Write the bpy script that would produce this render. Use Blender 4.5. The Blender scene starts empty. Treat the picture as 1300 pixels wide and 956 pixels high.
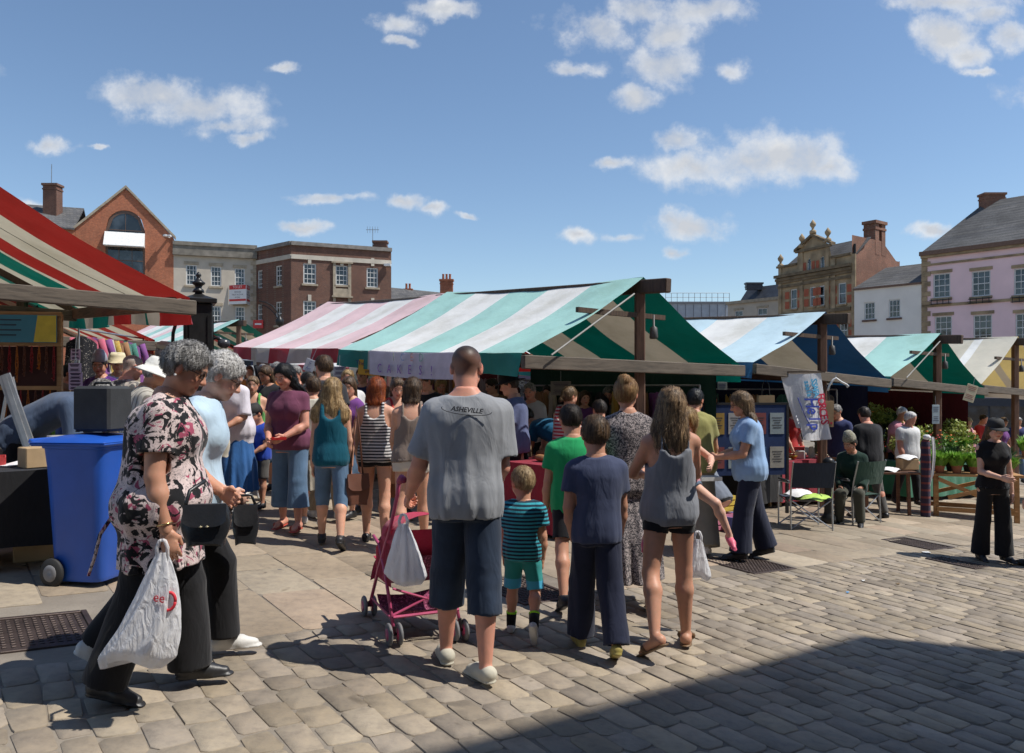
import bpy, math, random
import numpy as np
from mathutils import Vector, Matrix
random.seed(7); np.random.seed(7)
SC = bpy.context.scene
COL = SC.collection
# ---------------------------------------------------------------- measured from the photo
F = 1010.0; U0 = 650.0; V0 = 491.0; HC = 1.6; SL = 0.068
def gz(x, y=0.0): return -SL * x
def P(u, v, Y): return Vector(((u-U0)/F*Y, Y, HC-(v-V0)/F*Y))
def G(u, v):
    Y = HC*F/((v-V0)-SL*(u-U0)); X = (u-U0)/F*Y
    return Vector((X, Y, gz(X)))
def GX(u, Y):
    X = (u-U0)/F*Y
    return Vector((X, Y, gz(X)))
R = math.radians
def s2l(c):
    out = []
    for x in c:
        x = x/255.0
        out.append(x/12.92 if x <= .04045 else ((x+.055)/1.055)**2.4)
    return tuple(out)

# ---------------------------------------------------------------- objects
def tag(o, label=None, cat=None, group=None, kind=None):
    if label: o['label'] = label
    if cat: o['category'] = cat
    if group: o['group'] = group
    if kind: o['kind'] = kind
    return o
def thing(name, label, cat, loc=(0, 0, 0), rz=0.0, group=None):
    o = bpy.data.objects.new(name, None); COL.objects.link(o)
    o.location = loc; o.rotation_euler = (0, 0, rz); o.empty_display_size = .1
    return tag(o, label, cat, group)
def copy_tree(o, parent=None):
    c = o.copy(); COL.objects.link(c); c.parent = parent
    for ch in list(o.children): copy_tree(ch, c)
    return c

class MB:
    """collects geometry, links it as one mesh"""
    def __init__(s): s.v = []; s.f = []; s.m = []; s.mi = 0; s.uv = None
    def add(s, vs, fs):
        b = len(s.v); s.v += [tuple(v) for v in vs]
        for f in fs: s.f.append(tuple(i+b for i in f)); s.m.append(s.mi)
        return s
    def box(s, c, d, rz=0.0, M=None, bev=0.0):
        x, y, z = d[0]/2, d[1]/2, d[2]/2
        if bev <= 0:
            vs = [(-x,-y,-z),(x,-y,-z),(x,y,-z),(-x,y,-z),(-x,-y,z),(x,-y,z),(x,y,z),(-x,y,z)]
            fs = [(0,3,2,1),(4,5,6,7),(0,1,5,4),(1,2,6,5),(2,3,7,6),(3,0,4,7)]
        else:
            b = min(bev, x*.8, y*.8, z*.8); vs = []; fs = []
            def ring(ix, iy, zz):
                o = len(vs)
                vs.extend([(-ix,-iy+b,zz),(-ix+b,-iy,zz),(ix-b,-iy,zz),(ix,-iy+b,zz),(ix,iy-b,zz),(ix-b,iy,zz),(-ix+b,iy,zz),(-ix,iy-b,zz)]); return o
            r = [ring(x-b,y-b,-z), ring(x,y,-z+b), ring(x,y,z-b), ring(x-b,y-b,z)]
            fs.append(tuple(reversed(range(r[0], r[0]+8)))); fs.append(tuple(range(r[3], r[3]+8)))
            for k in range(3):
                for i in range(8):
                    j = (i+1) % 8; fs.append((r[k]+i, r[k]+j, r[k+1]+j, r[k+1]+i))
        m = Matrix.Rotation(rz, 3, 'Z') if M is None else M
        c = Vector(c)
        return s.add([m @ Vector(v) + c for v in vs], fs)
    def beam(s, a, b, w, h, bev=0.0, up=(0, 0, 1)):
        a = Vector(a); b = Vector(b); d = b-a; L = d.length; d.normalize()
        upv = Vector(up)
        if abs(d.dot(upv)) > .98: upv = Vector((0, 1, 0))
        y = upv.cross(d).normalized(); z = d.cross(y)
        M = Matrix((d, y, z)).transposed()
        return s.box((a+b)/2, (L, w, h), M=M, bev=bev)
    def tube(s, pts, r, n=8, caps=True):
        pts = [Vector(p) for p in pts]; k = len(pts)
        rs = r if isinstance(r, (list, tuple)) else [r]*k
        vs = []; fs = []; prev = None
        for i, p in enumerate(pts):
            t = (pts[min(i+1, k-1)]-pts[max(i-1, 0)])
            if t.length < 1e-7: t = Vector((0, 0, 1))
            t.normalize()
            if prev is None:
                a = Vector((0, 0, 1)) if abs(t.z) < .9 else Vector((1, 0, 0))
                x = t.cross(a).normalized()
            else:
                x = (prev - t*prev.dot(t)).normalized()
            prev = x; y = t.cross(x)
            for j in range(n):
                an = 2*math.pi*j/n
                vs.append(p + (x*math.cos(an)+y*math.sin(an))*rs[i])
        for i in range(k-1):
            for j in range(n):
                j2 = (j+1) % n
                fs.append((i*n+j, i*n+j2, (i+1)*n+j2, (i+1)*n+j))
        if caps:
            fs.append(tuple(reversed(range(n)))); fs.append(tuple(range((k-1)*n, k*n)))
        return s.add(vs, fs)
    def lathe(s, prof, c=(0, 0, 0), n=16, M=None):
        vs = []; fs = []; c = Vector(c); k = len(prof)
        for r, z in prof:
            for j in range(n):
                a = 2*math.pi*j/n; v = Vector((r*math.cos(a), r*math.sin(a), z))
                vs.append((M @ v if M else v)+c)
        for i in range(k-1):
            for j in range(n):
                j2 = (j+1) % n; fs.append((i*n+j, i*n+j2, (i+1)*n+j2, (i+1)*n+j))
        fs.append(tuple(reversed(range(n)))); fs.append(tuple(range((k-1)*n, k*n)))
        return s.add(vs, fs)
    def prism(s, poly, y0, y1, plane='xz'):
        n = len(poly); vs = []
        for y in (y0, y1):
            for a, b in poly:
                vs.append((a, y, b) if plane == 'xz' else ((a, b, y) if plane == 'xy' else (y, a, b)))
        fs = [tuple(range(n)), tuple(reversed(range(n, 2*n)))]
        for i in range(n):
            j = (i+1) % n; fs.append((i, i+n, j+n, j))
        return s.add(vs, fs)
    def grid(s, fn, nu, nv):
        vs = [fn(i/nu, j/nv) for j in range(nv+1) for i in range(nu+1)]
        fs = [(j*(nu+1)+i, j*(nu+1)+i+1, (j+1)*(nu+1)+i+1, (j+1)*(nu+1)+i) for j in range(nv) for i in range(nu)]
        return s.add(vs, fs)
    def build(s, name, mats, parent=None, smooth=False, loc=None, col=None):
        me = bpy.data.meshes.new(name)
        me.from_pydata([tuple(v) for v in s.v], [], s.f)
        if not isinstance(mats, (list, tuple)): mats = [mats]
        for m in mats: me.materials.append(m)
        if len(mats) > 1: me.polygons.foreach_set('material_index', s.m)
        if smooth: me.polygons.foreach_set('use_smooth', [True]*len(me.polygons))
        if col is not None:
            at = me.color_attributes.new('Col', 'FLOAT_COLOR', 'POINT')
            at.data.foreach_set('color', np.asarray(col, dtype=np.float32).ravel())
        me.update()
        o = bpy.data.objects.new(name, me); COL.objects.link(o)
        if parent: o.parent = parent
        if loc: o.location = loc
        return o
def bend_normals(o):
    """auto-smooth by angle without operators"""
    me = o.data
    me.polygons.foreach_set('use_smooth', [True]*len(me.polygons))
    me.set_sharp_from_angle(angle=R(35))
    return o

# ---------------------------------------------------------------- materials
_M = {}
def _nt(name):
    m = bpy.data.materials.new(name); m.use_nodes = True
    nt = m.node_tree; nt.nodes.clear()
    out = nt.nodes.new('ShaderNodeOutputMaterial')
    return m, nt, out
def N(nt, t, **kw):
    n = nt.nodes.new(t)
    for k, v in kw.items():
        if k.startswith('i_'): n.inputs[k[2:].replace('_', ' ')].default_value = v
        else: setattr(n, k, v)
    return n
def ramp(nt, stops, interp='LINEAR'):
    r = nt.nodes.new('ShaderNodeValToRGB'); cr = r.color_ramp; cr.interpolation = interp
    while len(cr.elements) > 1: cr.elements.remove(cr.elements[-1])
    cr.elements[0].position = stops[0][0]; cr.elements[0].color = (*stops[0][1], 1)
    for p, c in stops[1:]:
        e = cr.elements.new(p); e.color = (*c, 1)
    return r
def mixc(nt, a, b, fac, mode='MIX'):
    n = nt.nodes.new('ShaderNodeMix'); n.data_type = 'RGBA'; n.blend_type = mode
    L = nt.links
    for sock, val in ((n.inputs[0], fac), (n.inputs[6], a), (n.inputs[7], b)):
        if hasattr(val, 'default_value') or hasattr(val, 'links'): L.new(val, sock)
        elif isinstance(val, (int, float)): sock.default_value = val
        else: sock.default_value = (*val[:3], 1)
    return n.outputs[2]
def mapping(nt, coord='Object', scale=(1, 1, 1), rot=(0, 0, 0), loc=(0, 0, 0)):
    tc = nt.nodes.new('ShaderNodeTexCoord'); mp = nt.nodes.new('ShaderNodeMapping')
    mp.inputs['Scale'].default_value = scale; mp.inputs['Rotation'].default_value = rot; mp.inputs['Location'].default_value = loc
    nt.links.new(tc.outputs[coord], mp.inputs['Vector']); return mp.outputs[0]
def noise(nt, vec, sc, det=4, rough=.55, dist=0):
    n = nt.nodes.new('ShaderNodeTexNoise'); n.inputs['Scale'].default_value = sc
    n.inputs['Detail'].default_value = det; n.inputs['Roughness'].default_value = rough; n.inputs['Distortion'].default_value = dist
    nt.links.new(vec, n.inputs['Vector']); return n
def bump(nt, h, strength=.3, dist=.01, prev=None):
    b = nt.nodes.new('ShaderNodeBump'); b.inputs['Strength'].default_value = strength; b.inputs['Distance'].default_value = dist
    nt.links.new(h, b.inputs['Height'])
    if prev: nt.links.new(prev, b.inputs['Normal'])
    return b.outputs[0]
def scl(c, k): return tuple(min(1, x*k) for x in c)

def plain(name, col, rough=.6, var=.15, nscale=8, bmp=.15, metal=0, spec=.5, bscale=60, stretch=(1, 1, 1)):
    """painted / plastic / metal surface with uneven colour and roughness"""
    key = ('plain', name)
    if key in _M: return _M[key]
    m, nt, out = _nt(name); L = nt.links
    b = N(nt, 'ShaderNodeBsdfPrincipled'); b.inputs['Metallic'].default_value = metal
    b.inputs['Specular IOR Level'].default_value = spec
    v = mapping(nt, scale=stretch)
    n1 = noise(nt, v, nscale, 5)
    r = ramp(nt, [(.3, scl(col, 1-var)), (.7, scl(col, 1+var))]); L.new(n1.outputs[0], r.inputs[0])
    L.new(r.outputs[0], b.inputs['Base Color'])
    rr = N(nt, 'ShaderNodeMapRange'); rr.inputs[3].default_value = max(0.02, rough-.1); rr.inputs[4].default_value = min(1, rough+.1)
    n2 = noise(nt, v, nscale*3, 3); L.new(n2.outputs[0], rr.inputs[0]); L.new(rr.outputs[0], b.inputs['Roughness'])
    if bmp > 0:
        n3 = noise(nt, v, bscale, 4); L.new(bump(nt, n3.outputs[0], bmp, .004), b.inputs['Normal'])
    L.new(b.outputs[0], out.inputs[0]); _M[key] = m
    return m
def wood(name, col, dark=None, rough=.75, axis=0, sc=1.0, rot=None):
    key = ('wood', name, axis, rot)
    if key in _M: return _M[key]
    m, nt, out = _nt(name); L = nt.links
    dark = dark or scl(col, .45)
    b = N(nt, 'ShaderNodeBsdfPrincipled')
    s = [14*sc, 14*sc, 14*sc]; s[axis] = 1.2*sc
    v = mapping(nt, scale=tuple(s))
    if rot is not None:
        m1 = mapping(nt, rot=(0, 0, -rot)); m2 = N(nt, 'ShaderNodeMapping'); m2.inputs['Scale'].default_value = tuple(s); L.new(m1, m2.inputs[0]); v = m2.outputs[0]
    n1 = noise(nt, v, 2.2, 8, .65, .6)
    v2 = mapping(nt); n2 = noise(nt, v2, 1.7, 3)
    r = ramp(nt, [(.3, dark), (.52, col), (.75, scl(col, 1.25))]); L.new(n1.outputs[0], r.inputs[0])
    c = mixc(nt, r.outputs[0], scl(col, .55), n2.outputs[0], 'MIX')
    rr = ramp(nt, [(.45, (0, 0, 0)), (.7, (.6, .6, .6))]); L.new(n2.outputs[0], rr.inputs[0])
    c = mixc(nt, r.outputs[0], scl(col, .5), rr.outputs[0])
    L.new(c, b.inputs['Base Color']); b.inputs['Roughness'].default_value = rough
    L.new(bump(nt, n1.outputs[0], .5, .006), b.inputs['Normal'])
    L.new(b.outputs[0], out.inputs[0]); _M[key] = m
    return m
def fabric(name, col, pattern=None, var=.12, rough=.9, bmp=.25, weave=400, sheen=.15, trans=0.0, folds=7):
    key = ('fab', name)
    if key in _M: return _M[key]
    m, nt, out = _nt(name); L = nt.links
    b = N(nt, 'ShaderNodeBsdfPrincipled'); b.inputs['Roughness'].default_value = rough
    b.inputs['Specular IOR Level'].default_value = .2
    b.inputs['Sheen Weight'].default_value = sheen; b.inputs['Sheen Roughness'].default_value = .5
    v = mapping(nt)
    n1 = noise(nt, v, 5, 5, .6)
    r = ramp(nt, [(.3, scl(col, 1-var)), (.7, scl(col, 1+var))]); L.new(n1.outputs[0], r.inputs[0])
    c = r.outputs[0]
    if pattern: c = pattern(nt, v, c)
    L.new(c, b.inputs['Base Color'])
    vf = mapping(nt, scale=(1.6, 1.6, .55)); nf = noise(nt, vf, folds, 3, .5, .8)
    nrm = bump(nt, nf.outputs[0], min(1, bmp*2.2), .02)
    nw = noise(nt, v, weave, 2, .6); nrm = bump(nt, nw.outputs[0], bmp*.6, .0012, nrm)
    L.new(nrm, b.inputs['Normal'])
    sh = b.outputs[0]
    if trans > 0:
        t = N(nt, 'ShaderNodeBsdfTranslucent'); L.new(c, t.inputs[0])
        mx = N(nt, 'ShaderNodeMixShader'); mx.inputs[0].default_value = trans
        L.new(sh, mx.inputs[1]); L.new(t.outputs[0], mx.inputs[2]); sh = mx.outputs[0]
    L.new(sh, out.inputs[0]); _M[key] = m
    return m
def pat_stripes(c2, freq, duty=.5, axis=2, edge=.02, phase=0.0):
    def f(nt, v, base):
        L = nt.links
        sp = N(nt, 'ShaderNodeSeparateXYZ'); L.new(v, sp.inputs[0])
        nz = noise(nt, v, 3, 2); ad = N(nt, 'ShaderNodeMath', operation='MULTIPLY_ADD')
        L.new(nz.outputs[0], ad.inputs[0]); ad.inputs[1].default_value = .012; L.new(sp.outputs[axis], ad.inputs[2])
        mu = N(nt, 'ShaderNodeMath', operation='MULTIPLY'); mu.inputs[1].default_value = freq; L.new(ad.outputs[0], mu.inputs[0])
        a2 = N(nt, 'ShaderNodeMath', operation='ADD'); a2.inputs[1].default_value = 100.0+phase; L.new(mu.outputs[0], a2.inputs[0])
        fr = N(nt, 'ShaderNodeMath', operation='FRACT'); L.new(a2.outputs[0], fr.inputs[0])
        r = ramp(nt, [(0, (0, 0, 0)), (duty-edge, (0, 0, 0)), (duty, (1, 1, 1)), (1-edge, (1, 1, 1)), (1, (0, 0, 0))]); L.new(fr.outputs[0], r.inputs[0])
        return mixc(nt, base, c2, r.outputs[0])
    return f
def pat_floral(c2, c3, sc=14):
    def f(nt, v, base):
        L = nt.links
        n1 = noise(nt, v, sc*.55, 3, .6, 2.2)
        r1 = ramp(nt, [(.5, (0, 0, 0)), (.525, (1, 1, 1))], 'LINEAR'); L.new(n1.outputs[0], r1.inputs[0])
        v2 = mapping(nt, loc=(5, 3, 1)); n2 = noise(nt, v2, sc*.75, 2, .5, 1.5)
        r2 = ramp(nt, [(.6, (0, 0, 0)), (.625, (1, 1, 1))]); L.new(n2.outputs[0], r2.inputs[0])
        v3 = mapping(nt, loc=(1, 7, 4)); n3 = noise(nt, v3, sc*1.4, 2, .5, 3)
        r3 = ramp(nt, [(.48, (0, 0, 0)), (.5, (1, 1, 1)), (.53, (1, 1, 1)), (.55, (0, 0, 0))]); L.new(n3.outputs[0], r3.inputs[0])
        a = mixc(nt, base, scl(base_grey, 1), r3.outputs[0])
        a = mixc(nt, a, c3, r2.outputs[0])
        return mixc(nt, a, c2, r1.outputs[0])
    base_grey = (.33, .27, .27)
    return f
def pat_speckle(c2, sc=60, thr=.5):
    def f(nt, v, base):
        L = nt.links
        n1 = noise(nt, v, sc, 3, .6, 1.5)
        r1 = ramp(nt, [(thr, (0, 0, 0)), (thr+.03, (1, 1, 1))]); L.new(n1.outputs[0], r1.inputs[0])
        return mixc(nt, base, c2, r1.outputs[0])
    return f
def pat_bands(stops):
    """bands by height in the thing's own frame: [(z, colour)...]"""
    def f(nt, v, base):
        L = nt.links
        sp = N(nt, 'ShaderNodeSeparateXYZ'); L.new(v, sp.inputs[0])
        st = [(min(1, max(0, z/2.0)), c) for z, c in stops]
        r = ramp(nt, st, 'CONSTANT'); dv = N(nt, 'ShaderNodeMath', operation='MULTIPLY'); dv.inputs[1].default_value = .5
        L.new(sp.outputs[2], dv.inputs[0]); L.new(dv.outputs[0], r.inputs[0])
        return r.outputs[0]
    return f
def attr_mat(name, rough=.6, sss=0.0, bmp=.1, bscale=200, spec=.4, colvar=.08):
    key = ('attr', name)
    if key in _M: return _M[key]
    m, nt, out = _nt(name); L = nt.links
    b = N(nt, 'ShaderNodeBsdfPrincipled'); b.inputs['Roughness'].default_value = rough; b.inputs['Specular IOR Level'].default_value = spec
    a = N(nt, 'ShaderNodeVertexColor'); a.layer_name = 'Col'
    v = mapping(nt); n1 = noise(nt, v, 25, 5, .6)
    r = ramp(nt, [(.3, (1-colvar,)*3), (.7, (1+colvar, 1, 1))]); L.new(n1.outputs[0], r.inputs[0])
    c = mixc(nt, a.outputs[0], r.outputs[0], 1.0, 'MULTIPLY')
    L.new(c, b.inputs['Base Color'])
    if sss:
        b.inputs['Subsurface Weight'].default_value = sss; b.inputs['Subsurface Radius'].default_value = (.8, .35, .2); b.inputs['Subsurface Scale'].default_value = .006
    n3 = noise(nt, v, bscale, 3); L.new(bump(nt, n3.outputs[0], bmp, .002), b.inputs['Normal'])
    L.new(b.outputs[0], out.inputs[0]); _M[key] = m
    return m
def hairmat(name, c1, c2, rough=.5):
    key = ('hair', name)
    if key in _M: return _M[key]
    m, nt, out = _nt(name); L = nt.links
    b = N(nt, 'ShaderNodeBsdfPrincipled'); b.inputs['Roughness'].default_value = rough; b.inputs['Specular IOR Level'].default_value = .35
    v = mapping(nt, scale=(1, 1, .14)); n1 = noise(nt, v, 70, 4, .65, .6); n2 = noise(nt, mapping(nt), 9, 3)
    r = ramp(nt, [(.30, scl(c1, .75)), (.46, scl(c1, 1.25)), (.62, scl(c2, 1.12))]); L.new(n1.outputs[0], r.inputs[0])
    r2 = ramp(nt, [(.35, (.7,)*3), (.65, (1.15, 1.15, 1.15))]); L.new(n2.outputs[0], r2.inputs[0])
    L.new(mixc(nt, r.outputs[0], r2.outputs[0], 1.0, 'MULTIPLY'), b.inputs['Base Color'])
    L.new(bump(nt, n1.outputs[0], .7, .006), b.inputs['Normal'])
    L.new(b.outputs[0], out.inputs[0]); _M[key] = m
    return m
def glassmat(name='window glass', col=(.02, .025, .03), rough=.06):
    key = ('glass', name)
    if key in _M: return _M[key]
    m, nt, out = _nt(name); L = nt.links
    b = N(nt, 'ShaderNodeBsdfPrincipled'); b.inputs['Roughness'].default_value = rough; b.inputs['Specular IOR Level'].default_value = .8
    v = mapping(nt); n = noise(nt, v, 1.1, 2); r = ramp(nt, [(.4, scl(col, .5)), (.62, scl(col, 2.4))]); L.new(n.outputs[0], r.inputs[0])
    L.new(r.outputs[0], b.inputs['Base Color'])
    n2 = noise(nt, v, .9, 2); L.new(bump(nt, n2.outputs[0], .25, .05), b.inputs['Normal'])
    L.new(b.outputs[0], out.inputs[0]); _M[key] = m
    return m
def brickmat(name, c1, c2, mortar, bw=.225, bh=.075, ms=.012, bmp=.4, stain=.3, plane='xz'):
    key = ('brick', name)
    if key in _M: return _M[key]
    m, nt, out = _nt(name); L = nt.links
    b = N(nt, 'ShaderNodeBsdfPrincipled'); b.inputs['Roughness'].default_value = .88
    tc = N(nt, 'ShaderNodeTexCoord'); sp = N(nt, 'ShaderNodeSeparateXYZ'); L.new(tc.outputs['Object'], sp.inputs[0])
    ad = N(nt, 'ShaderNodeMath', operation='ADD'); L.new(sp.outputs[0], ad.inputs[0]); L.new(sp.outputs[1], ad.inputs[1])
    cb = N(nt, 'ShaderNodeCombineXYZ'); L.new(ad.outputs[0], cb.inputs[0]); L.new(sp.outputs[2], cb.inputs[1])
    br = N(nt, 'ShaderNodeTexBrick'); L.new(cb.outputs[0], br.inputs['Vector'])
    br.inputs['Scale'].default_value = 1; br.inputs['Brick Width'].default_value = bw; br.inputs['Row Height'].default_value = bh
    br.inputs['Mortar Size'].default_value = ms; br.inputs['Color1'].default_value = (*c1, 1); br.inputs['Color2'].default_value = (*c2, 1); br.inputs['Mortar'].default_value = (*mortar, 1)
    n1 = noise(nt, tc.outputs['Object'], .6, 6, .65); r = ramp(nt, [(.35, (1-stain,)*3), (.65, (1.12,)*3)]); L.new(n1.outputs[0], r.inputs[0])
    n2 = noise(nt, tc.outputs['Object'], 9, 3); r2 = ramp(nt, [(.3, (.8,)*3), (.7, (1.15,)*3)]); L.new(n2.outputs[0], r2.inputs[0])
    c = mixc(nt, mixc(nt, br.outputs[0], r.outputs[0], 1.0, 'MULTIPLY'), r2.outputs[0], 1.0, 'MULTIPLY')
    L.new(c, b.inputs['Base Color']); L.new(bump(nt, br.outputs['Fac'], -bmp, .02), b.inputs['Normal'])
    L.new(b.outputs[0], out.inputs[0]); _M[key] = m
    return m
def text(s, size, M, mat, name, parent, ext=.001, shear=0, align='CENTER', sx=1.0, bold=0.0):
    """lettering as a real raised mesh; M places it (x reading direction, y up)"""
    c = bpy.data.curves.new(name, 'FONT'); c.body = s; c.size = size; c.extrude = ext; c.align_x = align; c.align_y = 'CENTER'; c.shear = shear; c.offset = bold
    c.resolution_u = 2
    o = bpy.data.objects.new(name, c); COL.objects.link(o)
    dg = bpy.context.evaluated_depsgraph_get(); me = bpy.data.meshes.new_from_object(o.evaluated_get(dg))
    bpy.data.objects.remove(o); bpy.data.curves.remove(c)
    S = Matrix.Diagonal((sx, 1, 1, 1)); me.transform(M @ S); me.materials.clear(); me.materials.append(mat)
    ob = bpy.data.objects.new(name, me); COL.objects.link(ob); ob.parent = parent
    return ob
def frame_M(o, x, y):
    """matrix with origin o, x axis x, y axis y"""
    x = Vector(x).normalized(); y = Vector(y).normalized(); z = x.cross(y).normalized(); y = z.cross(x)
    M = Matrix((x, y, z)).transposed().to_4x4(); M.translation = Vector(o); return M

C = dict(white=(.78, .78, .76), black=(.012, .012, .013), red=(.42, .03, .03))
# ================================================================ solid bodies grown from smooth-blended fields
def npv(v): return np.array(v, dtype=np.float64)
class Prim:
    k = .02; op = 1; cuts = ()
    def ev(s, p):
        d = s.dist(p)
        for pt, n in s.cuts: d = np.maximum(d, (p-npv(pt)) @ npv(n))
        return d
class Cone(Prim):
    def __init__(s, a, b, ra, rb, k=.02, op=1, flat=None, cutb=False, cuta=False):
        s.a = npv(a); s.b = npv(b); s.ra = ra; s.rb = rb; s.k = k; s.op = op; s.flat = flat
        d = s.b-s.a; n = d/(np.linalg.norm(d)+1e-9); s.cuts = []
        if cutb: s.cuts.append((s.b, n))
        if cuta: s.cuts.append((s.a, -n))
        r = max(ra, rb)*1.02; s.lo = np.minimum(s.a, s.b)-r; s.hi = np.maximum(s.a, s.b)+r
    def dist(s, p):
        q = p-s.a; ba = s.b-s.a
        if s.flat is not None:
            n, f = s.flat; n = npv(n); n = n/np.linalg.norm(n)
            q = q + (q @ n)[..., None]*n*(1/f-1)
            ba = ba + (ba @ n)*n*(1/f-1)
        L = ba @ ba+1e-12; t = np.clip((q @ ba)/L, 0, 1)
        d = np.linalg.norm(q-t[..., None]*ba, axis=-1)-(s.ra+(s.rb-s.ra)*t)
        return d*(s.flat[1]*.5+.5 if s.flat is not None else 1)
class Ell(Prim):
    def __init__(s, c, r, M=None, k=.02, op=1, cuts=()):
        s.c = npv(c); s.r = npv(r); s.M = np.eye(3) if M is None else M; s.k = k; s.op = op; s.cuts = list(cuts)
        m = np.abs(s.M) @ s.r; s.lo = s.c-m; s.hi = s.c+m
    def dist(s, p):
        q = (p-s.c) @ s.M
        kk = np.linalg.norm(q/s.r, axis=-1); k2 = np.linalg.norm(q/(s.r*s.r), axis=-1)+1e-9
        return kk*(kk-1)/k2
class Loft(Prim):
    """stack of ellipses along a frame's z: rows (z, cx, cy, w, d)"""
    def __init__(s, rows, o, M, k=.02, op=1, ex=2.2, wave=None):
        s.rows = npv(rows); s.o = npv(o); s.M = M; s.k = k; s.op = op; s.ex = ex; s.cuts = []; s.wave = wave
        r = s.rows; cs = []
        for z, cx, cy, w, d in r:
            for sx in (-1, 1):
                for sy in (-1, 1): cs.append(s.o + M @ npv((cx+sx*w, cy+sy*d, z)))
        cs = np.array(cs); s.lo = cs.min(0)-.02; s.hi = cs.max(0)+.02
        n = 60; zz = np.linspace(r[0, 0], r[-1, 0], n); s.zz = zz; c = [np.interp(zz, r[:, 0], r[:, i]) for i in range(1, 5)]
        for _ in range(3):
            for i in range(4):
                a = c[i].copy(); a[1:-1] = (c[i][:-2]+2*c[i][1:-1]+c[i][2:])/4; c[i] = a
        s.c = c
    def dist(s, p):
        q = (p-s.o) @ s.M; z = q[..., 2]
        cx, cy, w, d = [np.interp(z, s.zz, a) for a in s.c]
        x = (q[..., 0]-cx); y = (q[..., 1]-cy)
        if s.wave:
            an = np.arctan2(y/d, x/w); amp, nf, ph = s.wave
            tt = np.clip((s.zz[-1]-z)/(s.zz[-1]-s.zz[0]), 0, 1)
            g = 1+amp*tt*(np.sin(an*nf+ph)+.5*np.sin(an*(nf*1.6)+ph*2.1+z*6)); w = w*g; d = d*g
        e = s.ex
        kk = (np.abs(x/w)**e+np.abs(y/d)**e)**(1/e)
        dd = (kk-1)*np.minimum(w, d)
        return np.maximum(dd, np.maximum(s.zz[0]-z, z-s.zz[-1]))
def field_mesh(prims, h, noise=None):
    add = [p for p in prims if p.op > 0]
    lo = np.min([p.lo for p in add], 0)-2*h; hi = np.max([p.hi for p in add], 0)+2*h
    n = np.ceil((hi-lo)/h).astype(int)+1
    D = np.full(n, 1.0, dtype=np.float64)
    for p in prims:
        pad = p.k+2*h
        i0 = np.clip(np.floor((p.lo-pad-lo)/h).astype(int), 0, n); i1 = np.clip(np.ceil((p.hi+pad-lo)/h).astype(int)+1, 0, n)
        if np.any(i1 <= i0): continue
        ax = [lo[a]+h*np.arange(i0[a], i1[a]) for a in range(3)]
        g = np.stack(np.meshgrid(*ax, indexing='ij'), -1)
        d = p.ev(g); sl = tuple(slice(i0[a], i1[a]) for a in range(3)); o = D[sl]; k = p.k
        if p.op > 0:
            hh = np.clip(.5+.5*(o-d)/k, 0, 1); D[sl] = o*(1-hh)+d*hh-k*hh*(1-hh)
        else:
            d = -d; hh = np.clip(.5-.5*(o-d)/k, 0, 1); D[sl] = o*(1-hh)+d*hh+k*hh*(1-hh)
    return nets(D, lo, h)
def nets(D, lo, h):
    n = D.shape; ins = D < 0
    nc = (n[0]-1, n[1]-1, n[2]-1); tot = nc[0]*nc[1]*nc[2]
    cnt = np.zeros(tot); acc = np.zeros((tot, 3)); quads = []
    def cid(i, j, k): return (i*nc[1]+j)*nc[2]+k
    for a in range(3):
        s0 = [slice(None)]*3; s1 = [slice(None)]*3; s0[a] = slice(0, -1); s1[a] = slice(1, None)
        A = ins[tuple(s0)]; B = ins[tuple(s1)]; idx = np.argwhere(A != B)
        if len(idx) == 0: continue
        i, j, k = idx.T; e = np.zeros(3, int); e[a] = 1
        d0 = D[i, j, k]; d1 = D[i+e[0], j+e[1], k+e[2]]; t = d0/(d0-d1)
        pos = idx+t[:, None]*e
        b, c = [(1, 2), (2, 0), (0, 1)][a]
        cells = []
        ok = np.ones(len(idx), bool)
        for ob, oc in ((-1, -1), (0, -1), (0, 0), (-1, 0)):
            q = idx.copy(); q[:, b] += ob; q[:, c] += oc
            v = np.all((q >= 0) & (q < np.array(nc)), 1); ok &= v
            ids = cid(q[:, 0], q[:, 1], q[:, 2]); ids[~v] = 0; cells.append(ids)
            cnt += np.bincount(ids[v], minlength=tot)
            for w in range(3): acc[:, w] += np.bincount(ids[v], weights=pos[v, w], minlength=tot)
        Q = np.stack(cells, 1)[ok]; fl = A[i, j, k][ok]
        Q[~fl] = Q[~fl][:, ::-1]; quads.append(Q)
    used = cnt > 0; new = np.cumsum(used)-1
    V = acc[used]/cnt[used][:, None]*h+lo
    Fq = new[np.concatenate(quads)] if quads else np.zeros((0, 4), int)
    return V, Fq
def vnormals(V, Q):
    n = np.zeros_like(V); f = np.cross(V[Q[:, 2]]-V[Q[:, 0]], V[Q[:, 3]]-V[Q[:, 1]])
    for i in range(4): np.add.at(n, Q[:, i], f)
    return n/(np.linalg.norm(n, axis=1)[:, None]+1e-12)
def smooth(V, Q, it=1):
    for _ in range(it):
        a = np.zeros_like(V); c = np.zeros(len(V))
        for i in range(4):
            j = (i+1) % 4
            np.add.at(a, Q[:, i], V[Q[:, j]]); np.add.at(c, Q[:, i], 1)
            np.add.at(a, Q[:, j], V[Q[:, i]]); np.add.at(c, Q[:, j], 1)
        V = .5*V+.5*a/np.maximum(c, 1)[:, None]
    return V
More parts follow.
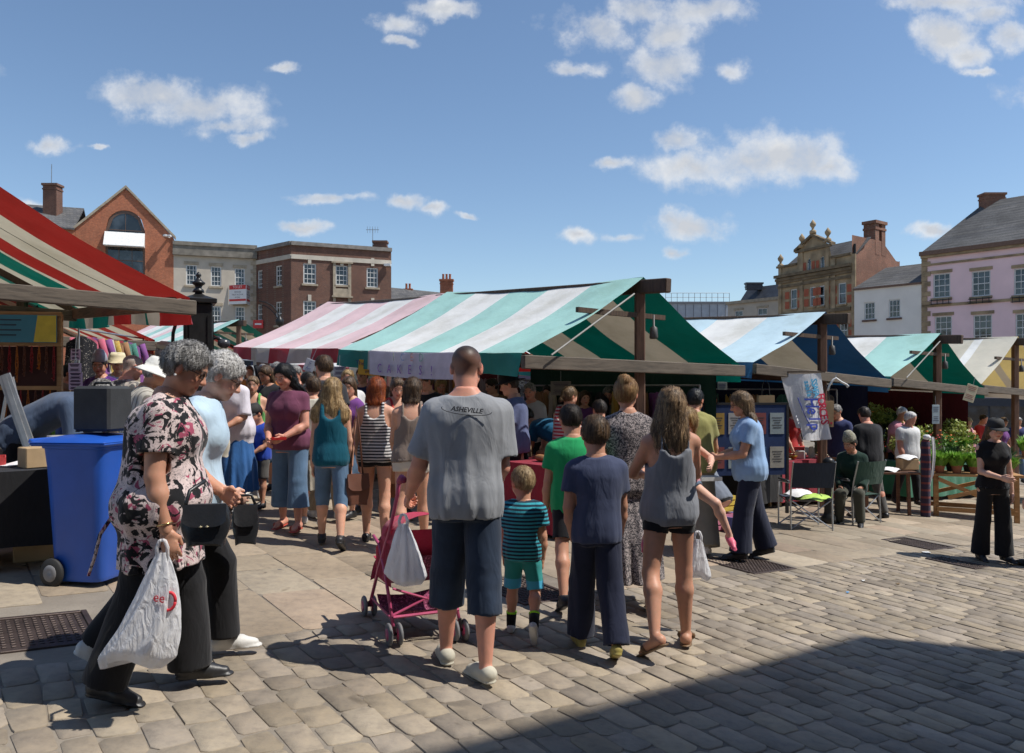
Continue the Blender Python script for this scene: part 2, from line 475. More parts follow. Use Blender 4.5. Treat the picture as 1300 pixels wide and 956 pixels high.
class Waves:
    def __init__(s, seed, freq, n=9, stretch=(1, 1, 1)):
        r = np.random.RandomState(seed); k = r.normal(size=(n, 3)); k /= np.linalg.norm(k, axis=1)[:, None]
        s.k = k*freq*(r.uniform(.5, 1.7, n)[:, None])*npv(stretch); s.p = r.uniform(0, 6.28, n); s.n = n
    def __call__(s, V):
        w = V @ s.k.T+s.p; w = w+.8*np.sin(w[:, ::-1]*.7)
        return np.sin(w).sum(1)/math.sqrt(s.n)
def np_object(name, parts, mats, parent, col=None):
    """parts: list of (V, Q); one mesh"""
    Vs = []; Qs = []; b = 0; mi = []
    for t in parts:
        V, Q = t[0], t[1]; Vs.append(V); Qs.append(Q+b); b += len(V); mi += [t[2] if len(t) > 2 else 0]*len(Q)
    V = np.concatenate(Vs); Q = np.concatenate(Qs)
    me = bpy.data.meshes.new(name); me.vertices.add(len(V)); me.vertices.foreach_set('co', V.astype(np.float32).ravel())
    me.loops.add(len(Q)*4); me.loops.foreach_set('vertex_index', Q.astype(np.int32).ravel())
    me.polygons.add(len(Q)); me.polygons.foreach_set('loop_start', np.arange(0, len(Q)*4, 4, dtype=np.int32))
    me.polygons.foreach_set('loop_total', np.full(len(Q), 4, dtype=np.int32))
    me.polygons.foreach_set('use_smooth', np.ones(len(Q), bool))
    if not isinstance(mats, (list, tuple)): mats = [mats]
    for m in mats: me.materials.append(m)
    if len(mats) > 1: me.polygons.foreach_set('material_index', np.array(mi, dtype=np.int32))
    me.update(calc_edges=True)
    if col is not None:
        at = me.color_attributes.new('Col', 'FLOAT_COLOR', 'POINT')
        cc = np.ones((len(V), 4), np.float32); cc[:, :3] = col; at.data.foreach_set('color', cc.ravel())
    o = bpy.data.objects.new(name, me); COL.objects.link(o); o.parent = parent
    return o
def rx(a): c, s = math.cos(a), math.sin(a); return np.array([[1, 0, 0], [0, c, -s], [0, s, c]])
def ry(a): c, s = math.cos(a), math.sin(a); return np.array([[c, 0, s], [0, 1, 0], [-s, 0, c]])
def rz_(a): c, s = math.cos(a), math.sin(a); return np.array([[c, -s, 0], [s, c, 0], [0, 0, 1]])
def limb_dir(sw, ab, side): return npv((math.sin(R(ab))*side, math.sin(R(sw))*math.cos(R(ab)), -math.cos(R(sw))*math.cos(R(ab))))

TORSO_M = [(-.06, .080, .062), (-.02, .094, .073), (.03, .094, .072), (.08, .087, .065), (.13, .089, .065), (.18, .098, .070), (.23, .104, .072), (.265, .100, .064), (.29, .076, .050), (.312, .044, .040), (.335, .034, .036)]
TORSO_F = [(-.06, .084, .064), (-.02, .103, .076), (.03, .099, .070), (.08, .078, .059), (.13, .076, .060), (.18, .085, .064), (.23, .088, .064), (.262, .084, .056), (.287, .064, .046), (.312, .036, .036), (.335, .030, .033)]
SKIN = dict(light=s2l((205, 158, 132)), fair=s2l((214, 172, 150)), tan=s2l((190, 142, 116)), red=s2l((204, 148, 126)), dark=s2l((120, 78, 55)))
skin_mat = attr_mat('skin', rough=.5, sss=.12, bmp=.12, bscale=260, spec=.35)

def person(label, loc, face, H=1.7, sex='f', lod=1, skin='light', fat=1.0, belly=0.0, lean=4, side=0, twist=0, hunch=0.0,
           head=(8, None, 0), L=(4, 8, 14, 2), Rr=(-4, 8, 6, 2), legL=(12, 2, 4, 0), legR=(-10, 2, -18, 10), hs=1.0,
           hair=('short', None), top=None, bottom=None, shoes=None, hat=None, group=None, seat=None, lift=0.0, extra=None, name='person', hands=('relax', 'relax'), shadow=True):
    """face: degrees the person is turned (0 = looks along +Y, 90 = looks along -X)."""
    rt = thing(name, label, 'person', loc, R(face), group)
    B0 = H; hh = .134*H*hs; B = (H-hh)/.850
    vx = {0: .0095, 1: .0135, 2: .022, 3: .03}[lod]
    f2 = fat**.5
    hy = 0.0 if head[1] is None else (head[1]-face+180) % 360-180; head = (head[0], max(-75, min(75, hy)), head[2])
    T = TORSO_M if sex == 'm' else TORSO_F
    MT = rx(-R(lean)) @ ry(R(side)); MC = MT @ rz_(R(twist))
    fwd = npv((0, 1, 0)); 
    # ---------- skeleton (pelvis at origin first)
    J = {}
    def leg(sd, a):
        hip = npv((sd*.047*B*f2, 0, 0)); th = limb_dir(a[0], a[1], sd); sh = limb_dir(a[2], a[1]*.6, sd)
        kn = hip+th*.24*B; an = kn+sh*.235*B
        pit = R(a[3]); yaw = R(a[4]) if len(a) > 4 else R(6)
        fd = npv((math.sin(yaw)*sd*math.cos(pit), math.cos(yaw)*math.cos(pit), -math.sin(pit)))
        up = np.cross(np.cross(fd, (0, 0, 1)), fd); up = up/np.linalg.norm(up)
        return hip, kn, an, fd, up
    LG = {-1: leg(-1, legL), 1: leg(1, legR)}
    fr = R(face); low = 9
    for sd, (hip, kn, an, fd, up) in LG.items():
        for q in (an+fd*.105*B-up*.045*B, an-fd*.03*B-up*.045*B):
            wx = q[0]*math.cos(fr)-q[1]*math.sin(fr)
            low = min(low, q[2]+SL*wx)
    pz = -low+lift+.002
    if seat is not None: pz = seat
    o = npv((0, 0, pz))
    for sd in LG: LG[sd] = (LG[sd][0]+o, LG[sd][1]+o, LG[sd][2]+o, LG[sd][3], LG[sd][4])
    def tw(z):  # spine centre forward shift
        return hunch*B*max(0, z/.3)**2*.12
    def rows(inf=0.0, z0=None, z1=None, wmul=None):
        out = []
        for z, w, d in T:
            g = math.exp(-((z-.06)/.075)**2)
            w2 = w*(1+(fat-1)*(.6+.6*g)); d2 = d*(1+(fat-1)*(.7+.9*g)+belly*g*.5)
            if z > .285: w2 = w; d2 = d
            out.append([z*B, 0, tw(z)+belly*g*.02*B, w2*B+inf, d2*B+inf])
        out = np.array(out)
        if z0 is not None or z1 is not None:
            a = out[0, 0] if z0 is None else z0*B; b = out[-1, 0] if z1 is None else z1*B
            zz = sorted(set([a, b]+[r[0] for r in out if a < r[0] < b]))
            ext = [np.interp(zz, out[:, 0], out[:, i]) for i in range(1, 5)]
            out = np.array([zz]+ext).T
        return out
    sw_ = (.094 if sex == 'm' else .084)*(1+(fat-1)*.40)
    AR = {}
    for sd, a in ((-1, L), (1, Rr)):
        s = o+MC @ npv((sd*sw_*B, tw(.27), .257*B))
        ua = MC @ limb_dir(a[0], a[1], sd); fa = MC @ limb_dir(a[2], a[3], sd)
        el = s+ua*.165*B; wr = el+fa*.145*B
        AR[sd] = (s, el, wr, ua, fa)
    nb = o+MT @ npv((0, tw(.325), .316*B))
    Mh = MT @ rz_(R(head[1])) if False else rz_(R(head[1])) @ rx(-R(head[0])) @ ry(R(head[2]))
    Mn = MT @ rx(-R(head[0]*.3))
    O = nb+Mn @ npv((0, .016*B, .015*B))           # chin-level axis point
    def hp(x, y, z): return O+Mh @ (npv((x, y, z))*hh)
    # ---------- body
    ar = (.030 if sex == 'm' else .0255)*(1+(fat-1)*.9); lr = (1+(fat-1)*.75)
    P_ = [Loft(rows(), o, MT, k=.02)]
    for sd in (-1, 1):
        s, el, wr, ua, fa = AR[sd]
        P_.append(Cone(o+MC @ npv((sd*sw_*.55*B, tw(.27), .262*B)), s, .034*B, .031*B*f2, k=.03))
        P_.append(Cone(nb+MC @ npv((sd*.012*B, -.012*B, -.012*B)), s+(s-nb)*-.18+MC @ npv((0, -.004*B, .010*B)), .024*B, .018*B, k=.03))
        P_ += [Cone(s, el, (ar+.003)*B, ar*.80*B, k=.02), Cone(el, el+(wr-el)*.35, ar*.80*B, ar*.84*B, k=.012), Cone(el+(wr-el)*.35, wr, ar*.84*B, .0165*B, k=.02)]
        hip, kn, an, fd, up = LG[sd]
        P_ += [Cone(hip, kn, .050*B*lr, .031*B*lr**.5, k=.025), Cone(kn, kn+(an-kn)*.3-fd*.006*B, .031*B*lr**.5, .0335*B*lr**.5, k=.02), Cone(kn+(an-kn)*.3-fd*.006*B, an, .0335*B*lr**.5, .019*B, k=.02)]
        P_ += [Cone(an-fd*.016*B-up*.022*B, an+fd*.055*B-up*.026*B, .023*B, .020*B, k=.015), Cone(an+fd*.055*B-up*.026*B, an+fd*.098*B-up*.035*B, .021*B, .012*B, k=.015, flat=(up, .7))]
    if sex == 'f' and H > 1.4:
        for sd in (-1, 1): P_.append(Ell(o+MT @ npv((sd*.042*B, .050*B*f2+tw(.2), .192*B)), (.040*B*f2, .034*B*f2, .038*B*f2), k=.03))
    V, Q = field_mesh(P_, vx); V = smooth(V, Q, 1)
    parts = [(V, Q)]
    nbody = len(V)
    # head
    HP = [Ell(hp(0, -.03, .655), npv((.335, .425, .345))*hh, Mh, k=.03*hh/.22), Ell(hp(0, .13, .40), npv((.262, .27, .37))*hh, Mh, k=.03),
          Cone(hp(-.19, .03, .25), hp(0, .265, .095), .11*hh, .095*hh, k=.03), Cone(hp(.19, .03, .25), hp(0, .265, .095), .11*hh, .095*hh, k=.03)]
    hl = {0: 42, 1: 30, 2: 18, 3: 12}[lod]
    nr = .165*hh*1.45 if sex == 'm' else .165*hh*1.2
    nr = min(nr, .040*B)
    HP.append(Cone(hp(0, -.10, .34), nb-npv((0, .004*B, .03*B)), nr, nr*1.15, k=.03))
    if lod <= 2:
        for sd in (-1, 1):
            HP.append(Ell(hp(sd*.335, -.05, .46), npv((.045, .10, .145))*hh, Mh @ rz_(sd*-.35), k=.008))
        if lod <= 1:
            for sd in (-1, 1):
                HP.append(Ell(hp(sd*.15, .47, .50), npv((.11, .11, .075))*hh, Mh, k=.025, op=-1))
                HP.append(Ell(hp(sd*.145, .325, .492), npv((.075, .075, .065))*hh, Mh, k=.006))
                HP.append(Cone(hp(sd*.04, .385, .585), hp(sd*.20, .345, .585), .030*hh, .024*hh, k=.02))
                HP.append(Ell(hp(sd*.16, .28, .33), npv((.09, .08, .09))*hh, Mh, k=.03))
        HP.append(Cone(hp(0, .385, .53), hp(0, .475, .345), .030*hh, .052*hh, k=.012))
        HP.append(Ell(hp(0, .43, .325), npv((.085, .05, .045))*hh, Mh, k=.015))
        HP.append(Cone(hp(-.07, .365, .235), hp(.07, .365, .235), .028*hh, .028*hh, k=.010))
        HP.append(Cone(hp(-.06, .362, .180), hp(.06, .362, .180), .032*hh, .032*hh, k=.010))
    Vh, Qh = field_mesh(HP, hh/hl); Vh = smooth(Vh, Qh, 1) if lod > 0 else Vh
    parts.append((Vh, Qh))
    # hands
    hv = {0: .0034, 1: .0052, 2: .010, 3: .016}[lod]*B/1.7
    hnd = {}
    for sd in (-1, 1):
        s, el, wr, ua, fa = AR[sd]; pose = hands[0 if sd < 0 else 1]
        # palm normal points towards the body
        inw = npv((-sd, 0, 0)); inw = MC @ inw; pn = inw-fa*(inw @ fa); pn = pn/(np.linalg.norm(pn)+1e-9)
        tdir = np.cross(pn, fa)*(1 if sd > 0 else -1)*1.0    # thumb side direction
        if (tdir @ npv((0, 1, 0))) < 0 and abs(fa[2]) > .5: tdir = -tdir
        if abs(fa[2]) <= .5 and tdir[2] < 0: tdir = -tdir
        b = B/1.7; m = wr+fa*.045*b
        hnd[sd] = wr+fa*.085*b
        if lod >= 3: HPp = [Ell(wr+fa*.06*b, npv((.03, .03, .045))*b, k=.01)]
        else:
            HPp = [Cone(wr-fa*.03*b, wr+fa*.02*b, .0165*B*.98, .023*b, k=.012, flat=(pn, .72)), Cone(m-fa*.015*b, wr+fa*.075*b, .034*b, .036*b, k=.012, flat=(pn, .42))]
            curl = {'relax': .55, 'fist': 1.45, 'flat': .12}[pose]
            for fi in range(4):
                off = (.027-.018*fi)*b; ln = [.068, .076, .071, .055][fi]*b; fr_ = [.0088, .009, .0086, .0075][fi]*b
                p0 = wr+fa*(.078-.004*abs(fi-1.3))*b+tdir*off; a0 = curl*.55
                d0 = fa*math.cos(a0)+pn*math.sin(a0)+tdir*(.10-.06*fi); p1 = p0+d0*ln*.46
                a1 = curl*1.35; d1 = fa*math.cos(a1)+pn*math.sin(a1); p2 = p1+d1*ln*.32
                a2 = curl*1.9; d2 = fa*math.cos(a2)+pn*math.sin(a2); p3 = p2+d2*ln*.24
                HPp += [Cone(p0-fa*.012*b, p1, fr_*1.08, fr_, k=.005), Cone(p1, p2, fr_, fr_*.92, k=.004), Cone(p2, p3, fr_*.92, fr_*.75, k=.004)]
            t0 = wr+fa*.022*b+tdir*.020*b; t1 = t0+(fa*.6+tdir*.62+pn*.35)*.036*b; t2 = t1+(fa*.92+tdir*.1+pn*.5*curl)*.034*b
            HPp += [Cone(t0, t1, .0145*b, .0115*b, k=.012), Cone(t1, t2, .0112*b, .0085*b, k=.004)]
        Vq, Qq = field_mesh(HPp, hv); parts.append((Vq, Qq))
    # colours
    base = npv(SKIN[skin]); ncol = []
    for i, (V_, Q_) in enumerate(parts): ncol.append(np.tile(base, (len(V_), 1)))
    W = Waves(hash(label) % 1000, 18); c = ncol[0]; c *= (1+.05*W(parts[0][0])[:, None]); 
    lq = ((parts[1][0]-O) @ Mh)/hh; c = ncol[1]; x, y, z = lq.T
    if lod <= 2:
        red = np.exp(-(((np.abs(x)-.2)/.1)**2+((z-.33)/.1)**2))*(y > .1); c[:, 1:] *= (1-.22*red[:, None])
        lip = (np.abs(x) < .12)*(np.abs(z-.208) < .048-.2*np.abs(x))*(y > .30); c[lip > 0] = base*npv((.78, .42, .42))
        nose = np.exp(-((x/.1)**2+((z-.34)/.08)**2))*(y > .3); c[:, 1:] *= (1-.12*nose[:, None])
        ear = (np.abs(x) > .33)*(z < .62); c[ear > 0] *= npv((1.0, .78, .75))
        ec = np.hypot(np.abs(x)-.145, z-.49); eye = (ec < .055)*(np.abs(z-.49) < .030)*(y > .28); c[eye > 0] = (.55, .53, .5)
        iris = (ec < .030)*(y > .28); c[iris > 0] = (.03, .02, .015)
        lid = (ec < .10)*(np.abs(z-.49) >= .030)*(z > .49)*(z < .535)*(y > .26); c[lid > 0] *= .7
        brow = (np.abs(z-.585-.06*(np.abs(x)-.15)) < .019)*(np.abs(x) > .05)*(np.abs(x) < .24)*(y > .2)
        hc = npv(hair[1][0]) if hair[1] else npv((.05, .03, .02)); c[brow > 0] = hc*.7+base*.3*.5
    if hair[0] == 'buzz':
        hc = npv(hair[1][0]); yl = np.interp(z, [.1, .22, .45, .62, .80, 1.0], [-.25, -.22, -.10, .12, .33, .45]); 
        wgt = np.clip((yl-y)/.06, 0, 1)*np.clip((z-.14-.18*np.clip(-y, 0, .3))/.10, 0, 1)
        top_ = np.clip((z-.55)/.3, 0, 1); dens = .72+.28*top_
        sp = 1+.10*Waves(5, 260)(parts[1][0]); mixw = (wgt*dens*(np.abs(x) < .36))[:, None]
        c[:] = c*(1-mixw)+hc*sp[:, None]*mixw
    body = np_object('body', parts, skin_mat, rt, np.concatenate(ncol))
    # ---------- hair
    hk = hair[0]
    if hk not in ('buzz', 'bald') and hair[1]:
        c1, c2 = hair[1][0], hair[1][1]; seed = len(label)*7+int(abs(loc[0])*10)
        hm = hairmat('hair %s' % str([round(q, 3) for q in c1]), c1, c2)
        th = {'short': .045, 'crop': .02, 'curly': .075, 'long': .05, 'bob': .05, 'bun': .045, 'pony': .035, 'wavy': .055}[hk]
        pr = [Ell(hp(0, -.04, .655), npv((.335+th, .425+th, .345+th))*hh, Mh, k=.02)]
        nape = {'short': .22, 'crop': .26, 'curly': .18, 'bun': .26, 'pony': .26}.get(hk, .1)
        pr.append(Ell(hp(0, -.17, .47), npv((.30+th, .27+th, .30))*hh, Mh, k=.03))
        if hk in ('long', 'wavy', 'bob'):
            Ln = hair[2] if len(hair) > 2 else {'long': 1.3, 'wavy': 1.1, 'bob': .1}[hk]
            rowsH = [(-Ln, 0, -.30-.03*Ln, .20 if hk != 'wavy' else .46, .09), (-Ln*.8, 0, -.32-.02*Ln, .30 if hk != 'wavy' else .56, .14), (-Ln*.4, 0, -.30, .38 if hk != 'wavy' else .55, .18), (.05, 0, -.20, .39, .24), (.35, 0, -.12, .385, .33), (.62, 0, -.08, .38, .38)]
            wm = hair[3] if len(hair) > 3 else 1.0
            rowsH = [(a_, b_, c_-(.04*(wm-1)), d_*(1+(wm-1)*min(1, max(0, (.62-a_)/.8))), e_*(1+(wm-1)*.7*min(1, max(0, (.62-a_)/.8)))) for a_, b_, c_, d_, e_ in rowsH]
            rowsH = npv(rowsH)*hh
            Ml = Mh @ rx(R(head[0]*.55)); pr.append(Loft(rowsH, O, Ml, k=.02, wave=(.05, 9, seed)))
        if hk == 'bun':
            pr.append(Ell(hp(.02, -.36, .93), npv((.17, .16, .15))*hh, Mh, k=.02))
            pr.append(Ell(hp(-.08, -.28, 1.0), npv((.12, .12, .09))*hh, Mh, k=.02))
        if hk == 'pony':
            pr.append(Cone(hp(0, -.45, .62), hp(0, -.55, .2), .09*hh, .11*hh, k=.02)); pr.append(Cone(hp(0, -.55, .2), hp(0, -.48, -.4), .11*hh, .05*hh, k=.02))
        # open the face
        pr.append(Ell(hp(0, .46, .34), npv((.29, .36, .42))*hh, Mh, k=.02, op=-1))
        if hk in ('short', 'crop', 'bun', 'pony', 'curly'):
            e = Ell(hp(0, .30, .22), npv((.6, .38, .34))*hh, Mh, k=.02, op=-1); pr.append(e)
            for sd in (-1, 1): pr.append(Ell(hp(sd*.40, -.02, .43), npv((.10, .10, .13))*hh, Mh, k=.01, op=-1))
            pr.append(Ell(hp(0, .0, nape-.30), npv((.7, .9, .26))*hh, Mh, k=.02, op=-1))
        Vr, Qr = field_mesh(pr, hh/{0: 38, 1: 26, 2: 17, 3: 12}[lod])
        if len(Vr):
            nn = vnormals(Vr, Qr); q = (Vr-O) @ Mh
            am = {'curly': .030, 'short': .014, 'crop': .006, 'wavy': .025}.get(hk, .014)
            w1 = Waves(seed, 42 if hk == 'curly' else 60, stretch=(1, 1, .35 if hk != 'curly' else 1))(q); w2 = Waves(seed+1, 130, stretch=(1, 1, .15 if hk != 'curly' else .8))(q)
            Vr = Vr+nn*((w1*.6+w2*.35)*am*hh)[:, None]
            hp_parts = [(Vr, Qr)]
            ns = {0: 2600, 1: 700, 2: 160, 3: 0}[lod]
            if ns and not hat:
                rg = np.random.RandomState(seed); fi = rg.randint(0, len(Qr), ns); ctr = Vr[Qr[fi]].mean(1); nr_ = nn[Qr[fi, 0]]
                dn = (Mh @ npv((0, -.35, -1)))[None, :]+rg.normal(size=(ns, 3))*(.6 if hk == 'curly' else .28)
                dn = dn-nr_*(dn*nr_).sum(1)[:, None]*.9; dn /= np.linalg.norm(dn, axis=1)[:, None]+1e-9
                wd = np.cross(dn, nr_); ln = rg.uniform(.10, .26, ns)[:, None]*hh*(.6 if hk in ('short', 'crop', 'curly') else 1.2); ww = .0055*hh*(1 if lod == 0 else 2.2)
                lift_ = rg.uniform(.0, .10, ns)[:, None]*hh*(.5 if hk in ('short', 'crop') else .7)*(.8 if hk == 'curly' else 1)
                p0 = ctr-dn*ln*.5-nr_*.01*hh; p1 = ctr+nr_*(lift_*.6+.012*hh); p2 = ctr+dn*ln*.6+nr_*(lift_*(-.2 if hk not in ('curly',) else .25)+.008*hh)
                VV = np.stack([p0-wd*ww, p0+wd*ww, p1+wd*ww, p1-wd*ww, p2+wd*ww*.3, p2-wd*ww*.3], 1).reshape(-1, 3)
                bb = np.arange(ns)[:, None]*6; QQ = np.concatenate([bb+npv((0, 1, 2, 3)).astype(int), bb+npv((3, 2, 4, 5)).astype(int)])
                hp_parts.append((VV, QQ))
            np_object('hair', hp_parts, hm, rt)
    # ---------- clothes
    sd0 = len(label)+int(abs(loc[1])*7)
    def cloth(nm, prims, mat, amp=.004, fr=16, st=(1, 1, .45), vxx=None):
        v = vxx or (vx*.85 if lod < 2 else vx)
        Vc, Qc = field_mesh(prims, v)
        if not len(Vc): return None
        Vc = smooth(Vc, Qc, 1); nn = vnormals(Vc, Qc)
        w = Waves(sd0, fr, stretch=st)(Vc)*.6+Waves(sd0+3, fr*2.3, stretch=st)(Vc)*.35
        if lod < 2: w = w+np.abs(Waves(sd0+5, fr*1.2, 5, stretch=(1.3, 1.3, .3))(Vc))*-.8+.5
        Vc = Vc+nn*(w*amp)[:, None]
        return np_object(nm, [(Vc, Qc)], mat, rt)
    shoulder = lambda sd: o+MC @ npv((sd*sw_*.5*B, tw(.27), .264*B))
    if top:
        kind, mat, fit, hem, slv = (list(top)+[None]*5)[:5]
        fit = .014 if fit is None else fit; hem = -.03 if hem is None else hem; slv = .55 if slv is None else slv
        opt = top[5] if len(top) > 5 else {}
        zt = {'tee': .305, 'long': .308, 'shirt': .312, 'tank': .240, 'vest': .255}[kind]
        rr = rows(fit, hem, zt)
        bag = opt.get('bag', .5)
        for i, r_ in enumerate(rr):       # let cloth hang from the chest over the waist
            if kind == 'tank' and .03 < r_[0]/B < .17: r_[3] = max(r_[3], .093*B*fat**.8+fit)
            g = np.clip((.22-r_[0]/B)/.12, 0, 1)*bag; mx = rows(fit).max(0)
            r_[3] = r_[3]*(1-g*.55)+max(r_[3], .094*B*fat**.7+fit)*g*.55; r_[4] = r_[4]*(1-g*.4)+max(r_[4], .072*B*fat+fit)*g*.4
        bs = rows((.028 if opt.get('amp', 0) > .0055 else .020) if lod < 2 else .024, hem, zt)
        for r_, b_ in zip(rr, bs): r_[3] = max(r_[3], b_[3]); r_[4] = max(r_[4], b_[4])
        fl_ = opt.get('flare', 0)
        if fl_:
            for r_ in rr:
                g = np.clip((.10-r_[0]/B)/.2, 0, 1.5); r_[3] *= 1+fl_*g; r_[4] *= 1+fl_*g
        pr = [Loft(rr, o, MT, k=.02, wave=(opt.get('wave', .015), 11, sd0))]
        if sex == 'f' and H > 1.4:
            for sd in (-1, 1): pr.append(Ell(o+MT @ npv((sd*.042*B, .050*B*f2+tw(.2), .192*B)), (.040*B*f2+fit, .034*B*f2+fit, .038*B*f2+fit), k=.05))
        if kind in ('tee', 'long', 'shirt'):
            for sd in (-1, 1):
                s, el, wr, ua, fa = AR[sd]
                pr.append(Cone(shoulder(sd), s+(shoulder(sd)-s)*.12, .034*B+fit*.35, .031*B*f2+fit*.45, k=.03))
                pr.append(Cone(nb+MC @ npv((sd*.018*B, -.012*B, -.016*B)), s+(s-nb)*-.18+MC @ npv((0, -.004*B, .008*B)), .026*B, .018*B+fit*.5, k=.03))
                sf = opt.get('sfit', 1.0)*fit
                if slv <= 1: pr.append(Cone(s+ua*.004, s+(el-s)*slv, (ar+.001)*B+sf*.55, ar*.9*B+sf*1.25, k=.025, cutb=True))
                else:
                    e2 = el+(wr-el)*(slv-1); pr += [Cone(s, el, (ar+.003)*B+sf*.9, ar*.85*B+sf, k=.025), Cone(el, e2, ar*.85*B+sf, .022*B+sf*.7, k=.015, cutb=True)]
            # round neck opening
            pr.append(Cone(nb-MT @ npv((0, -.012*B, .018*B)), nb+MT @ npv((0, .03*B, .06*B)), nr*1.16+.006, nr*1.9, k=.008, op=-1))
            if slv <= 1 and lod < 1:
                for sd in (-1, 1):
                    s, el, wr, ua, fa = AR[sd]; e2 = s+(el-s)*slv
                    pr.append(Cone(e2-ua*.03, e2+ua*.06, ar*.9*B+sf*1.25-.014, ar*.9*B+sf*1.25-.010, k=.004, op=-1))
        else:
            for sd in (-1, 1):  # arm holes
                s = AR[sd][0]; pr.append(Ell(s+MC @ npv((sd*.012*B, 0, -.028*B)), (.044*B, .085*B, .066*B), k=.010, op=-1))
            for yy_ in (-.085, .085): pr.append(Ell(o+MT @ npv((0, yy_*B+tw(.25), .262*B)), (.044*B, .060*B, .048*B), k=.012, op=-1))
            tk = max(opt.get('strap', .013)*B/1.7, vx*.9)
            Tq = (parts[0][0]-o) @ MT; cz_ = .235*B; sxx = opt.get('sx', .050)*B
            for sd in (-1, 1):   # straps laid over the shoulders, following the body
                xb = opt.get('sxb', .050)*B; path = []
                for ai in range(13):
                    an_ = math.pi*(ai/12); xx = sd*(sxx+(xb-sxx)*ai/12); m_ = np.abs(Tq[:, 0]-xx) < .016
                    yy, zz = Tq[m_, 1]-tw(.25), Tq[m_, 2]-cz_; aa = np.arctan2(zz, yy); sel = (np.abs(aa-an_) < .2)*(zz > -.03)
                    rr_ = np.hypot(yy, zz)[sel].max() if sel.any() else (path and np.hypot(path[-1][1]-tw(.25), path[-1][2]-cz_) or .07*B)
                    path.append(npv((xx, tw(.25)+math.cos(an_)*(rr_+.003), cz_+math.sin(an_)*(rr_+.003))))
                path = [path[0]-npv((0, 0, .03))]+path+[path[-1]-npv((0, 0, .03))]
                for a_, b_ in zip(path[:-1], path[1:]): pr.append(Cone(o+MT @ a_, o+MT @ b_, tk, tk, k=.003))
        if lod < 1: pr.append(Loft([(hem*B-.03, 0, 0, rr[0][3]-.010, rr[0][4]-.010), (hem*B+.03, 0, 0, rr[0][3]-.012, rr[0][4]-.012)], o, MT, k=.004, op=-1))
        cloth(opt.get('name', {'tee': 't_shirt', 'long': 'top', 'shirt': 'shirt', 'tank': 'vest_top', 'vest': 'vest_top'}[kind]), pr, mat, amp=opt.get('amp', .0045), fr=opt.get('fr', 15))
    if bottom:
        kind, mat, fit, ln = (list(bottom)+[None]*4)[:4]
        fit = .012 if fit is None else fit; opt = bottom[4] if len(bottom) > 4 else {}
        wz = opt.get('waist', .055); fl = opt.get('flare', 0.0); pr = []
        if kind in ('trousers', 'shorts'):
            pr.append(Loft(rows(min(fit, .008) if top and top[0] != 'none' else fit, -.058, wz), o, MT, k=.02))
            for sd in (-1, 1):
                hip, kn, an, fd, up = LG[sd]
                if ln <= 1:
                    e2 = hip+(kn-hip)*ln; re = (.050*lr+(.031*lr**.5-.050*lr)*ln)*B+fit+fl*B
                    pr += [Cone(hip, hip+(kn-hip)*ln*.35, .049*B*lr+min(fit, .006), .052*B*lr+(re-.052*B*lr)*.35, k=.03), Cone(hip+(kn-hip)*ln*.35, e2, .052*B*lr+(re-.052*B*lr)*.35, re, k=.02, cutb=True)]
                    if lod < 1: d_ = (kn-hip)/np.linalg.norm(kn-hip); pr.append(Cone(e2-d_*.03, e2+d_*.08, re-.014, re-.011, k=.004, op=-1))
                else:
                    e2 = kn+(an+npv((0, 0, -.012*B))-kn)*(ln-1); re = .026*B+fit+fl*B
                    kr = .034*B*lr**.5+fit*.9+fl*B*.3
                    pr += [Cone(hip, kn, .049*B*lr+min(fit, .006), kr, k=.02), Cone(kn, e2, kr, re, k=.015, cutb=True)]
                    if lod < 1: d_ = (e2-kn)/np.linalg.norm(e2-kn); pr.append(Cone(e2-d_*.03, e2+d_*.06, re-.014, re-.011, k=.004, op=-1))
            nm = opt.get('name', kind)
        else:
            zl = ln; w0 = rows(fit)
            ra = rows(min(fit, .008), -.05, wz); sm = (LG[-1][1][1]+LG[1][1][1])/2*.7; sx = (LG[-1][1][0]+LG[1][1][0])/2
            spread = abs(LG[-1][2][1]-LG[1][2][1])*.30
            low_ = [(-zl*B, sx, sm, (.095+fl)*B*f2, (.07+fl*.8)*B*f2+spread), (-zl*.55*B, sx*.6, sm*.5, (.102+fl*.6)*B*f2, (.078+fl*.5)*B*f2+spread*.5)]
            pr.append(Loft(np.array(low_+[tuple(x) for x in ra]), o, np.eye(3), k=.02, wave=(opt.get('wave', .05), 13, sd0)))
            if lod < 2: pr.append(Ell(o+npv((sx, sm, -zl*B-.01)), ((.085+fl)*B, (.06+fl*.8)*B+spread, .05), k=.01, op=-1))
            nm = opt.get('name', 'skirt')
        cloth(nm, pr, mat, amp=opt.get('amp', .0045), fr=opt.get('fr', 13), st=(1, 1, .35))
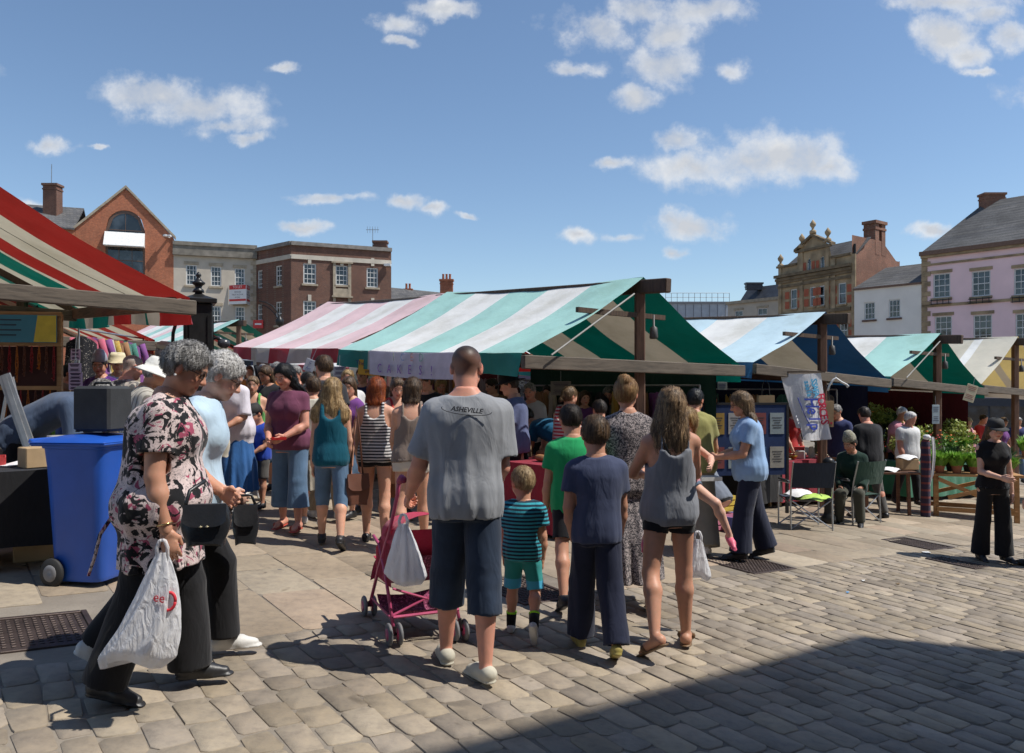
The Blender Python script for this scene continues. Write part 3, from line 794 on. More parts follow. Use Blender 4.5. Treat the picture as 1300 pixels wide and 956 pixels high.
    if shoes:
        mat = shoes[0]; style = shoes[1] if len(shoes) > 1 else 'trainer'
        for sd in (-1, 1):
            hip, kn, an, fd, up = LG[sd]; g = .004; MB_ = np.stack([np.cross(fd, up), fd, up], 1)
            if style == 'sandal':
                pr = [Cone(an-fd*.022*B-up*.043*B, an+fd*.10*B-up*.043*B, .024*B, .026*B, k=.004, flat=(up, .22))]
                pr.append(Cone(an+fd*.06*B-up*.03*B+MB_[:, 0]*.02*B, an+fd*.06*B-up*.03*B-MB_[:, 0]*.02*B, .016*B, .016*B, k=.004, flat=(fd, .5)))
                cloth('sandal', pr, mat, amp=.0003, vxx=.007 if lod == 0 else .011); continue
            hi = .05 if style == 'boot' else .0
            pr = [Cone(an-fd*.018*B-up*.020*B, an+fd*.05*B-up*.026*B, .0245*B, .0225*B, k=.015), Cone(an+fd*.045*B-up*.027*B, an+fd*.094*B-up*.034*B, .0245*B, .016*B, k=.012),
                  Cone(an-fd*.020*B-up*.040*B, an+fd*.099*B-up*.041*B, .0215*B, .0225*B, k=.006, flat=(up, .30))]
            if hi: pr.append(Cone(an-up*.01*B, an+up*hi*B, .027*B, .027*B, k=.01, cutb=True))
            elif style != 'low': pr.append(Cone(an-up*.012*B, an+up*.010*B, .026*B, .026*B, k=.01, cutb=True))
            for p in pr: p.cuts = list(p.cuts)+[(an-up*.0455*B, -up)]
            cloth('shoe', pr, mat, amp=.0012, fr=45, vxx={0: .0065, 1: .010, 2: .018, 3: .026}[lod])
    # ---------- hat
    def hM(): 
        M = Matrix.Identity(4)
        for i in range(3):
            for j in range(3): M[i][j] = Mh[i, j]
        M.translation = Vector(O); return M
    if hat:
        hb = MB(); k = hat[0]; Mx = hM()
        if k == 'sun':
            prof = [(.43, .60), (.40, .78), (.37, .95), (.28, 1.07), (.10, 1.10), (.0, 1.10)]; br = [(.62, .42), (.66, .40), (.64, .44), (.44, .62)]
            hb.lathe([(r*hh, z*hh) for r, z in br+prof[0:]], n=24)
        elif k == 'straw':
            hb.lathe([(r*hh, z*hh) for r, z in [(.72, .60), (.75, .62), (.44, .70), (.42, .95), (.34, 1.08), (.12, 1.06), (.0, 1.05)]], n=24)
        elif k in ('cap', 'flat'):
            prof = [(.395, .60), (.405, .68), (.39, .84), (.31, 1.0), (.16, 1.07), (0, 1.09)] if k == 'cap' else [(.40, .68), (.47, .76), (.46, .86), (.30, 1.0), (.12, 1.05), (0, 1.05)]
            hb.lathe([(r*hh, z*hh) for r, z in prof], n=24)
        elif k == 'crown':
            hb.lathe([(r*hh, z*hh) for r, z in [(.38, .72), (.40, .80), (.36, 1.05), (.22, 1.35), (.05, 1.42), (0, 1.42)]], n=14)
        for i, v in enumerate(hb.v):
            w = 1+.02*math.sin(i*1.7)+.02*math.sin(i*.37)
            hb.v[i] = (v[0]*w, v[1]*1.16*w-.03*hh, v[2]+.012*hh*math.sin(v[0]*30+i*.1))
        if k in ('cap', 'flat'):
            n = 14; vs = []
            for a in range(n+1):
                an_ = math.pi*(.16+.68*a/n)
                for rr_, zz in ((.40, .67), (.40+.30*math.sin(an_)**.6, .60)):
                    vs.append((rr_*hh*math.cos(an_)*(.95), rr_*hh*1.12*math.sin(an_), zz*hh))
                    vs.append((rr_*hh*math.cos(an_)*(.95), rr_*hh*1.12*math.sin(an_), zz*hh-.02*hh))
            fs = []
            for a in range(n):
                q = a*4; fs += [(q, q+4, q+6, q+2), (q+1, q+3, q+7, q+5), (q+2, q+6, q+7, q+3)]
            hb.add(vs, fs)
        hb.v = [tuple(Mx @ Vector(v)) for v in hb.v]
        hb.build('hat', hat[1], rt, smooth=True)
    J.update(dict(o=o, MT=MT, nb=nb, O=O, Mh=Mh, hh=hh, B=B, hand=hnd, arm=AR, leg=LG, root=rt, hp=hp, hM=hM(), MC=MC))
    return J

def surf(J, part, x, z, back=True):
    """the outermost point of a garment near torso coordinates x, z (as fractions of body scale)"""
    o = next(c for c in J['root'].children if c.name.split('.')[0] == part); co = np.zeros(len(o.data.vertices)*3); o.data.vertices.foreach_get('co', co); q = (co.reshape(-1, 3)-J['o']) @ J['MT']/J['B']
    m = (np.abs(q[:, 0]-x) < .012)*(np.abs(q[:, 2]-z) < .012)*((q[:, 1] < 0) if back else (q[:, 1] > 0)); y = q[m > 0, 1]
    return J['o']+J['MT'] @ (npv((x, (y.min() if back else y.max()) if len(y) else (-.09 if back else .09), z))*J['B'])
# ================================================================ camera, sky, sun
SUN_EL, SUN_AZ = 57.0, -7.0      # azimuth measured from +X towards +Y
cd = bpy.data.cameras.new('camera'); cam = bpy.data.objects.new('camera', cd); COL.objects.link(cam)
cam.location = (0, 0, HC); cam.rotation_euler = (R(90), 0, 0)
cd.sensor_width = 36; cd.sensor_fit = 'HORIZONTAL'; cd.lens = F/1300*36; cd.shift_y = (V0-478)/1300; cd.clip_end = 3000; cd.clip_start = .05
SC.camera = cam
SC.view_settings.view_transform = 'Standard'; SC.view_settings.look = 'None'; SC.view_settings.gamma = 1; SC.view_settings.exposure = 0.10
SC.cycles.use_denoising = True; SC.cycles.use_adaptive_sampling = True; SC.cycles.adaptive_threshold = .02
SC.cycles.max_bounces = 8; SC.cycles.transparent_max_bounces = 12
sl = bpy.data.lights.new('sun', 'SUN'); sl.energy = 4.8; sl.angle = R(.53); sl.color = (1, .955, .88)
so = bpy.data.objects.new('sun', sl); COL.objects.link(so)
sdir = Vector((math.cos(R(SUN_EL))*math.cos(R(SUN_AZ)), math.cos(R(SUN_EL))*math.sin(R(SUN_AZ)), math.sin(R(SUN_EL))))
so.rotation_euler = sdir.to_track_quat('Z', 'Y').to_euler(); so.location = (20, 0, 30)
W = bpy.data.worlds.new('World'); SC.world = W; W.use_nodes = True
def make_world():
    nt = W.node_tree; nt.nodes.clear(); L = nt.links
    out = N(nt, 'ShaderNodeOutputWorld'); bg = N(nt, 'ShaderNodeBackground'); bg.inputs[1].default_value = 1.0
    sky = N(nt, 'ShaderNodeTexSky'); sky.sky_type = 'NISHITA'; sky.sun_disc = False
    sky.sun_elevation = R(SUN_EL); sky.sun_rotation = R(90-SUN_AZ); sky.air_density = 1.0; sky.dust_density = .25; sky.ozone_density = 2.2; sky.altitude = 100
    bs = mixc(nt, sky.outputs[0], (.122, .126, .128), 1.0, 'MULTIPLY')
    tc = N(nt, 'ShaderNodeTexCoord'); sp = N(nt, 'ShaderNodeSeparateXYZ'); L.new(tc.outputs['Generated'], sp.inputs[0])
    my = N(nt, 'ShaderNodeMath', operation='MAXIMUM'); L.new(sp.outputs[1], my.inputs[0]); my.inputs[1].default_value = .02
    def dv(i):
        d = N(nt, 'ShaderNodeMath', operation='DIVIDE'); L.new(sp.outputs[i], d.inputs[0]); L.new(my.outputs[0], d.inputs[1]); return d.outputs[0]
    cb = N(nt, 'ShaderNodeCombineXYZ'); L.new(dv(0), cb.inputs[0]); L.new(dv(2), cb.inputs[1])
    vec = cb.outputs[0]
    # warp for ragged outlines
    nz = noise(nt, vec, 7, 7, .62); nz.inputs['Distortion'].default_value = .25
    wsub = N(nt, 'ShaderNodeVectorMath', operation='SUBTRACT'); L.new(nz.outputs[1], wsub.inputs[0]); wsub.inputs[1].default_value = (.5, .5, .5)
    wm = N(nt, 'ShaderNodeVectorMath', operation='MULTIPLY_ADD'); L.new(wsub.outputs[0], wm.inputs[0]); wm.inputs[1].default_value = (.105, .06, 0); L.new(vec, wm.inputs[2])
    wv = wm.outputs[0]
    blobs = [(200, 118, 70, 22), (255, 132, 90, 28), (290, 155, 62, 16), (318, 172, 30, 10), (72, 185, 30, 13), (118, 188, 12, 4), (357, 77, 22, 8),
             (508, 28, 34, 16), (560, 4, 62, 13), (512, 50, 26, 8), (752, 36, 56, 26), (850, 78, 62, 32), (862, 38, 46, 20), (900, 12, 54, 22), (820, 8, 54, 20), (735, 83, 34, 13), (936, 90, 28, 16),
             (808, 124, 38, 20), (950, 205, 112, 36), (1010, 198, 84, 36), (885, 210, 86, 24), (862, 172, 34, 20), (1050, 212, 46, 20), (872, 286, 66, 22), (849, 279, 34, 18),
             (730, 300, 26, 11), (778, 300, 24, 9), (850, 325, 22, 8), (1205, 45, 48, 34), (1225, 68, 34, 18), (1285, 48, 44, 24), (1200, 4, 84, 14), (1250, 20, 40, 18),
             (422, 254, 54, 9), (508, 256, 30, 12), (542, 263, 24, 9), (592, 273, 20, 5), (386, 291, 34, 8), (1190, 298, 28, 10), (772, 206, 30, 9), (20, 268, 60, 12), (1240, 88, 28, 8), (1400, 120, 120, 40), (-120, 90, 120, 36)]
    cur = None
    for (u, v, rx_, ry_) in blobs:
        a = N(nt, 'ShaderNodeVectorMath', operation='MULTIPLY_ADD'); L.new(wv, a.inputs[0])
        kx, ky = F/(rx_*1.12), F/(ry_*1.15)
        a.inputs[1].default_value = (kx, ky, 0); a.inputs[2].default_value = (-(u-U0)/F*kx, -(V0-v)/F*ky, 0)
        ln = N(nt, 'ShaderNodeVectorMath', operation='LENGTH'); L.new(a.outputs[0], ln.inputs[0])
        s = N(nt, 'ShaderNodeMath', operation='SUBTRACT'); s.inputs[0].default_value = 1; L.new(ln.outputs['Value'], s.inputs[1])
        if cur is None: cur = s.outputs[0]
        else:
            m = N(nt, 'ShaderNodeMath', operation='SMOOTH_MAX'); L.new(cur, m.inputs[0]); L.new(s.outputs[0], m.inputs[1]); m.inputs[2].default_value = .15; cur = m.outputs[0]
    n2 = noise(nt, vec, 17, 8, .62)
    ma = N(nt, 'ShaderNodeMath', operation='MULTIPLY_ADD'); L.new(n2.outputs[0], ma.inputs[0]); ma.inputs[1].default_value = 2.3; ma.inputs[2].default_value = -1.17
    ad = N(nt, 'ShaderNodeMath', operation='ADD'); L.new(cur, ad.inputs[0]); L.new(ma.outputs[0], ad.inputs[1])
    mk = ramp(nt, [(-.0, (0, 0, 0)), (.2, (.12,)*3), (.55, (.62,)*3), (1, (1, 1, 1))]); L.new(ad.outputs[0], mk.inputs[0])
    gt = N(nt, 'ShaderNodeMath', operation='GREATER_THAN'); L.new(sp.outputs[1], gt.inputs[0]); gt.inputs[1].default_value = .05
    mm = N(nt, 'ShaderNodeMath', operation='MULTIPLY'); L.new(mk.outputs[0], mm.inputs[0]); L.new(gt.outputs[0], mm.inputs[1])
    n3 = noise(nt, vec, 9, 6, .6); 
    dens = N(nt, 'ShaderNodeMath', operation='MULTIPLY_ADD'); L.new(cur, dens.inputs[0]); dens.inputs[1].default_value = .55; L.new(n3.outputs[0], dens.inputs[2])
    cc = ramp(nt, [(.45, (.66, .70, .76)), (.70, (.78, .79, .80)), (.95, (.56, .59, .64))]); L.new(dens.outputs[0], cc.inputs[0])
    # thin high haze
    L.new(mixc(nt, bs, cc.outputs[0], mm.outputs[0]), bg.inputs[0]); L.new(bg.outputs[0], out.inputs[0])
make_world()

# ================================================================ ground
AX = npv((.585, -.811)); BX = npv((.811, .585)); P0 = npv((1.77, 7.15))     # joints run along AX, the seam between slabs and setts along BX
def ground_mat():
    m, nt, out = _nt('joint dirt'); L = nt.links; b = N(nt, 'ShaderNodeBsdfPrincipled'); b.inputs['Roughness'].default_value = .95
    v = mapping(nt); n1 = noise(nt, v, .8, 8, .65); r = ramp(nt, [(.3, (.12, .10, .08)), (.7, (.30, .26, .21))]); L.new(n1.outputs[0], r.inputs[0])
    L.new(r.outputs[0], b.inputs['Base Color']); n2 = noise(nt, v, 40, 4); L.new(bump(nt, n2.outputs[0], .5, .01), b.inputs['Normal']); L.new(b.outputs[0], out.inputs[0]); return m
def stone_mat(name, rough=.82, bsc=30):
    m, nt, out = _nt(name); L = nt.links; b = N(nt, 'ShaderNodeBsdfPrincipled')
    a = N(nt, 'ShaderNodeVertexColor'); a.layer_name = 'Col'
    v = mapping(nt); n1 = noise(nt, v, 1.1, 8, .68); r = ramp(nt, [(.3, (.74, .72, .70)), (.68, (1.14, 1.13, 1.12))]); L.new(n1.outputs[0], r.inputs[0])
    n2 = noise(nt, v, 14, 8, .7); r2 = ramp(nt, [(.28, (.72, .72, .74)), (.5, (1,)*3), (.72, (1.16, 1.14, 1.10))]); L.new(n2.outputs[0], r2.inputs[0])
    n3 = noise(nt, v, 5, 2, .5, .5); r3 = ramp(nt, [(.70, (0,)*3), (.76, (1,)*3)]); L.new(n3.outputs[0], r3.inputs[0])
    c = mixc(nt, mixc(nt, a.outputs[0], r.outputs[0], 1.0, 'MULTIPLY'), r2.outputs[0], 1.0, 'MULTIPLY')
    c = mixc(nt, c, mixc(nt, c, (.5, .48, .45), 1.0, 'MULTIPLY'), r3.outputs[0])
    vo = N(nt, 'ShaderNodeTexVoronoi'); vo.inputs['Scale'].default_value = 2.1; L.new(v, vo.inputs['Vector'])
    rv = ramp(nt, [(0, (1,)*3), (.035, (1,)*3), (.05, (0,)*3)]); L.new(vo.outputs['Distance'], rv.inputs[0])      # trodden chewing gum
    c = mixc(nt, c, (.13, .125, .12), rv.outputs[0])
    L.new(c, b.inputs['Base Color']); rr = N(nt, 'ShaderNodeMapRange'); rr.inputs[3].default_value = rough-.16; rr.inputs[4].default_value = rough+.1; L.new(n2.outputs[0], rr.inputs[0]); L.new(rr.outputs[0], b.inputs['Roughness'])
    n4 = noise(nt, v, bsc, 6, .7); n5 = noise(nt, v, 5, 4, .6)
    L.new(bump(nt, n4.outputs[0], .55, .006, bump(nt, n5.outputs[0], .3, .015)), b.inputs['Normal'])
    L.new(b.outputs[0], out.inputs[0]); return m
def setting():
    g = MB(); xs = [-600, -80, -30, 0, 30, 80, 600]; ys = [-300, -40, 0, 30, 80, 300, 1500]
    for j in range(len(ys)-1):
        for i in range(len(xs)-1):
            g.add([(xs[i], ys[j], gz(xs[i])-.007), (xs[i+1], ys[j], gz(xs[i+1])-.007), (xs[i+1], ys[j+1], gz(xs[i+1])-.007), (xs[i], ys[j+1], gz(xs[i])-.007)], [(0, 1, 2, 3)])
    o = g.build('ground', ground_mat()); tag(o, 'sandy joint bed beneath the market square paving', kind='structure')
    rg = random.Random(3)
    def stones(name, s0, s1, t0, t1, lrange, wrange, dark, cols, jit, bulge, label, mat, keep):
        mb = MB(); cl = []
        s_or_t = t0; row = 0
        while s_or_t < t1:
            w = rg.uniform(*wrange); s = s0+(rg.uniform(-.3, 0) if s0 < -5 else 0)
            while s < s1:
                l = rg.uniform(*lrange)
                if s1 < 5 and s+l > s1-.3: l = max(.2, s1-s)
                cs, ct = s+l/2, s_or_t+w/2
                c = P0+AX*cs+BX*ct; dd = c
                if cs-l/2 > s0-.02 and cs-l/2 < s1 and (s1 > 5 or cs+l/2 < s1+.12) and keep(c[0], c[1]):
                    gp = rg.uniform(.002, .006)*dark; hl, hw = l/2-gp, w/2-gp; k = min(.035, min(hl, hw)*.3)
                    pts = [(-hl+k, -hw), (hl-k, -hw), (hl, -hw+k), (hl, hw-k), (hl-k, hw), (-hl+k, hw), (-hl, hw-k), (-hl, -hw+k)]
                    pts = [(x+rg.uniform(-jit, jit), y+rg.uniform(-jit, jit)) for x, y in pts]
                    hz = rg.uniform(-.003, .002); tx, ty = rg.uniform(-.007, .007), rg.uniform(-.007, .007)
                    vs = []
                    for f_, zz in ((1.0, -.03), (1.0, -.004), (.965, 0.0)):
                        for x, y in pts:
                            q = P0+AX*(cs+x*f_)+BX*(ct+y*f_); vs.append((q[0], q[1], gz(q[0])+zz+hz+(x*tx+y*ty)*(zz > -.02)))
                    q = P0+AX*cs+BX*ct; vs.append((q[0], q[1], gz(q[0])+hz+bulge))
                    fs = []
                    for kx in (0, 1):
                        for i in range(8):
                            j = (i+1) % 8; fs.append((kx*8+i, kx*8+8+i, kx*8+8+j, kx*8+j))
                    for i in range(8): fs.append((16+i, 24, 16+(i+1) % 8))
                    mb.add(vs, fs)
                    b = rg.choice(cols); f1 = rg.uniform(.76, 1.18); cl += [(b[0]*f1, b[1]*f1, b[2]*f1, 1)]*25
                s += l
            s_or_t += w; row += 1
        o = mb.build(name, mat, col=cl); me = o.data
        me.polygons.foreach_set('use_smooth', [True]*len(me.polygons)); me.set_sharp_from_angle(angle=R(50))
        tag(o, label, kind='structure'); return o
    sm = stone_mat('sett stone'); fm = stone_mat('flag stone', .8, 24)
    inview = lambda x, y: y > 1.5 and abs(x) < y*.80+1.6
    # the holes in the paving that carry the iron covers
    holes = []
    for (u, v, a, b) in COVERS:
        g_ = G(u, v); holes.append((g_.x, g_.y, a, b))
    def free(x, y):
        for hx, hy, a, b in holes:
            d = npv((x-hx, y-hy)); 
            if abs(d @ AX) < a/2+.08 and abs(d @ BX) < b/2+.08: return False
        return True
    stones('setts', 0, 9, -12, 14, (.17, .31), (.135, .18), 1.1, [(.29, .243, .185), (.31, .262, .198), (.275, .23, .178), (.32, .265, .192), (.285, .243, .195)],   .010, .0015,
           'worn grey sandstone setts laid in diagonal rows', sm, lambda x, y: inview(x, y) and free(x, y))
    stones('flagstones', -22, 0, -18, 16, (.5, 1.15), (.38, .58), .8, [(.31, .248, .178), (.345, .28, .205), (.285, .235, .172), (.315, .243, .178), (.35, .295, .22)], .010, .002,
           'large worn buff stone slabs of the market square', fm, lambda x, y: abs(x) < y*.75+4 and y > 2 and y < 26 and free(x, y))
COVERS = [(55, 800, .62, .50), (665, 748, .7, .5), (950, 716, .62, .62), (1165, 690, .62, .5), (1215, 714, .5, .3)]
setting()
def covers():
    iron = plain('cast iron cover', (.075, .055, .048), .55, .35, 6, .4, metal=.55)
    for i, (u, v, a, b) in enumerate(COVERS):
        g_ = G(u, v); lab = ['rusty square iron cover in the slabs at the left edge', 'iron cover behind the toddler in striped shirt', 'iron grid cover by the feet of the woman in blue blouse',
                             'dark iron cover set in slabs beside the trestle table', 'small drain cover near the girl in black'][i]
        t = thing('manhole_cover', lab, 'manhole cover', (g_.x, g_.y, gz(g_.x)-.004), math.atan2(AX[1], AX[0]), 'iron covers set in the paving')
        sk = Matrix.Rotation(0, 3, 'Z')
        fr = MB(); 
        for sx, sy, w, h in ((0, -b/2, a, .035), (0, b/2, a, .035), (-a/2, 0, .035, b), (a/2, 0, .035, b)):
            fr.box((sx, sy, 0.0), (w+.034 if h < .05 else w, h-.001 if h < .05 else h-.036, .02), bev=.003)
        pl = MB(); pl.box((0, 0, -.008), (a-.04, b-.04, .016))
        n = int(a/.045)
        for p in range(n):
            for q in range(int(b/.045)):
                pl.box((-a/2+.045+p*.045, -b/2+.045+q*.045, .003), (.026, .026, .008), bev=.003)
        # follow the slope of the square
        for mb_ in (fr, pl):
            th = math.atan2(AX[1], AX[0]); mb_.v = [(x, y, z-SL*(x*math.cos(th)-y*math.sin(th))) for x, y, z in mb_.v]
        fr.build('frame', iron, t); pl.build('plate', iron, t)
covers()
def litter():
    pm = plain('litter paper', (.75, .75, .72), .7, .05)
    for (u, v, r, lab) in ((1176, 702, .05, 'white round paper lid lying on the setts'), (1076, 753, .015, 'blue scrap of litter on the setts'), (1096, 738, .018, 'pale scrap of litter on the setts'), (1140, 742, .02, 'brown leaf lying on the setts'), (718, 700, .02, 'white scrap of paper beside the green shirted boy')):
        g_ = G(u, v); m = MB(); c = {'blue': (.1, .35, .7), 'brow': (.2, .13, .06)}.get(lab[:4], (.72, .72, .70))
        n = 9; vs = [(0, 0, .006)]
        for i in range(n):
            a = 2*math.pi*i/n; rr = r*(1+.25*math.sin(i*2.3)) if r < .04 else r; x, y = rr*math.cos(a), rr*math.sin(a); vs.append((x, y, .003+.004*math.sin(i*1.9)-SL*x))
        vs2 = [(x, y, z+.003) for x, y, z in vs]; k = n+1
        fs = [(0, 1+(i+1) % n, 1+i) for i in range(n)]+[(k, k+1+i, k+1+(i+1) % n) for i in range(n)]+[(1+i, 1+(i+1) % n, k+1+(i+1) % n, k+1+i) for i in range(n)]
        m.add(vs+vs2, fs); o = m.build('litter', plain('litter '+str(c), c, .7, .05), loc=(g_.x, g_.y, g_.z+.004)); tag(o, lab, 'litter', 'scraps of litter on the paving')
litter()
# ================================================================ buildings round the square
class Wl:
    """a wall line between two plan points, addressed by photo measurements"""
    def __init__(s, p0, p1): s.p0 = npv(p0); s.p1 = npv(p1); d = s.p1-s.p0; s.L = float(np.hypot(*d)); s.d = d/s.L; s.n = npv((s.d[1], -s.d[0]))
    def s_(s, u):
        k = (u-U0)/F; return float((k*s.p0[1]-s.p0[0])/(s.d[0]-k*s.d[1]))
    def z_(s, u, v): q = s.p0+s.d*s.s_(u); return HC-(v-V0)/F*q[1]
    def pt(s, a, z, out=0.0): q = s.p0+s.d*a+s.n*out; return (q[0], q[1], z)
GL = glassmat(); FRM = plain('white window paint', (.62, .62, .60), .5, .08, bmp=.05)
def wloc(th, v): l = th.location; return (v[0]-l[0], v[1]-l[1], v[2]-l[2])
def wall(th, wl, zb, zt, ops, mat, name='wall', top=None, rev=.14):
    """zt height or top(s); ops: dicts s0,s1,z0,z1,(arch),cols,rows,kind"""
    m = MB(); topf = top or (lambda a: zt)
    xs = {0.0, wl.L}
    for o in ops:
        xs |= {o['s0'], o['s1']}
        if o.get('arch'):
            for i in range(1, 8): xs.add(o['s0']+(o['s1']-o['s0'])*i/8)
    if top:
        for i in range(1, 24): xs.add(wl.L*i/24)
    xs = sorted(xs)
    def hi(o, a):
        if not o.get('arch'): return o['z1']
        c = (o['s0']+o['s1'])/2; r = (o['s1']-o['s0'])/2; q = max(0, 1-((a-c)/r)**2)**.5
        return o['z1']-o['arch']+o['arch']*q
    def q4(a0, a1, za0, za1, zb0, zb1):
        if max(zb0-za0, zb1-za1) < 1e-4: return
        m.add([wloc(th, wl.pt(a0, za0)), wloc(th, wl.pt(a1, za1)), wloc(th, wl.pt(a1, zb1)), wloc(th, wl.pt(a0, zb0))], [(0, 1, 2, 3)])
    for a0, a1 in zip(xs[:-1], xs[1:]):
        if a1-a0 < 1e-5: continue
        mid = (a0+a1)/2; cov = sorted([o for o in ops if o['s0'] <= mid <= o['s1']], key=lambda o: o['z0'])
        c0 = c1 = zb
        for o in cov:
            q4(a0, a1, c0, c1, o['z0'], o['z0']); c0, c1 = hi(o, a0), hi(o, a1)
        q4(a0, a1, c0, c1, topf(a0), topf(a1))
    for o in ops:
        segs = [(o['s0'], o['z0']), (o['s1'], o['z0'])]
        if o.get('arch'): segs += [(o['s0']+(o['s1']-o['s0'])*i/8, hi(o, o['s0']+(o['s1']-o['s0'])*i/8)) for i in range(8, -1, -1)]
        else: segs += [(o['s1'], o['z1']), (o['s0'], o['z1'])]
        for i in range(len(segs)):
            (a, z), (b, w) = segs[i], segs[(i+1) % len(segs)]
            m.add([wloc(th, wl.pt(a, z)), wloc(th, wl.pt(b, w)), wloc(th, wl.pt(b, w, -rev)), wloc(th, wl.pt(a, z, -rev))], [(0, 3, 2, 1)])
    w = m.build(name, mat, th)
    for o in ops: window(th, wl, o, hi, rev)
    return w
def slab(m, th, wl, s0, s1, z0, z1, o0, o1):
    vs = [wloc(th, wl.pt(a, z, o)) for z in (z0, z1) for a, o in ((s0, o1), (s1, o1), (s1, o0), (s0, o0))]
    m.add(vs, [(0, 3, 2, 1), (4, 5, 6, 7), (0, 1, 5, 4), (1, 2, 6, 5), (2, 3, 7, 6), (3, 0, 4, 7)])
def window(th, wl, o, hi, rev):
    f = MB(); s0, s1, z0, z1 = o['s0'], o['s1'], o['z0'], o['z1']; W_, H_ = s1-s0, z1-z0; fw = o.get('fw', .09); a0, a1 = -rev+.02, -rev+.075
    zt = z1-(o.get('arch') or 0)
    slab(f, th, wl, s0, s0+fw, z0, zt, a0, a1); slab(f, th, wl, s1-fw, s1, z0, zt, a0, a1); slab(f, th, wl, s0+fw, s1-fw, z0, z0+fw, a0, a1)
    if not o.get('arch'): slab(f, th, wl, s0+fw, s1-fw, z1-fw, z1, a0, a1)
    else:
        n = 8
        for i in range(n):
            b0 = s0+W_*i/n; b1 = s0+W_*(i+1)/n; c = (s0+s1)/2
            vs = []
            for off in (a0, a1):
                for b_ in (b0, b1):
                    z = hi(o, b_); vs += [wloc(th, wl.pt(b_, z, off)), wloc(th, wl.pt(c+(b_-c)*.84, zt+(z-zt)*.84, off))]
            f.add(vs, [(0, 2, 3, 1), (4, 5, 7, 6), (1, 3, 7, 5), (0, 4, 6, 2)])
        if o.get('cols', 1) > 1: slab(f, th, wl, s0+fw, s1-fw, zt-.03, zt+.03, a0, a1)
    cols, rows = o.get('cols', 1), o.get('rows', 1); bw = o.get('bw', .035)
    for i in range(1, cols): c = s0+W_*i/cols; slab(f, th, wl, c-bw/2, c+bw/2, z0+fw, (zt if not o.get('arch') else z1-.12), a0+.012, a1-.008)
    for j in range(1, rows):
        c = z0+(zt-z0)*j/rows; b2 = bw*(1.8 if (j*2 == rows or o.get('sash') == j) else 1); slab(f, th, wl, s0+fw, s1-fw, c-b2/2, c+b2/2, a0+.010, a1-.006)
    fo = f.build('window', o.get('frm', FRM), th)
    g = MB(); zz = z1-.02
    if o.get('arch'): pts = [wl.pt(s0+.01, z0, a0+.01), wl.pt(s1-.01, z0, a0+.01)]+[wl.pt(s0+W_*i/8, hi(o, s0+W_*i/8)-.01, a0+.01) for i in range(8, -1, -1)]
    else: pts = [wl.pt(s0+.01, z0, a0+.01), wl.pt(s1-.01, z0, a0+.01), wl.pt(s1-.01, zz, a0+.01), wl.pt(s0+.01, zz, a0+.01)]
    pts2 = [(p[0]-wl.n[0]*.012, p[1]-wl.n[1]*.012, p[2]) for p in pts]; n = len(pts)
    g.add([wloc(th, p) for p in pts]+[wloc(th, p) for p in pts2], [tuple(range(n)), tuple(reversed(range(n, 2*n)))])
    g.build('pane', o.get('glass', GL), fo)
    # what is behind the glass: curtain or dark room
    if o.get('blind'):
        b = MB(); slab(b, th, wl, s0+.03, s0+W_*o['blind'], z0+.05, z1-.05, a0-.10, a0-.08); b.build('curtain', plain('net curtain', (.5, .5, .48), .9, .2), fo)
    if o.get('sill'):
        b = MB(); slab(b, th, wl, s0-.12, s1+.12, z0-.14, z0, -.02, .12); b.build('sill', o['sill'], fo)
    if o.get('lintel'):
        b = MB(); slab(b, th, wl, s0-.14, s1+.14, z1+.02, z1+.24, -.01, .05); b.build('lintel', o['lintel'], fo)
def W4(wl, u0, u1, v0, v1, **k):
    s0, s1 = wl.s_(u0), wl.s_(u1); um = (u0+u1)/2
    return dict(s0=s0, s1=s1, z0=wl.z_(um, v1), z1=wl.z_(um, v0), **k)
def roofgrid(pts, mat, name, th, thick=.12):
    m = MB(); n = len(pts); lo = [(x, y, z-thick) for x, y, z in pts]
    m.add([wloc(th, p) for p in pts]+[wloc(th, p) for p in lo], [tuple(range(n)), tuple(reversed(range(n, 2*n)))]+[(i, i+n, (i+1) % n+n, (i+1) % n) for i in range(n)])
    return m.build(name, mat, th)
def plainwall(th, p0, p1, zb, zt, mat, name='wall'):
    m = MB(); m.add([wloc(th, (p0[0], p0[1], zb)), wloc(th, (p1[0], p1[1], zb)), wloc(th, (p1[0], p1[1], zt)), wloc(th, (p0[0], p0[1], zt))], [(0, 1, 2, 3)]); return m.build(name, mat, th)
SLATE = brickmat('roof slates', (.095, .095, .10), (.14, .135, .13), (.05, .05, .05), .3, .22, .012, .5, .35)
STONE = plain('buff stone', (.36, .30, .22), .85, .25, 3, .3); STONED = plain('weathered sandstone', (.34, .25, .15), .88, .4, 1.2, .4)
OR_BR = brickmat('orange brick', (.50, .145, .062), (.38, .105, .048), (.30, .17, .11), stain=.15, bmp=.2)
BR_BR = brickmat('brown brick', (.185, .072, .045), (.13, .055, .04), (.17, .12, .09), stain=.2, bmp=.2)
RD_BR = brickmat('red side brick', (.26, .095, .055), (.18, .07, .045), (.25, .17, .12), stain=.3, bmp=.2)
CREAM = plain('cream render', (.50, .44, .36), .85, .10, 1.2, .15); WHITE = plain('white render', (.80, .75, .68), .85, .06, .9, .1)
PINK = plain('pink render', (.86, .62, .63), .85, .06, .8, .1); DKM = plain('dark lead', (.05, .055, .065), .5, .3, 3)
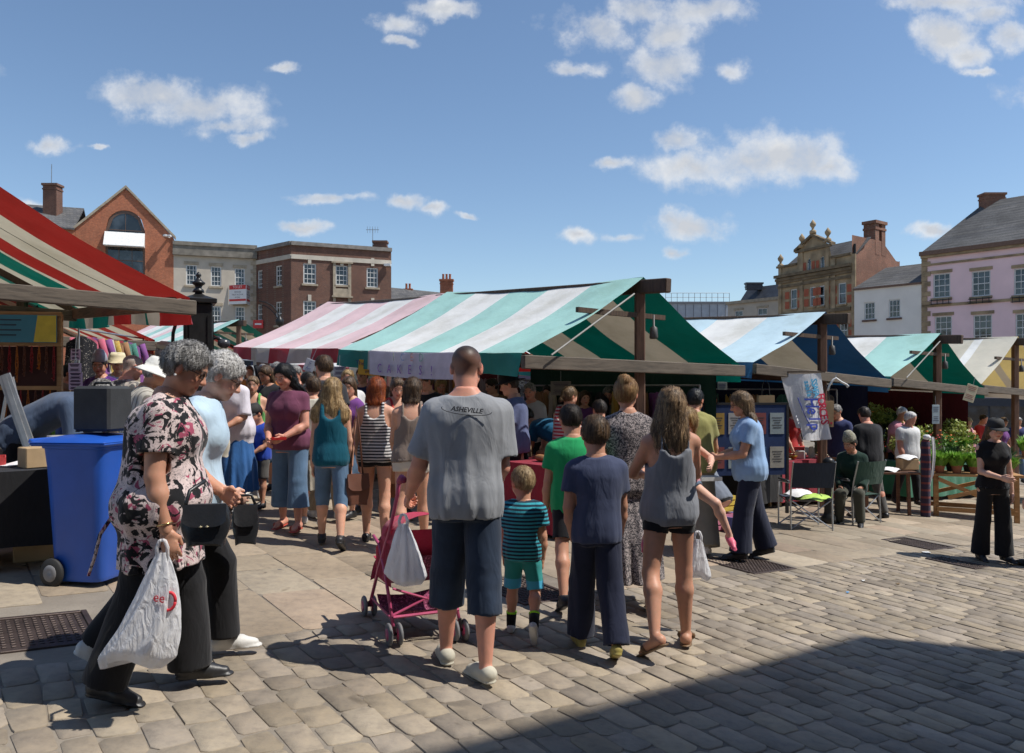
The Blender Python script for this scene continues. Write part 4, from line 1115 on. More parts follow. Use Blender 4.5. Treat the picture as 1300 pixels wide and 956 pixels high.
def chimney(th, x, y, z0, z1, w, d, mat, pots=0, name='chimney'):
    m = MB(); m.box(wloc(th, (x, y, (z0+z1)/2)), (w, d, z1-z0)); m.box(wloc(th, (x, y, z1+.08)), (w+.16, d+.16, .16)); m.box(wloc(th, (x, y, z1-.25)), (w+.08, d+.08, .1))
    c = m.build(name, mat, th)
    for i in range(pots):
        p = MB(); px = x+(i-(pots-1)/2)*w*.8/max(1, pots); p.lathe([(.13, 0), (.11, .1), (.10, .45), (.13, .5), (.10, .52)], wloc(th, (px, y, z1+.16)), 10); p.build('chimney_pot', plain('terracotta', (.38, .13, .07), .8), c, smooth=True)
    return c
def aerial(th, x, y, z, h=1.6, bars=True):
    m = MB(); p = wloc(th, (x, y, z)); m.tube([p, (p[0]+.02, p[1], p[2]+h)], .025, 6)
    if bars:
        m.tube([(p[0]-.5, p[1], p[2]+h-.1), (p[0]+.5, p[1], p[2]+h-.1)], .02, 6)
        for i in range(5): m.tube([(p[0]-.4+i*.2, p[1]-.01, p[2]+h-.35), (p[0]-.4+i*.2, p[1]-.01, p[2]+h+.15)], .014, 5)
    m.build('aerial', plain('aluminium', (.3, .3, .3), .4, metal=.8), th)
def shopfront(th, wl, fas=(.05, .05, .06), n=2, h=3.0):
    m_ = PLN('shop fascia %s' % (fas,), fas, .5); W_ = wl.L/n
    for i in range(n):
        a, b = i*W_+.25, (i+1)*W_-.25; z = gz(wl.p0[0]+wl.d[0]*(a+b)/2); m = MB(); slab(m, th, wl, a, b, z+h-.5, z+h+.05, .0, .22); f = m.build('fascia', m_, th)
        m = MB(); slab(m, th, wl, a, a+.12, z, z+h-.5, .0, .10); slab(m, th, wl, b-.12, b, z, z+h-.5, .0, .10); slab(m, th, wl, a+.12, b-.12, z, z+.5, .0, .09); c = (a+b)/2; slab(m, th, wl, c-.05, c+.05, z+.5, z+h-.5, .0, .09); m.build('shop_window', m_, th)
        m = MB(); slab(m, th, wl, a+.12, b-.12, z+.5, z+h-.5, .02, .05); m.build('pane', GL, f)
PLN = plain
def bld(name, label, p): return thing(name, label, 'building', (p[0], p[1], gz(p[0])))
def buildings():
    # ---- gabled orange brick building
    a = 20; c = npv((-25.1, 59.0)); d = npv((math.cos(R(a)), math.sin(R(a)))); l = c-d*6.47
    t = bld('brick_building', 'orange brick gabled building with arched window and white awning', l); wl = Wl(l, c)
    sa, za = wl.s_(160), wl.z_(160, 239); ze = wl.z_(95, 290); ze2 = wl.z_(221, 302)
    def top(s): return ze+(za-ze)*s/sa if s < sa else za+(ze2-za)*(s-sa)/(wl.L-sa)
    brn = plain('brown window frame', (.12, .07, .05), .5)
    wall(t, wl, 0, ze, [W4(wl, 134, 184, 267, 305, arch=1.45, cols=2, rows=1, frm=brn, fw=.16), W4(wl, 134, 184, 309, 352, cols=3, rows=2, frm=brn, fw=.14, blind=.3), W4(wl, 140, 178, 362, 392, cols=2, rows=1, frm=brn)], OR_BR, top=top)
    m = MB()
    for (s0, z0_, s1, z1_) in ((-.15, top(0)-.15, sa, za), (sa, za, wl.L+.15, top(wl.L)-.1)):
        vs = [wloc(t, wl.pt(s, z+dz, o)) for o in (.14, -.35) for s, z, dz in ((s0, z0_, 0), (s1, z1_, 0), (s1, z1_, .2), (s0, z0_, .2))]
        m.add(vs, [(0, 1, 2, 3), (7, 6, 5, 4), (0, 4, 5, 1), (3, 2, 6, 7), (0, 3, 7, 4), (1, 5, 6, 2)])
    m.build('coping', STONE, t)
    back = -wl.n*9
    roofgrid([wl.pt(0, top(0), -.1), wl.pt(sa, za-.05, -.1), wl.pt(sa, za-.05, -9), wl.pt(0, top(0), -9)], SLATE, 'roof', t)
    roofgrid([wl.pt(sa, za-.05, -.1), wl.pt(wl.L, top(wl.L), -.1), wl.pt(wl.L, top(wl.L), -9), wl.pt(sa, za-.05, -9)], SLATE, 'roof', t)
    q = wl.p1-wl.n*9; plainwall(t, wl.p1, q, 0, ze2, OR_BR); q0 = wl.p0-wl.n*9; plainwall(t, q0, wl.p0, 0, ze, OR_BR); plainwall(t, q, q0, 0, ze2, OR_BR)
    # awning over the big window
    m = MB(); s0, s1 = wl.s_(133), wl.s_(184); z1_, z0_ = wl.z_(158, 295), wl.z_(158, 314)
    vs = [wloc(t, wl.pt(s, z, o)) for s, z, o in ((s0, z1_, .02), (s1, z1_, .02), (s1, z0_, .9), (s0, z0_, .9), (s0, z0_-.05, .88), (s1, z0_-.05, .88), (s0, z0_, .02), (s1, z0_, .02))]
    m.add(vs, [(0, 3, 2, 1), (3, 4, 5, 2), (0, 6, 3), (1, 2, 7), (6, 7, 2, 3)]); m.build('awning', plain('awning cloth', (.68, .68, .66), .7), t)
    m = MB(); s = wl.s_(213); z = wl.z_(213, 301); m.box(wloc(t, wl.pt(s, z, .35)), (.12, .9, .14)); m.box(wloc(t, wl.pt(s, z, .55)), (.5, .3, .12)); m.build('floodlight', plain('white plastic', (.65, .65, .65), .4), t)
    shopfront(t, wl, (.03, .08, .05))
    # lower slate roofed wing
    l2 = l-d*5.5; t2 = bld('brick_building', 'slate roofed brick house with tall chimney above the red canopy', l2); w2 = Wl(l2, l-d*.02)
    zt = w2.z_(80, 284)-.3; wall(t2, w2, 0, zt, [], OR_BR); zr = zt+2.3
    roofgrid([w2.pt(-.2, zt, .25), w2.pt(w2.L, zt, .25), w2.pt(w2.L, zr, -4), w2.pt(-.2, zr, -4)], SLATE, 'roof', t2)
    roofgrid([w2.pt(-.2, zr, -4), w2.pt(w2.L, zr, -4), w2.pt(w2.L, zt, -8), w2.pt(-.2, zt, -8)], SLATE, 'roof', t2)
    plainwall(t2, w2.p0-w2.n*8, w2.p0, 0, zt, OR_BR); plainwall(t2, w2.p1, w2.p1-w2.n*8, 0, zt, OR_BR)
    y = 58.5; x = (67-U0)/F*y; zc = HC-(237-V0)/F*y; chimney(t2, x, y, zt-.5, zc, 1.0, .8, BR_BR); aerial(t2, x-.1, y, zc+.15, 1.5, False)
    # ---- cream stone fronted building
    e = npv((-19.6, 61.0)); wl = Wl(c, e); t = bld('stone_building', 'cream stone fronted building with moulded cornice and to-let board', c)
    k = dict(cols=3, rows=4, sill=STONE, lintel=STONE); zt = wl.z_(270, 313.5)
    wall(t, wl, 0, zt, [W4(wl, 236, 250, 336, 362, **k), W4(wl, 267.5, 281, 338, 363.5, **k), W4(wl, 298, 311, 340.5, 364, blind=.5, **k), W4(wl, 237, 250, 388, 412, **k), W4(wl, 268, 280.5, 388.5, 413, **k), W4(wl, 298.5, 311, 389, 414, **k)], CREAM)
    m = MB(); slab(m, t, wl, -.05, wl.L+.05, zt, zt+.28, -.3, .18); slab(m, t, wl, -.05, wl.L+.05, zt-.75, zt-.35, -.01, .28); slab(m, t, wl, -.05, wl.L+.05, zt-.35, zt-.002, -.01, .10); m.build('cornice', plain('sooty stone', (.20, .18, .15), .9, .35, 2), t)
    m = MB(); z = 4.0; i = 0
    while z < zt-.9: w_ = .42 if i % 2 else .26; slab(m, t, wl, wl.L-w_, wl.L-.002, z, z+.26, -.01, .05); z += .30; i += 1
    m.build('quoins', STONE, t)
    slab_ = MB(); slab(slab_, t, wl, 0, wl.L, zt+.0, zt+.05, -9, -.3); slab_.build('roof', DKM, t); plainwall(t, wl.p1, wl.p1-wl.n*9, 0, zt, CREAM); plainwall(t, wl.p1-wl.n*9, wl.p0-wl.n*9, 0, zt, CREAM)
    shopfront(t, wl, (.04, .05, .12))
    # to let board: two leaves in a V
    s = wl.s_(306); zc = wl.z_(306, 375); bt = thing('letting_board', 'red and white V shaped to-let board on the cream building', 'sign', wl.pt(s, zc, .05))
    base = wl.pt(s, zc, .05)
    def rel(p): return (p[0]-base[0], p[1]-base[1], p[2]-base[2])
    wb = plain('board white', (.72, .72, .72), .5, .05); rb = plain('board red', (.55, .03, .03), .5, .05); gb = plain('board lettering', (.15, .15, .17), .5)
    outp = wl.pt(s+.35, zc, 1.0)
    for (q0, q1) in ((wl.pt(s-.85, zc, .05), outp), (outp, wl.pt(s+.62, zc, .05))):
        A = Vector(rel(q0)); Bv = Vector(rel(q1)); dv = (Bv-A).normalized(); nn = Vector((dv.y, -dv.x, 0)); LL = (Bv-A).length
        m = MB(); m.beam(A, Bv, .03, 1.45); bo = m.build('board', wb, bt)
        m = MB(); m.beam(A+dv*.02+Vector((0, 0, .55))+nn*.018, Bv-dv*.02+Vector((0, 0, .55))+nn*.018, .01, .32); m.beam(A+dv*.02+Vector((0, 0, -.42))+nn*.018, Bv-dv*.02+Vector((0, 0, -.42))+nn*.018, .01, .16); m.build('red_band', rb, bo)
        text('TO LET', .26, frame_M(A+dv*LL/2+Vector((0, 0, .55))+nn*.026, dv, (0, 0, 1)), wb, 'lettering', bo)
        for r_, tx in enumerate(('OFFICES', 'FIRST FLOOR', '01246')):
            text(tx, .17, frame_M(A+dv*LL/2+Vector((0, 0, .18-.2*r_))+nn*.022, dv, (0, 0, 1)), gb, 'lettering', bo)
    # ---- brown brick corner building
    kc = npv((-16.1, 58.0)); r = npv((-9.25, 60.95)); t = bld('brick_building', 'square brown brick corner building with pale stone band', kc)
    ws, wm_ = Wl(e, kc), Wl(kc, r); zt = wm_.z_(369.5, 311); k = dict(cols=3, rows=4, sill=STONE)
    wall(t, ws, 0, zt, [W4(ws, 327, 333, 343, 366, cols=2, rows=4), W4(ws, 350, 357.5, 337, 363, cols=2, rows=4, sill=STONE), W4(ws, 327, 333, 386, 412, cols=2, rows=4), W4(ws, 350, 357.5, 383, 413, cols=2, rows=4, sill=STONE)], BR_BR)
    big = dict(cols=3, rows=4, sill=STONE)
    wall(t, wm_, 0, zt, [W4(wm_, 385, 401.5, 334.5, 360.5, blind=.4, **big), W4(wm_, 426, 441.5, 337, 362, **k), W4(wm_, 465.5, 480, 340, 365, **k), W4(wm_, 385, 401.5, 382, 406, **big), W4(wm_, 426, 441.5, 384, 408, **k), W4(wm_, 465.5, 480, 386, 410, **k)], BR_BR)
    for w_ in (ws, wm_):
        m = MB(); o_ = .0 if w_ is wm_ else .0
        slab(m, t, w_, -.02, w_.L+.02, zt, zt+.28, -.35, .16); m.build('coping', plain('grey coping', (.22, .20, .18), .85, .3, 3), t)
        m = MB(); uu = 369 if w_ is wm_ else 350; zb = w_.z_(400, 327) if w_ is wm_ else w_.z_(350, 327.0)
        zb = wm_.z_(369.5, 325.5); slab(m, t, w_, 0, w_.L, zb-.16, zb+.16, -.01, .07); m.build('stone_band', plain('pale stone', (.52, .47, .39), .8, .12, 2), t)
    m = MB()
    for uu in (393, 434, 473): s = wm_.s_(uu); z = wm_.z_(uu, 334 if uu < 400 else 337); slab(m, t, wm_, s-.12, s+.12, z-.05, z+.55, -.01, .06)
    for uu in (393, 473): s = wm_.s_(uu); z = wm_.z_(uu, 382 if uu < 400 else 386); slab(m, t, wm_, s-.12, s+.12, z, z+.45, -.01, .06)
    m.build('keystones', plain('pale stone', (.52, .47, .39), .8, .12, 2), t)
    m = MB()
    for (u0, u1) in ((422.5, 425.8), (441.7, 445.5)):
        slab(m, t, wm_, wm_.s_(u0), wm_.s_(u1), wm_.z_(434, 410), wm_.z_(434, 334.5), -.01, .12)
    slab(m, t, wm_, wm_.s_(422.5)-.12, wm_.s_(445.5)+.12, wm_.z_(434, 334.5)+.002, wm_.z_(434, 332.5), -.01, .2); slab(m, t, wm_, wm_.s_(422.5)+.01, wm_.s_(445.5)-.01, wm_.z_(434, 376), wm_.z_(434, 366.5), -.01, .10); slab(m, t, wm_, wm_.s_(422.5)-.10, wm_.s_(445.5)+.10, wm_.z_(434, 378), wm_.z_(434, 376)-.002, -.01, .3)
    m.build('window_surround', STONE, t)
    shopfront(t, wm_, (.10, .02, .02)); m = MB(); m.add([wloc(t, (p[0], p[1], zt+.02)) for p in (e, kc, r, r-wm_.n*9, e-wm_.n*9)], [(0, 1, 2, 3, 4)]); m.build('roof', DKM, t)
    plainwall(t, r, r-wm_.n*9, 0, zt, BR_BR); plainwall(t, r-wm_.n*9, e-wm_.n*9, 0, zt, BR_BR)
    y = 61.5; x = (483-U0)/F*y; chimney(t, x, y, zt-.3, HC-(309-V0)/F*y, 1.0, .7, BR_BR); aerial(t, (473-U0)/F*y, y, zt, 1.9)
    s = wm_.s_(491); m = MB(); m.box(wloc(t, wm_.pt(s, wm_.z_(491, 337), .25)), (.5, .35, .18)); m.build('floodlight', plain('white plastic', (.65, .65, .65), .4), t)
    s = ws.s_(331); zc = ws.z_(331, 412); o = MB(); 
    sg = thing('shop_sign', 'small red projecting sign on the brown brick building', 'sign', ws.pt(s, zc, .1)); o.box((0, -.3, 0), (.75, .06, .62)); ob = o.build('panel', rb, sg)
    o = MB(); o.box((0, -.34, .0), (.5, .02, .12)); o.build('white_bar', wb, ob)
    # wrought arch lamp bracket
    y = 50; pts = [GX(355, y)]; top_ = [((356-.4*i)-14*(1-math.cos(i/9*math.pi/2)) if False else 0) for i in range(1)]
    lp = thing('street_lamp', 'tall black street lamp with an arched bracket before the brown building', 'street lamp', GX(355, y)); zb = gz(GX(355, y).x)
    m = MB(); px = lambda u, v: ((u-355)/F*y, 0, HC-(v-V0)/F*y-zb)
    m.tube([(0, 0, 0), (0, 0, 1.2), px(355, 420), px(355, 404)], [.11, .09, .06, .05], 8); m.build('post', plain('black iron', (.02, .02, .02), .4, .3, metal=.3), lp)
    m = MB(); m.tube([px(355, 404), px(352, 396), px(346, 388.5), px(338, 384), px(329, 382)], .045, 6); m.tube([px(355, 411), px(350, 400), px(344, 393), px(336, 388), px(329, 386)], .03, 6); m.build('bracket', plain('black iron', (.02, .02, .02), .4, .3, metal=.3), lp)
    m = MB(); m.lathe([(.05, 0), (.22, .08), (.28, .35), (.12, .55), (.03, .7)], px(355, 414), 10); m.build('lantern', plain('black iron', (.02, .02, .02), .4, .3, metal=.3), lp, smooth=True)
    # ---- slate roofed building between
    p0 = (GX(492, 72).x, 72); p1 = (GX(600, 74).x, 74); wl = Wl(p0, p1); t = bld('slate_roofed_building', 'long low building with grey slate roof behind the green canopy', p0); zt = wl.z_(545, 395); zr = HC-(364-V0)/F*76
    wall(t, wl, 0, zt, [W4(wl, 512, 520, 402, 414, cols=2, rows=2), W4(wl, 560, 568, 402, 414, cols=2, rows=2)], BR_BR)
    roofgrid([wl.pt(-.2, zt, .2), wl.pt(wl.L+.2, zt, .2), wl.pt(wl.L-1.6, zr-.45, -4), wl.pt(-.2, zr, -4)], SLATE, 'roof', t); roofgrid([wl.pt(-.2, zr, -4), wl.pt(wl.L-1.6, zr-.45, -4), wl.pt(wl.L+.2, zt, -8), wl.pt(-.2, zt, -8)], SLATE, 'roof', t)
    y = 75.5; chimney(t, (567-U0)/F*y, y, zr-1.5, HC-(357-V0)/F*y, 1.2, .7, OR_BR, 3); chimney(t, (516-U0)/F*y, y+1.2, zr-1, HC-(367-V0)/F*y, .8, .5, OR_BR, 2)
    shopfront(t, wl, (.05, .05, .06))
    p0 = (GX(588, 97).x, 97); p1 = (GX(850, 99).x, 99); wl = Wl(p0, p1); t = bld('terrace_building', 'long brown brick terrace closing the square behind the stalls', p0); zt = wl.z_(700, 404)
    wall(t, wl, gz(p1[0])-1, zt, [dict(s0=x, s1=x+1.2, z0=3.6, z1=5.3, cols=2, rows=4, sill=STONE) for x in (2, 5.5, 9, 12.5, 16, 19.5, 22.5)], BR_BR)
    roofgrid([wl.pt(-.2, zt, .2), wl.pt(wl.L+.2, zt, .2), wl.pt(wl.L+.2, zt+1.5, -4), wl.pt(-.2, zt+1.5, -4)], SLATE, 'roof', t); shopfront(t, wl, (.05, .04, .08), 5)
    plainwall(t, wl.p1, wl.p1-wl.n*8, -3, zt, BR_BR); plainwall(t, wl.p0-wl.n*8, wl.p0, -1, zt, BR_BR)
    # ---- right side, from far to near
    p0 = (GX(845, 92).x, 92); p1 = (GX(926, 92).x, 92); wl = Wl(p0, p1); t = bld('panelled_building', 'pale grey flat roofed building with rooftop railing', p0); zt = wl.z_(880, 383)
    cl_ = plain('grey cladding', (.44, .45, .47), .6, .12, 1.5); wall(t, wl, gz(p1[0])-1, zt, [], cl_)
    m = MB()
    for i in range(12): a_ = wl.L*i/11; m.tube([wloc(t, wl.pt(a_, zt, 0)), wloc(t, wl.pt(a_, zt+1.0, 0))], .03, 5)
    m.tube([wloc(t, wl.pt(0, zt+1, 0)), wloc(t, wl.pt(wl.L, zt+1, 0))], .03, 5); m.tube([wloc(t, wl.pt(0, zt+.5, 0)), wloc(t, wl.pt(wl.L, zt+.5, 0))], .025, 5); m.build('railing', plain('aluminium', (.3, .3, .3), .4, metal=.8), t)
    m = MB()
    for i in range(8): a_ = wl.L*(i+.5)/8; slab(m, t, wl, a_-.03, a_+.03, zt-3, zt-.3, -.01, .03)
    slab(m, t, wl, 0, wl.L, zt-.25, zt, .0, .14); m.build('panel_joints', plain('dark joint', (.2, .2, .21), .7), t)
    plainwall(t, wl.p1, wl.p1-wl.n*8, -3, zt, cl_); m = MB(); slab(m, t, wl, 0, wl.L, zt-.05, zt-.003, -8, 0); m.build('roof', DKM, t)
    p0 = (GX(924, 82).x, 82); p1 = (GX(990, 77).x, 77); wl = Wl(p0, p1); t = bld('rendered_building', 'cream rendered building with dark lead mansard roof', p0); zt = wl.z_(955, 384)
    wall(t, wl, gz(p1[0])-1, zt, [W4(wl, 933, 943, 394, 402, cols=2, rows=1, lintel=STONE), W4(wl, 962, 974, 391, 400, cols=2, rows=1, lintel=STONE)], CREAM)
    m = MB(); slab(m, t, wl, -.1, wl.L+.1, zt, zt+.3, -.3, .25); m.build('cornice', STONE, t)
    zr = HC-(363-V0)/F*80; a_ = wl.s_(937); m = MB(); m.add([wloc(t, wl.pt(a_, zt+.3, -.3)), wloc(t, wl.pt(wl.L, zt+.3, -.3)), wloc(t, wl.pt(wl.L, zr, -1.4)), wloc(t, wl.pt(a_+.2, zr, -1.4)), wloc(t, wl.pt(a_, zt+.3, -7)), wloc(t, wl.pt(wl.L, zt+.3, -7)), wloc(t, wl.pt(wl.L, zr, -6)), wloc(t, wl.pt(a_+.2, zr, -6))], [(0, 1, 2, 3), (5, 4, 7, 6), (3, 2, 6, 7), (4, 0, 3, 7), (1, 5, 6, 2)]); m.build('roof', DKM, t)
    plainwall(t, wl.p0-wl.n*7, wl.p0, -3, zt, CREAM); chimney(t, (957-U0)/F*80, 80, zr-.4, HC-(361-V0)/F*80, 1.6, .6, DKM)
    # ---- pink building and its white neighbour
    A0 = npv((29.87, 58.0)); dd = npv((.63, -.777)); dd /= np.hypot(*dd); A1 = A0+dd*27; WL0 = A0-dd*5.1
    wl = Wl(A0, A1); t = bld('pink_building', 'pink rendered three storey building with slate roof', A0); zt = wl.z_(1200, 322)
    ops = []
    for (u0, u1) in ((1184.5, 1206.5), (1233.5, 1257.5), (1287, 1314)):
        um = (u0+u1)/2; dv = (um-1195)
        ops.append(W4(wl, u0, u1, 347-dv*.068, 378-dv*.018*2, cols=3, rows=4, sill=STONED, lintel=STONED)); ops.append(W4(wl, u0+2, u1+2, 401-dv*.035, 434, cols=3, rows=4, lintel=STONED))
    sp_ = ops[4]['s0']-ops[2]['s0']
    for k in range(1, 9):
        for o in ops[4:6]:
            if o['s1']+k*sp_ < wl.L-.6: ops.append(dict(o, s0=o['s0']+k*sp_, s1=o['s1']+k*sp_))
    wall(t, wl, gz(A1[0])-1.0, zt, ops, PINK)
    m = MB()
    for o in ops[::2]:
        for dz, oo in ((-.15, .35), (-.42, .3)): slab(m, t, wl, o['s0']-.1, o['s1']+.1, o['z0']+dz-.04, o['z0']+dz, .0, oo)
        for i in range(4): a_ = o['s0']+(o['s1']-o['s0'])*i/3; slab(m, t, wl, a_-.02, a_+.02, o['z0']-.5, o['z0']-.1, .25, .29)
    m.build('flower_box_brackets', plain('black iron', (.02, .02, .02), .4, .3, metal=.3), t)
    zs = wl.z_(1200, 387); m = MB(); slab(m, t, wl, 0, wl.L, zs-.1, zs+.1, -.01, .06); slab(m, t, wl, 0, wl.L, zt-.75, zt-.6, -.01, .08); slab(m, t, wl, 0, wl.L, zt-.18, zt, -.01, .22); m.build('string_course', STONED, t)
    m = MB(); z = -3; i = 0
    while z < zt-.3: w_ = .62 if i % 2 else .40; slab(m, t, wl, .0, w_, z, z+.34, -.02, .06); z += .36; i += 1
    m.build('quoins', STONED, t)
    m = MB(); slab(m, t, wl, -.05, wl.L, zt, zt+.3, -.3, .34); m.build('gutter', plain('brown gutter', (.17, .10, .07), .7), t)
    zr = zt+4.2; roofgrid([wl.pt(.1, zt+.3, .2), wl.pt(wl.L, zt+.3, .2), wl.pt(wl.L, zr, -4.6), wl.pt(2.6, zr, -4.6)], SLATE, 'roof', t); roofgrid([wl.pt(.1, zt+.3, -9.2), wl.pt(.1, zt+.3, .2), wl.pt(2.6, zr, -4.6)], SLATE, 'roof', t)
    roofgrid([wl.pt(2.6, zr, -4.6), wl.pt(wl.L, zr, -4.6), wl.pt(wl.L, zt+.3, -9.2), wl.pt(.1, zt+.3, -9.2)], SLATE, 'roof', t)
    plainwall(t, wl.p0-wl.n*9, wl.p0, -3, zt, PINK); plainwall(t, wl.p1, wl.p1-wl.n*9, -5, zt, PINK); q = wl.pt(3.0, 0, -4.6); chimney(t, q[0], q[1], zr-1.4, zr+.35, 1.5, .8, RD_BR)
    shopfront(t, wl, (.05, .05, .06), 3)
    wl = Wl(WL0, A0); t = bld('white_building', 'low white rendered building with grey slate roof next to the pink one', WL0); zt = wl.z_(1127, 364)
    br = plain('brown sill', (.14, .08, .06), .8)
    wall(t, wl, gz(A0[0])-1, zt, [W4(wl, 1097, 1111, 383.5, 406, cols=3, rows=3, sill=br), W4(wl, 1128, 1143, 380, 403.5, cols=3, rows=3, sill=br)], WHITE)
    m = MB(); slab(m, t, wl, -.05, wl.L-.01, zt-.04, zt+.1, -.2, .16); m.build('gutter', plain('brown gutter', (.17, .10, .07), .7), t)
    zr = HC-(341-V0)/F*63.5; roofgrid([wl.pt(-.05, zt+.1, .12), wl.pt(wl.L-.03, zt+.1, .12), wl.pt(wl.L-.03, zr, -3.0), wl.pt(1.0, zr, -3.0)], SLATE, 'roof', t); roofgrid([wl.pt(-.05, zt+.1, -6), wl.pt(-.05, zt+.1, .12), wl.pt(1.0, zr, -3.0)], SLATE, 'roof', t)
    plainwall(t, wl.p0-wl.n*6, wl.p0, -3, zt, WHITE)
    shopfront(t, wl, (.05, .09, .06), 1)
    # ---- victorian sandstone building
    q1 = npv((27.0, 63.2)); q0 = npv((GX(988, 70.6).x, 70.6)); wl = Wl(q0, q1); t = bld('victorian_building', 'ornate sandstone building with gablet, finials and red brick dressings', q0)
    zc = wl.z_(1087, 337)       # main cornice
    zp = wl.z_(1087, 322)       # parapet
    ug0, ug1, ua = 1012, 1055, 1032; s0, s1, sa = wl.s_(ug0), wl.s_(ug1), wl.s_(ua); zg = wl.z_(ua, 316); zap = wl.z_(ua, 300)
    def top(s): return zp if s < s0 or s > s1 else (zg+(zap-zg)*(1-abs((s-sa)/(s1-sa if s > sa else sa-s0))))
    ops = [W4(wl, 1003.5, 1011.5, 367, 392, cols=1, rows=2), W4(wl, 1028, 1035, 364, 389, cols=1, rows=2), W4(wl, 1039.5, 1046.5, 362.5, 388, cols=1, rows=2), W4(wl, 1064, 1074, 359, 386, cols=1, rows=2),
           W4(wl, 1024.5, 1029.5, 328, 345, arch=.35), W4(wl, 1041, 1046.5, 325, 343, arch=.35), W4(wl, 1066, 1076, 409, 430, cols=2, rows=2)]
    ops = [dict(o, sill=STONED) if i < 4 else o for i, o in enumerate(ops)]
    wall(t, wl, gz(q1[0])-1, zp, ops, STONED, top=top)
    db = plain('dressing brick', (.38, .10, .05), .85, .2, 8)
    def dress(*a): m = MB(); slab(m, t, wl, *a); m.build('brick_dressing', db, t)
    for o in ops[:4]+ops[6:]:
        for a_, b_ in ((o['s0']-.62, o['s0']-.12), (o['s1']+.12, o['s1']+.62)):
            z = o['z0']+.05
            while z < o['z1']-.2: dress(a_, b_, z, z+.62, -.01, .03); z += .86
    for o in ops[4:6]:
        for a_, b_ in ((o['s0']-.42, o['s0']-.1), (o['s1']+.1, o['s1']+.42)): dress(a_, b_, o['z0'], o['z1']-.3, -.01, .03)
    m = MB()
    for dz, o_ in ((0, .42), (-.28, .26), (-.5, .14)): slab(m, t, wl, -.15, wl.L+.1, zc+dz, zc+dz+.24, -.01, o_)
    zs = wl.z_(1087, 350); slab(m, t, wl, 0, wl.L, zs-.1, zs+.12, -.01, .12); zs = wl.z_(1087, 391); slab(m, t, wl, 0, wl.L, zs-.12, zs+.14, -.01, .2)
    slab(m, t, wl, -.1, s0, zp-.02, zp+.16, -.3, .16); slab(m, t, wl, s1, wl.L, zp-.02, zp+.16, -.3, .16); slab(m, t, wl, s0-.1, s1+.1, zg-.1, zg+.1, -.01, .18)
    for (a0_, z0_, a1_, z1_) in ((s0-.2, zg, sa, zap), (sa, zap, s1+.2, zg)):
        vs = [wloc(t, wl.pt(s, z+dz, o)) for o in (.22, -.3) for s, z, dz in ((a0_, z0_, 0), (a1_, z1_, 0), (a1_, z1_, .22), (a0_, z0_, .22))]
        m.add(vs, [(0, 1, 2, 3), (7, 6, 5, 4), (0, 4, 5, 1), (3, 2, 6, 7), (0, 3, 7, 4), (1, 5, 6, 2)])
    m.build('cornice', plain('dark weathered stone', (.17, .125, .075), .9, .35, 2), t)
    m = MB()
    for uu in (991, 1018, 1051, 1059, 1084.5):
        s = wl.s_(uu); slab(m, t, wl, s-.18, s+.18, 0, zp if uu not in (1018, 1051) else zg-.1, -.01, .10)
    m.build('pilasters', STONED, t)
    for uu, z in ((991, zp), (1018, zg+.3), (ua, zap+.2), (1051, zg+.3)):
        m = MB(); s = wl.s_(uu); b_ = wloc(t, wl.pt(s, z, 0)); m.lathe([(.28, 0), (.28, .25), (.12, .35), (.10, .5), (.24, .7), (.26, .85), (.12, 1.05), (.03, 1.2)], b_, 10); m.build('finial', STONED, t, smooth=True)
    shopfront(t, wl, (.08, .05, .03))
    # dark roof strips behind parapet, main brick side wall with chimney stack
    zr = zp+1.6
    roofgrid([wl.pt(.2, zp, -.4), wl.pt(wl.L-.1, zp, -.4), wl.pt(wl.L-.1, zr, -2.2), wl.pt(.8, zr, -2.2)], SLATE, 'roof', t); roofgrid([wl.pt(.2, zp, -8), wl.pt(.2, zp, -.4), wl.pt(.8, zr, -2.2), wl.pt(.8, zr, -8)], SLATE, 'roof', t)
    e1 = q1+npv((.80, .60))*7.5; ws = Wl(q1+wl.n*-.01, e1); zc1 = ws.z_(1130, 322)
    def tops(s): return zc1+ (1.0 if s < 4.6 else max(-.6, 1.0-(s-4.6)*.7))*.9
    wall(t, ws, gz(q1[0])-2, zc1, [], RD_BR, top=tops); plainwall(t, e1, e1+npv((-.6, .8))*8, -3, zc1-.5, RD_BR)
    cx = ws.s_(1117.5); b0 = ws.pt(cx, 0, -.55); zt_ = HC-(286-V0)/F*b0[1]
    m = MB(); slab(m, t, ws, cx-.80, cx-.22, zc1-.3, zt_, -1.0, .02); slab(m, t, ws, cx+.22, cx+.80, zc1-.3, zt_, -1.0, .02); slab(m, t, ws, cx-.22, cx+.22, zc1-.3, zt_, -1.0, -.18); slab(m, t, ws, cx-.92, cx+.92, zt_, zt_+.25, -1.1, .14); slab(m, t, ws, cx-.86, cx+.86, zt_-.5, zt_-.32, -1.05, .08); m.build('chimney', RD_BR, t)
    m = MB(); m.tube([wloc(t, ws.pt(.25, zc1-6, .1)), wloc(t, ws.pt(.25, zc1+.2, .1))], .09, 8); m.build('drainpipe', plain('black iron', (.02, .02, .02), .4, .3, metal=.3), t)
    # ---- the building beside the photographer whose roof corner shades the setts (wholly outside the frame)
    h = 12.0; k = (h+.2)/math.tan(R(SUN_EL)); g_ = G(1090, 806); cx, cy = g_.x+k*math.cos(R(SUN_AZ)), g_.y+k*math.sin(R(SUN_AZ))
    t = bld('brick_building', 'tall brick building beside the square whose roof shades the setts', (cx, cy)); zt = g_.z+k*math.tan(R(SUN_EL))
    u1 = npv((-.80, -.60)); u2 = npv((.88, -.475)); c0 = npv((cx, cy)); a1 = c0+u1*17; a2 = c0+u2*14
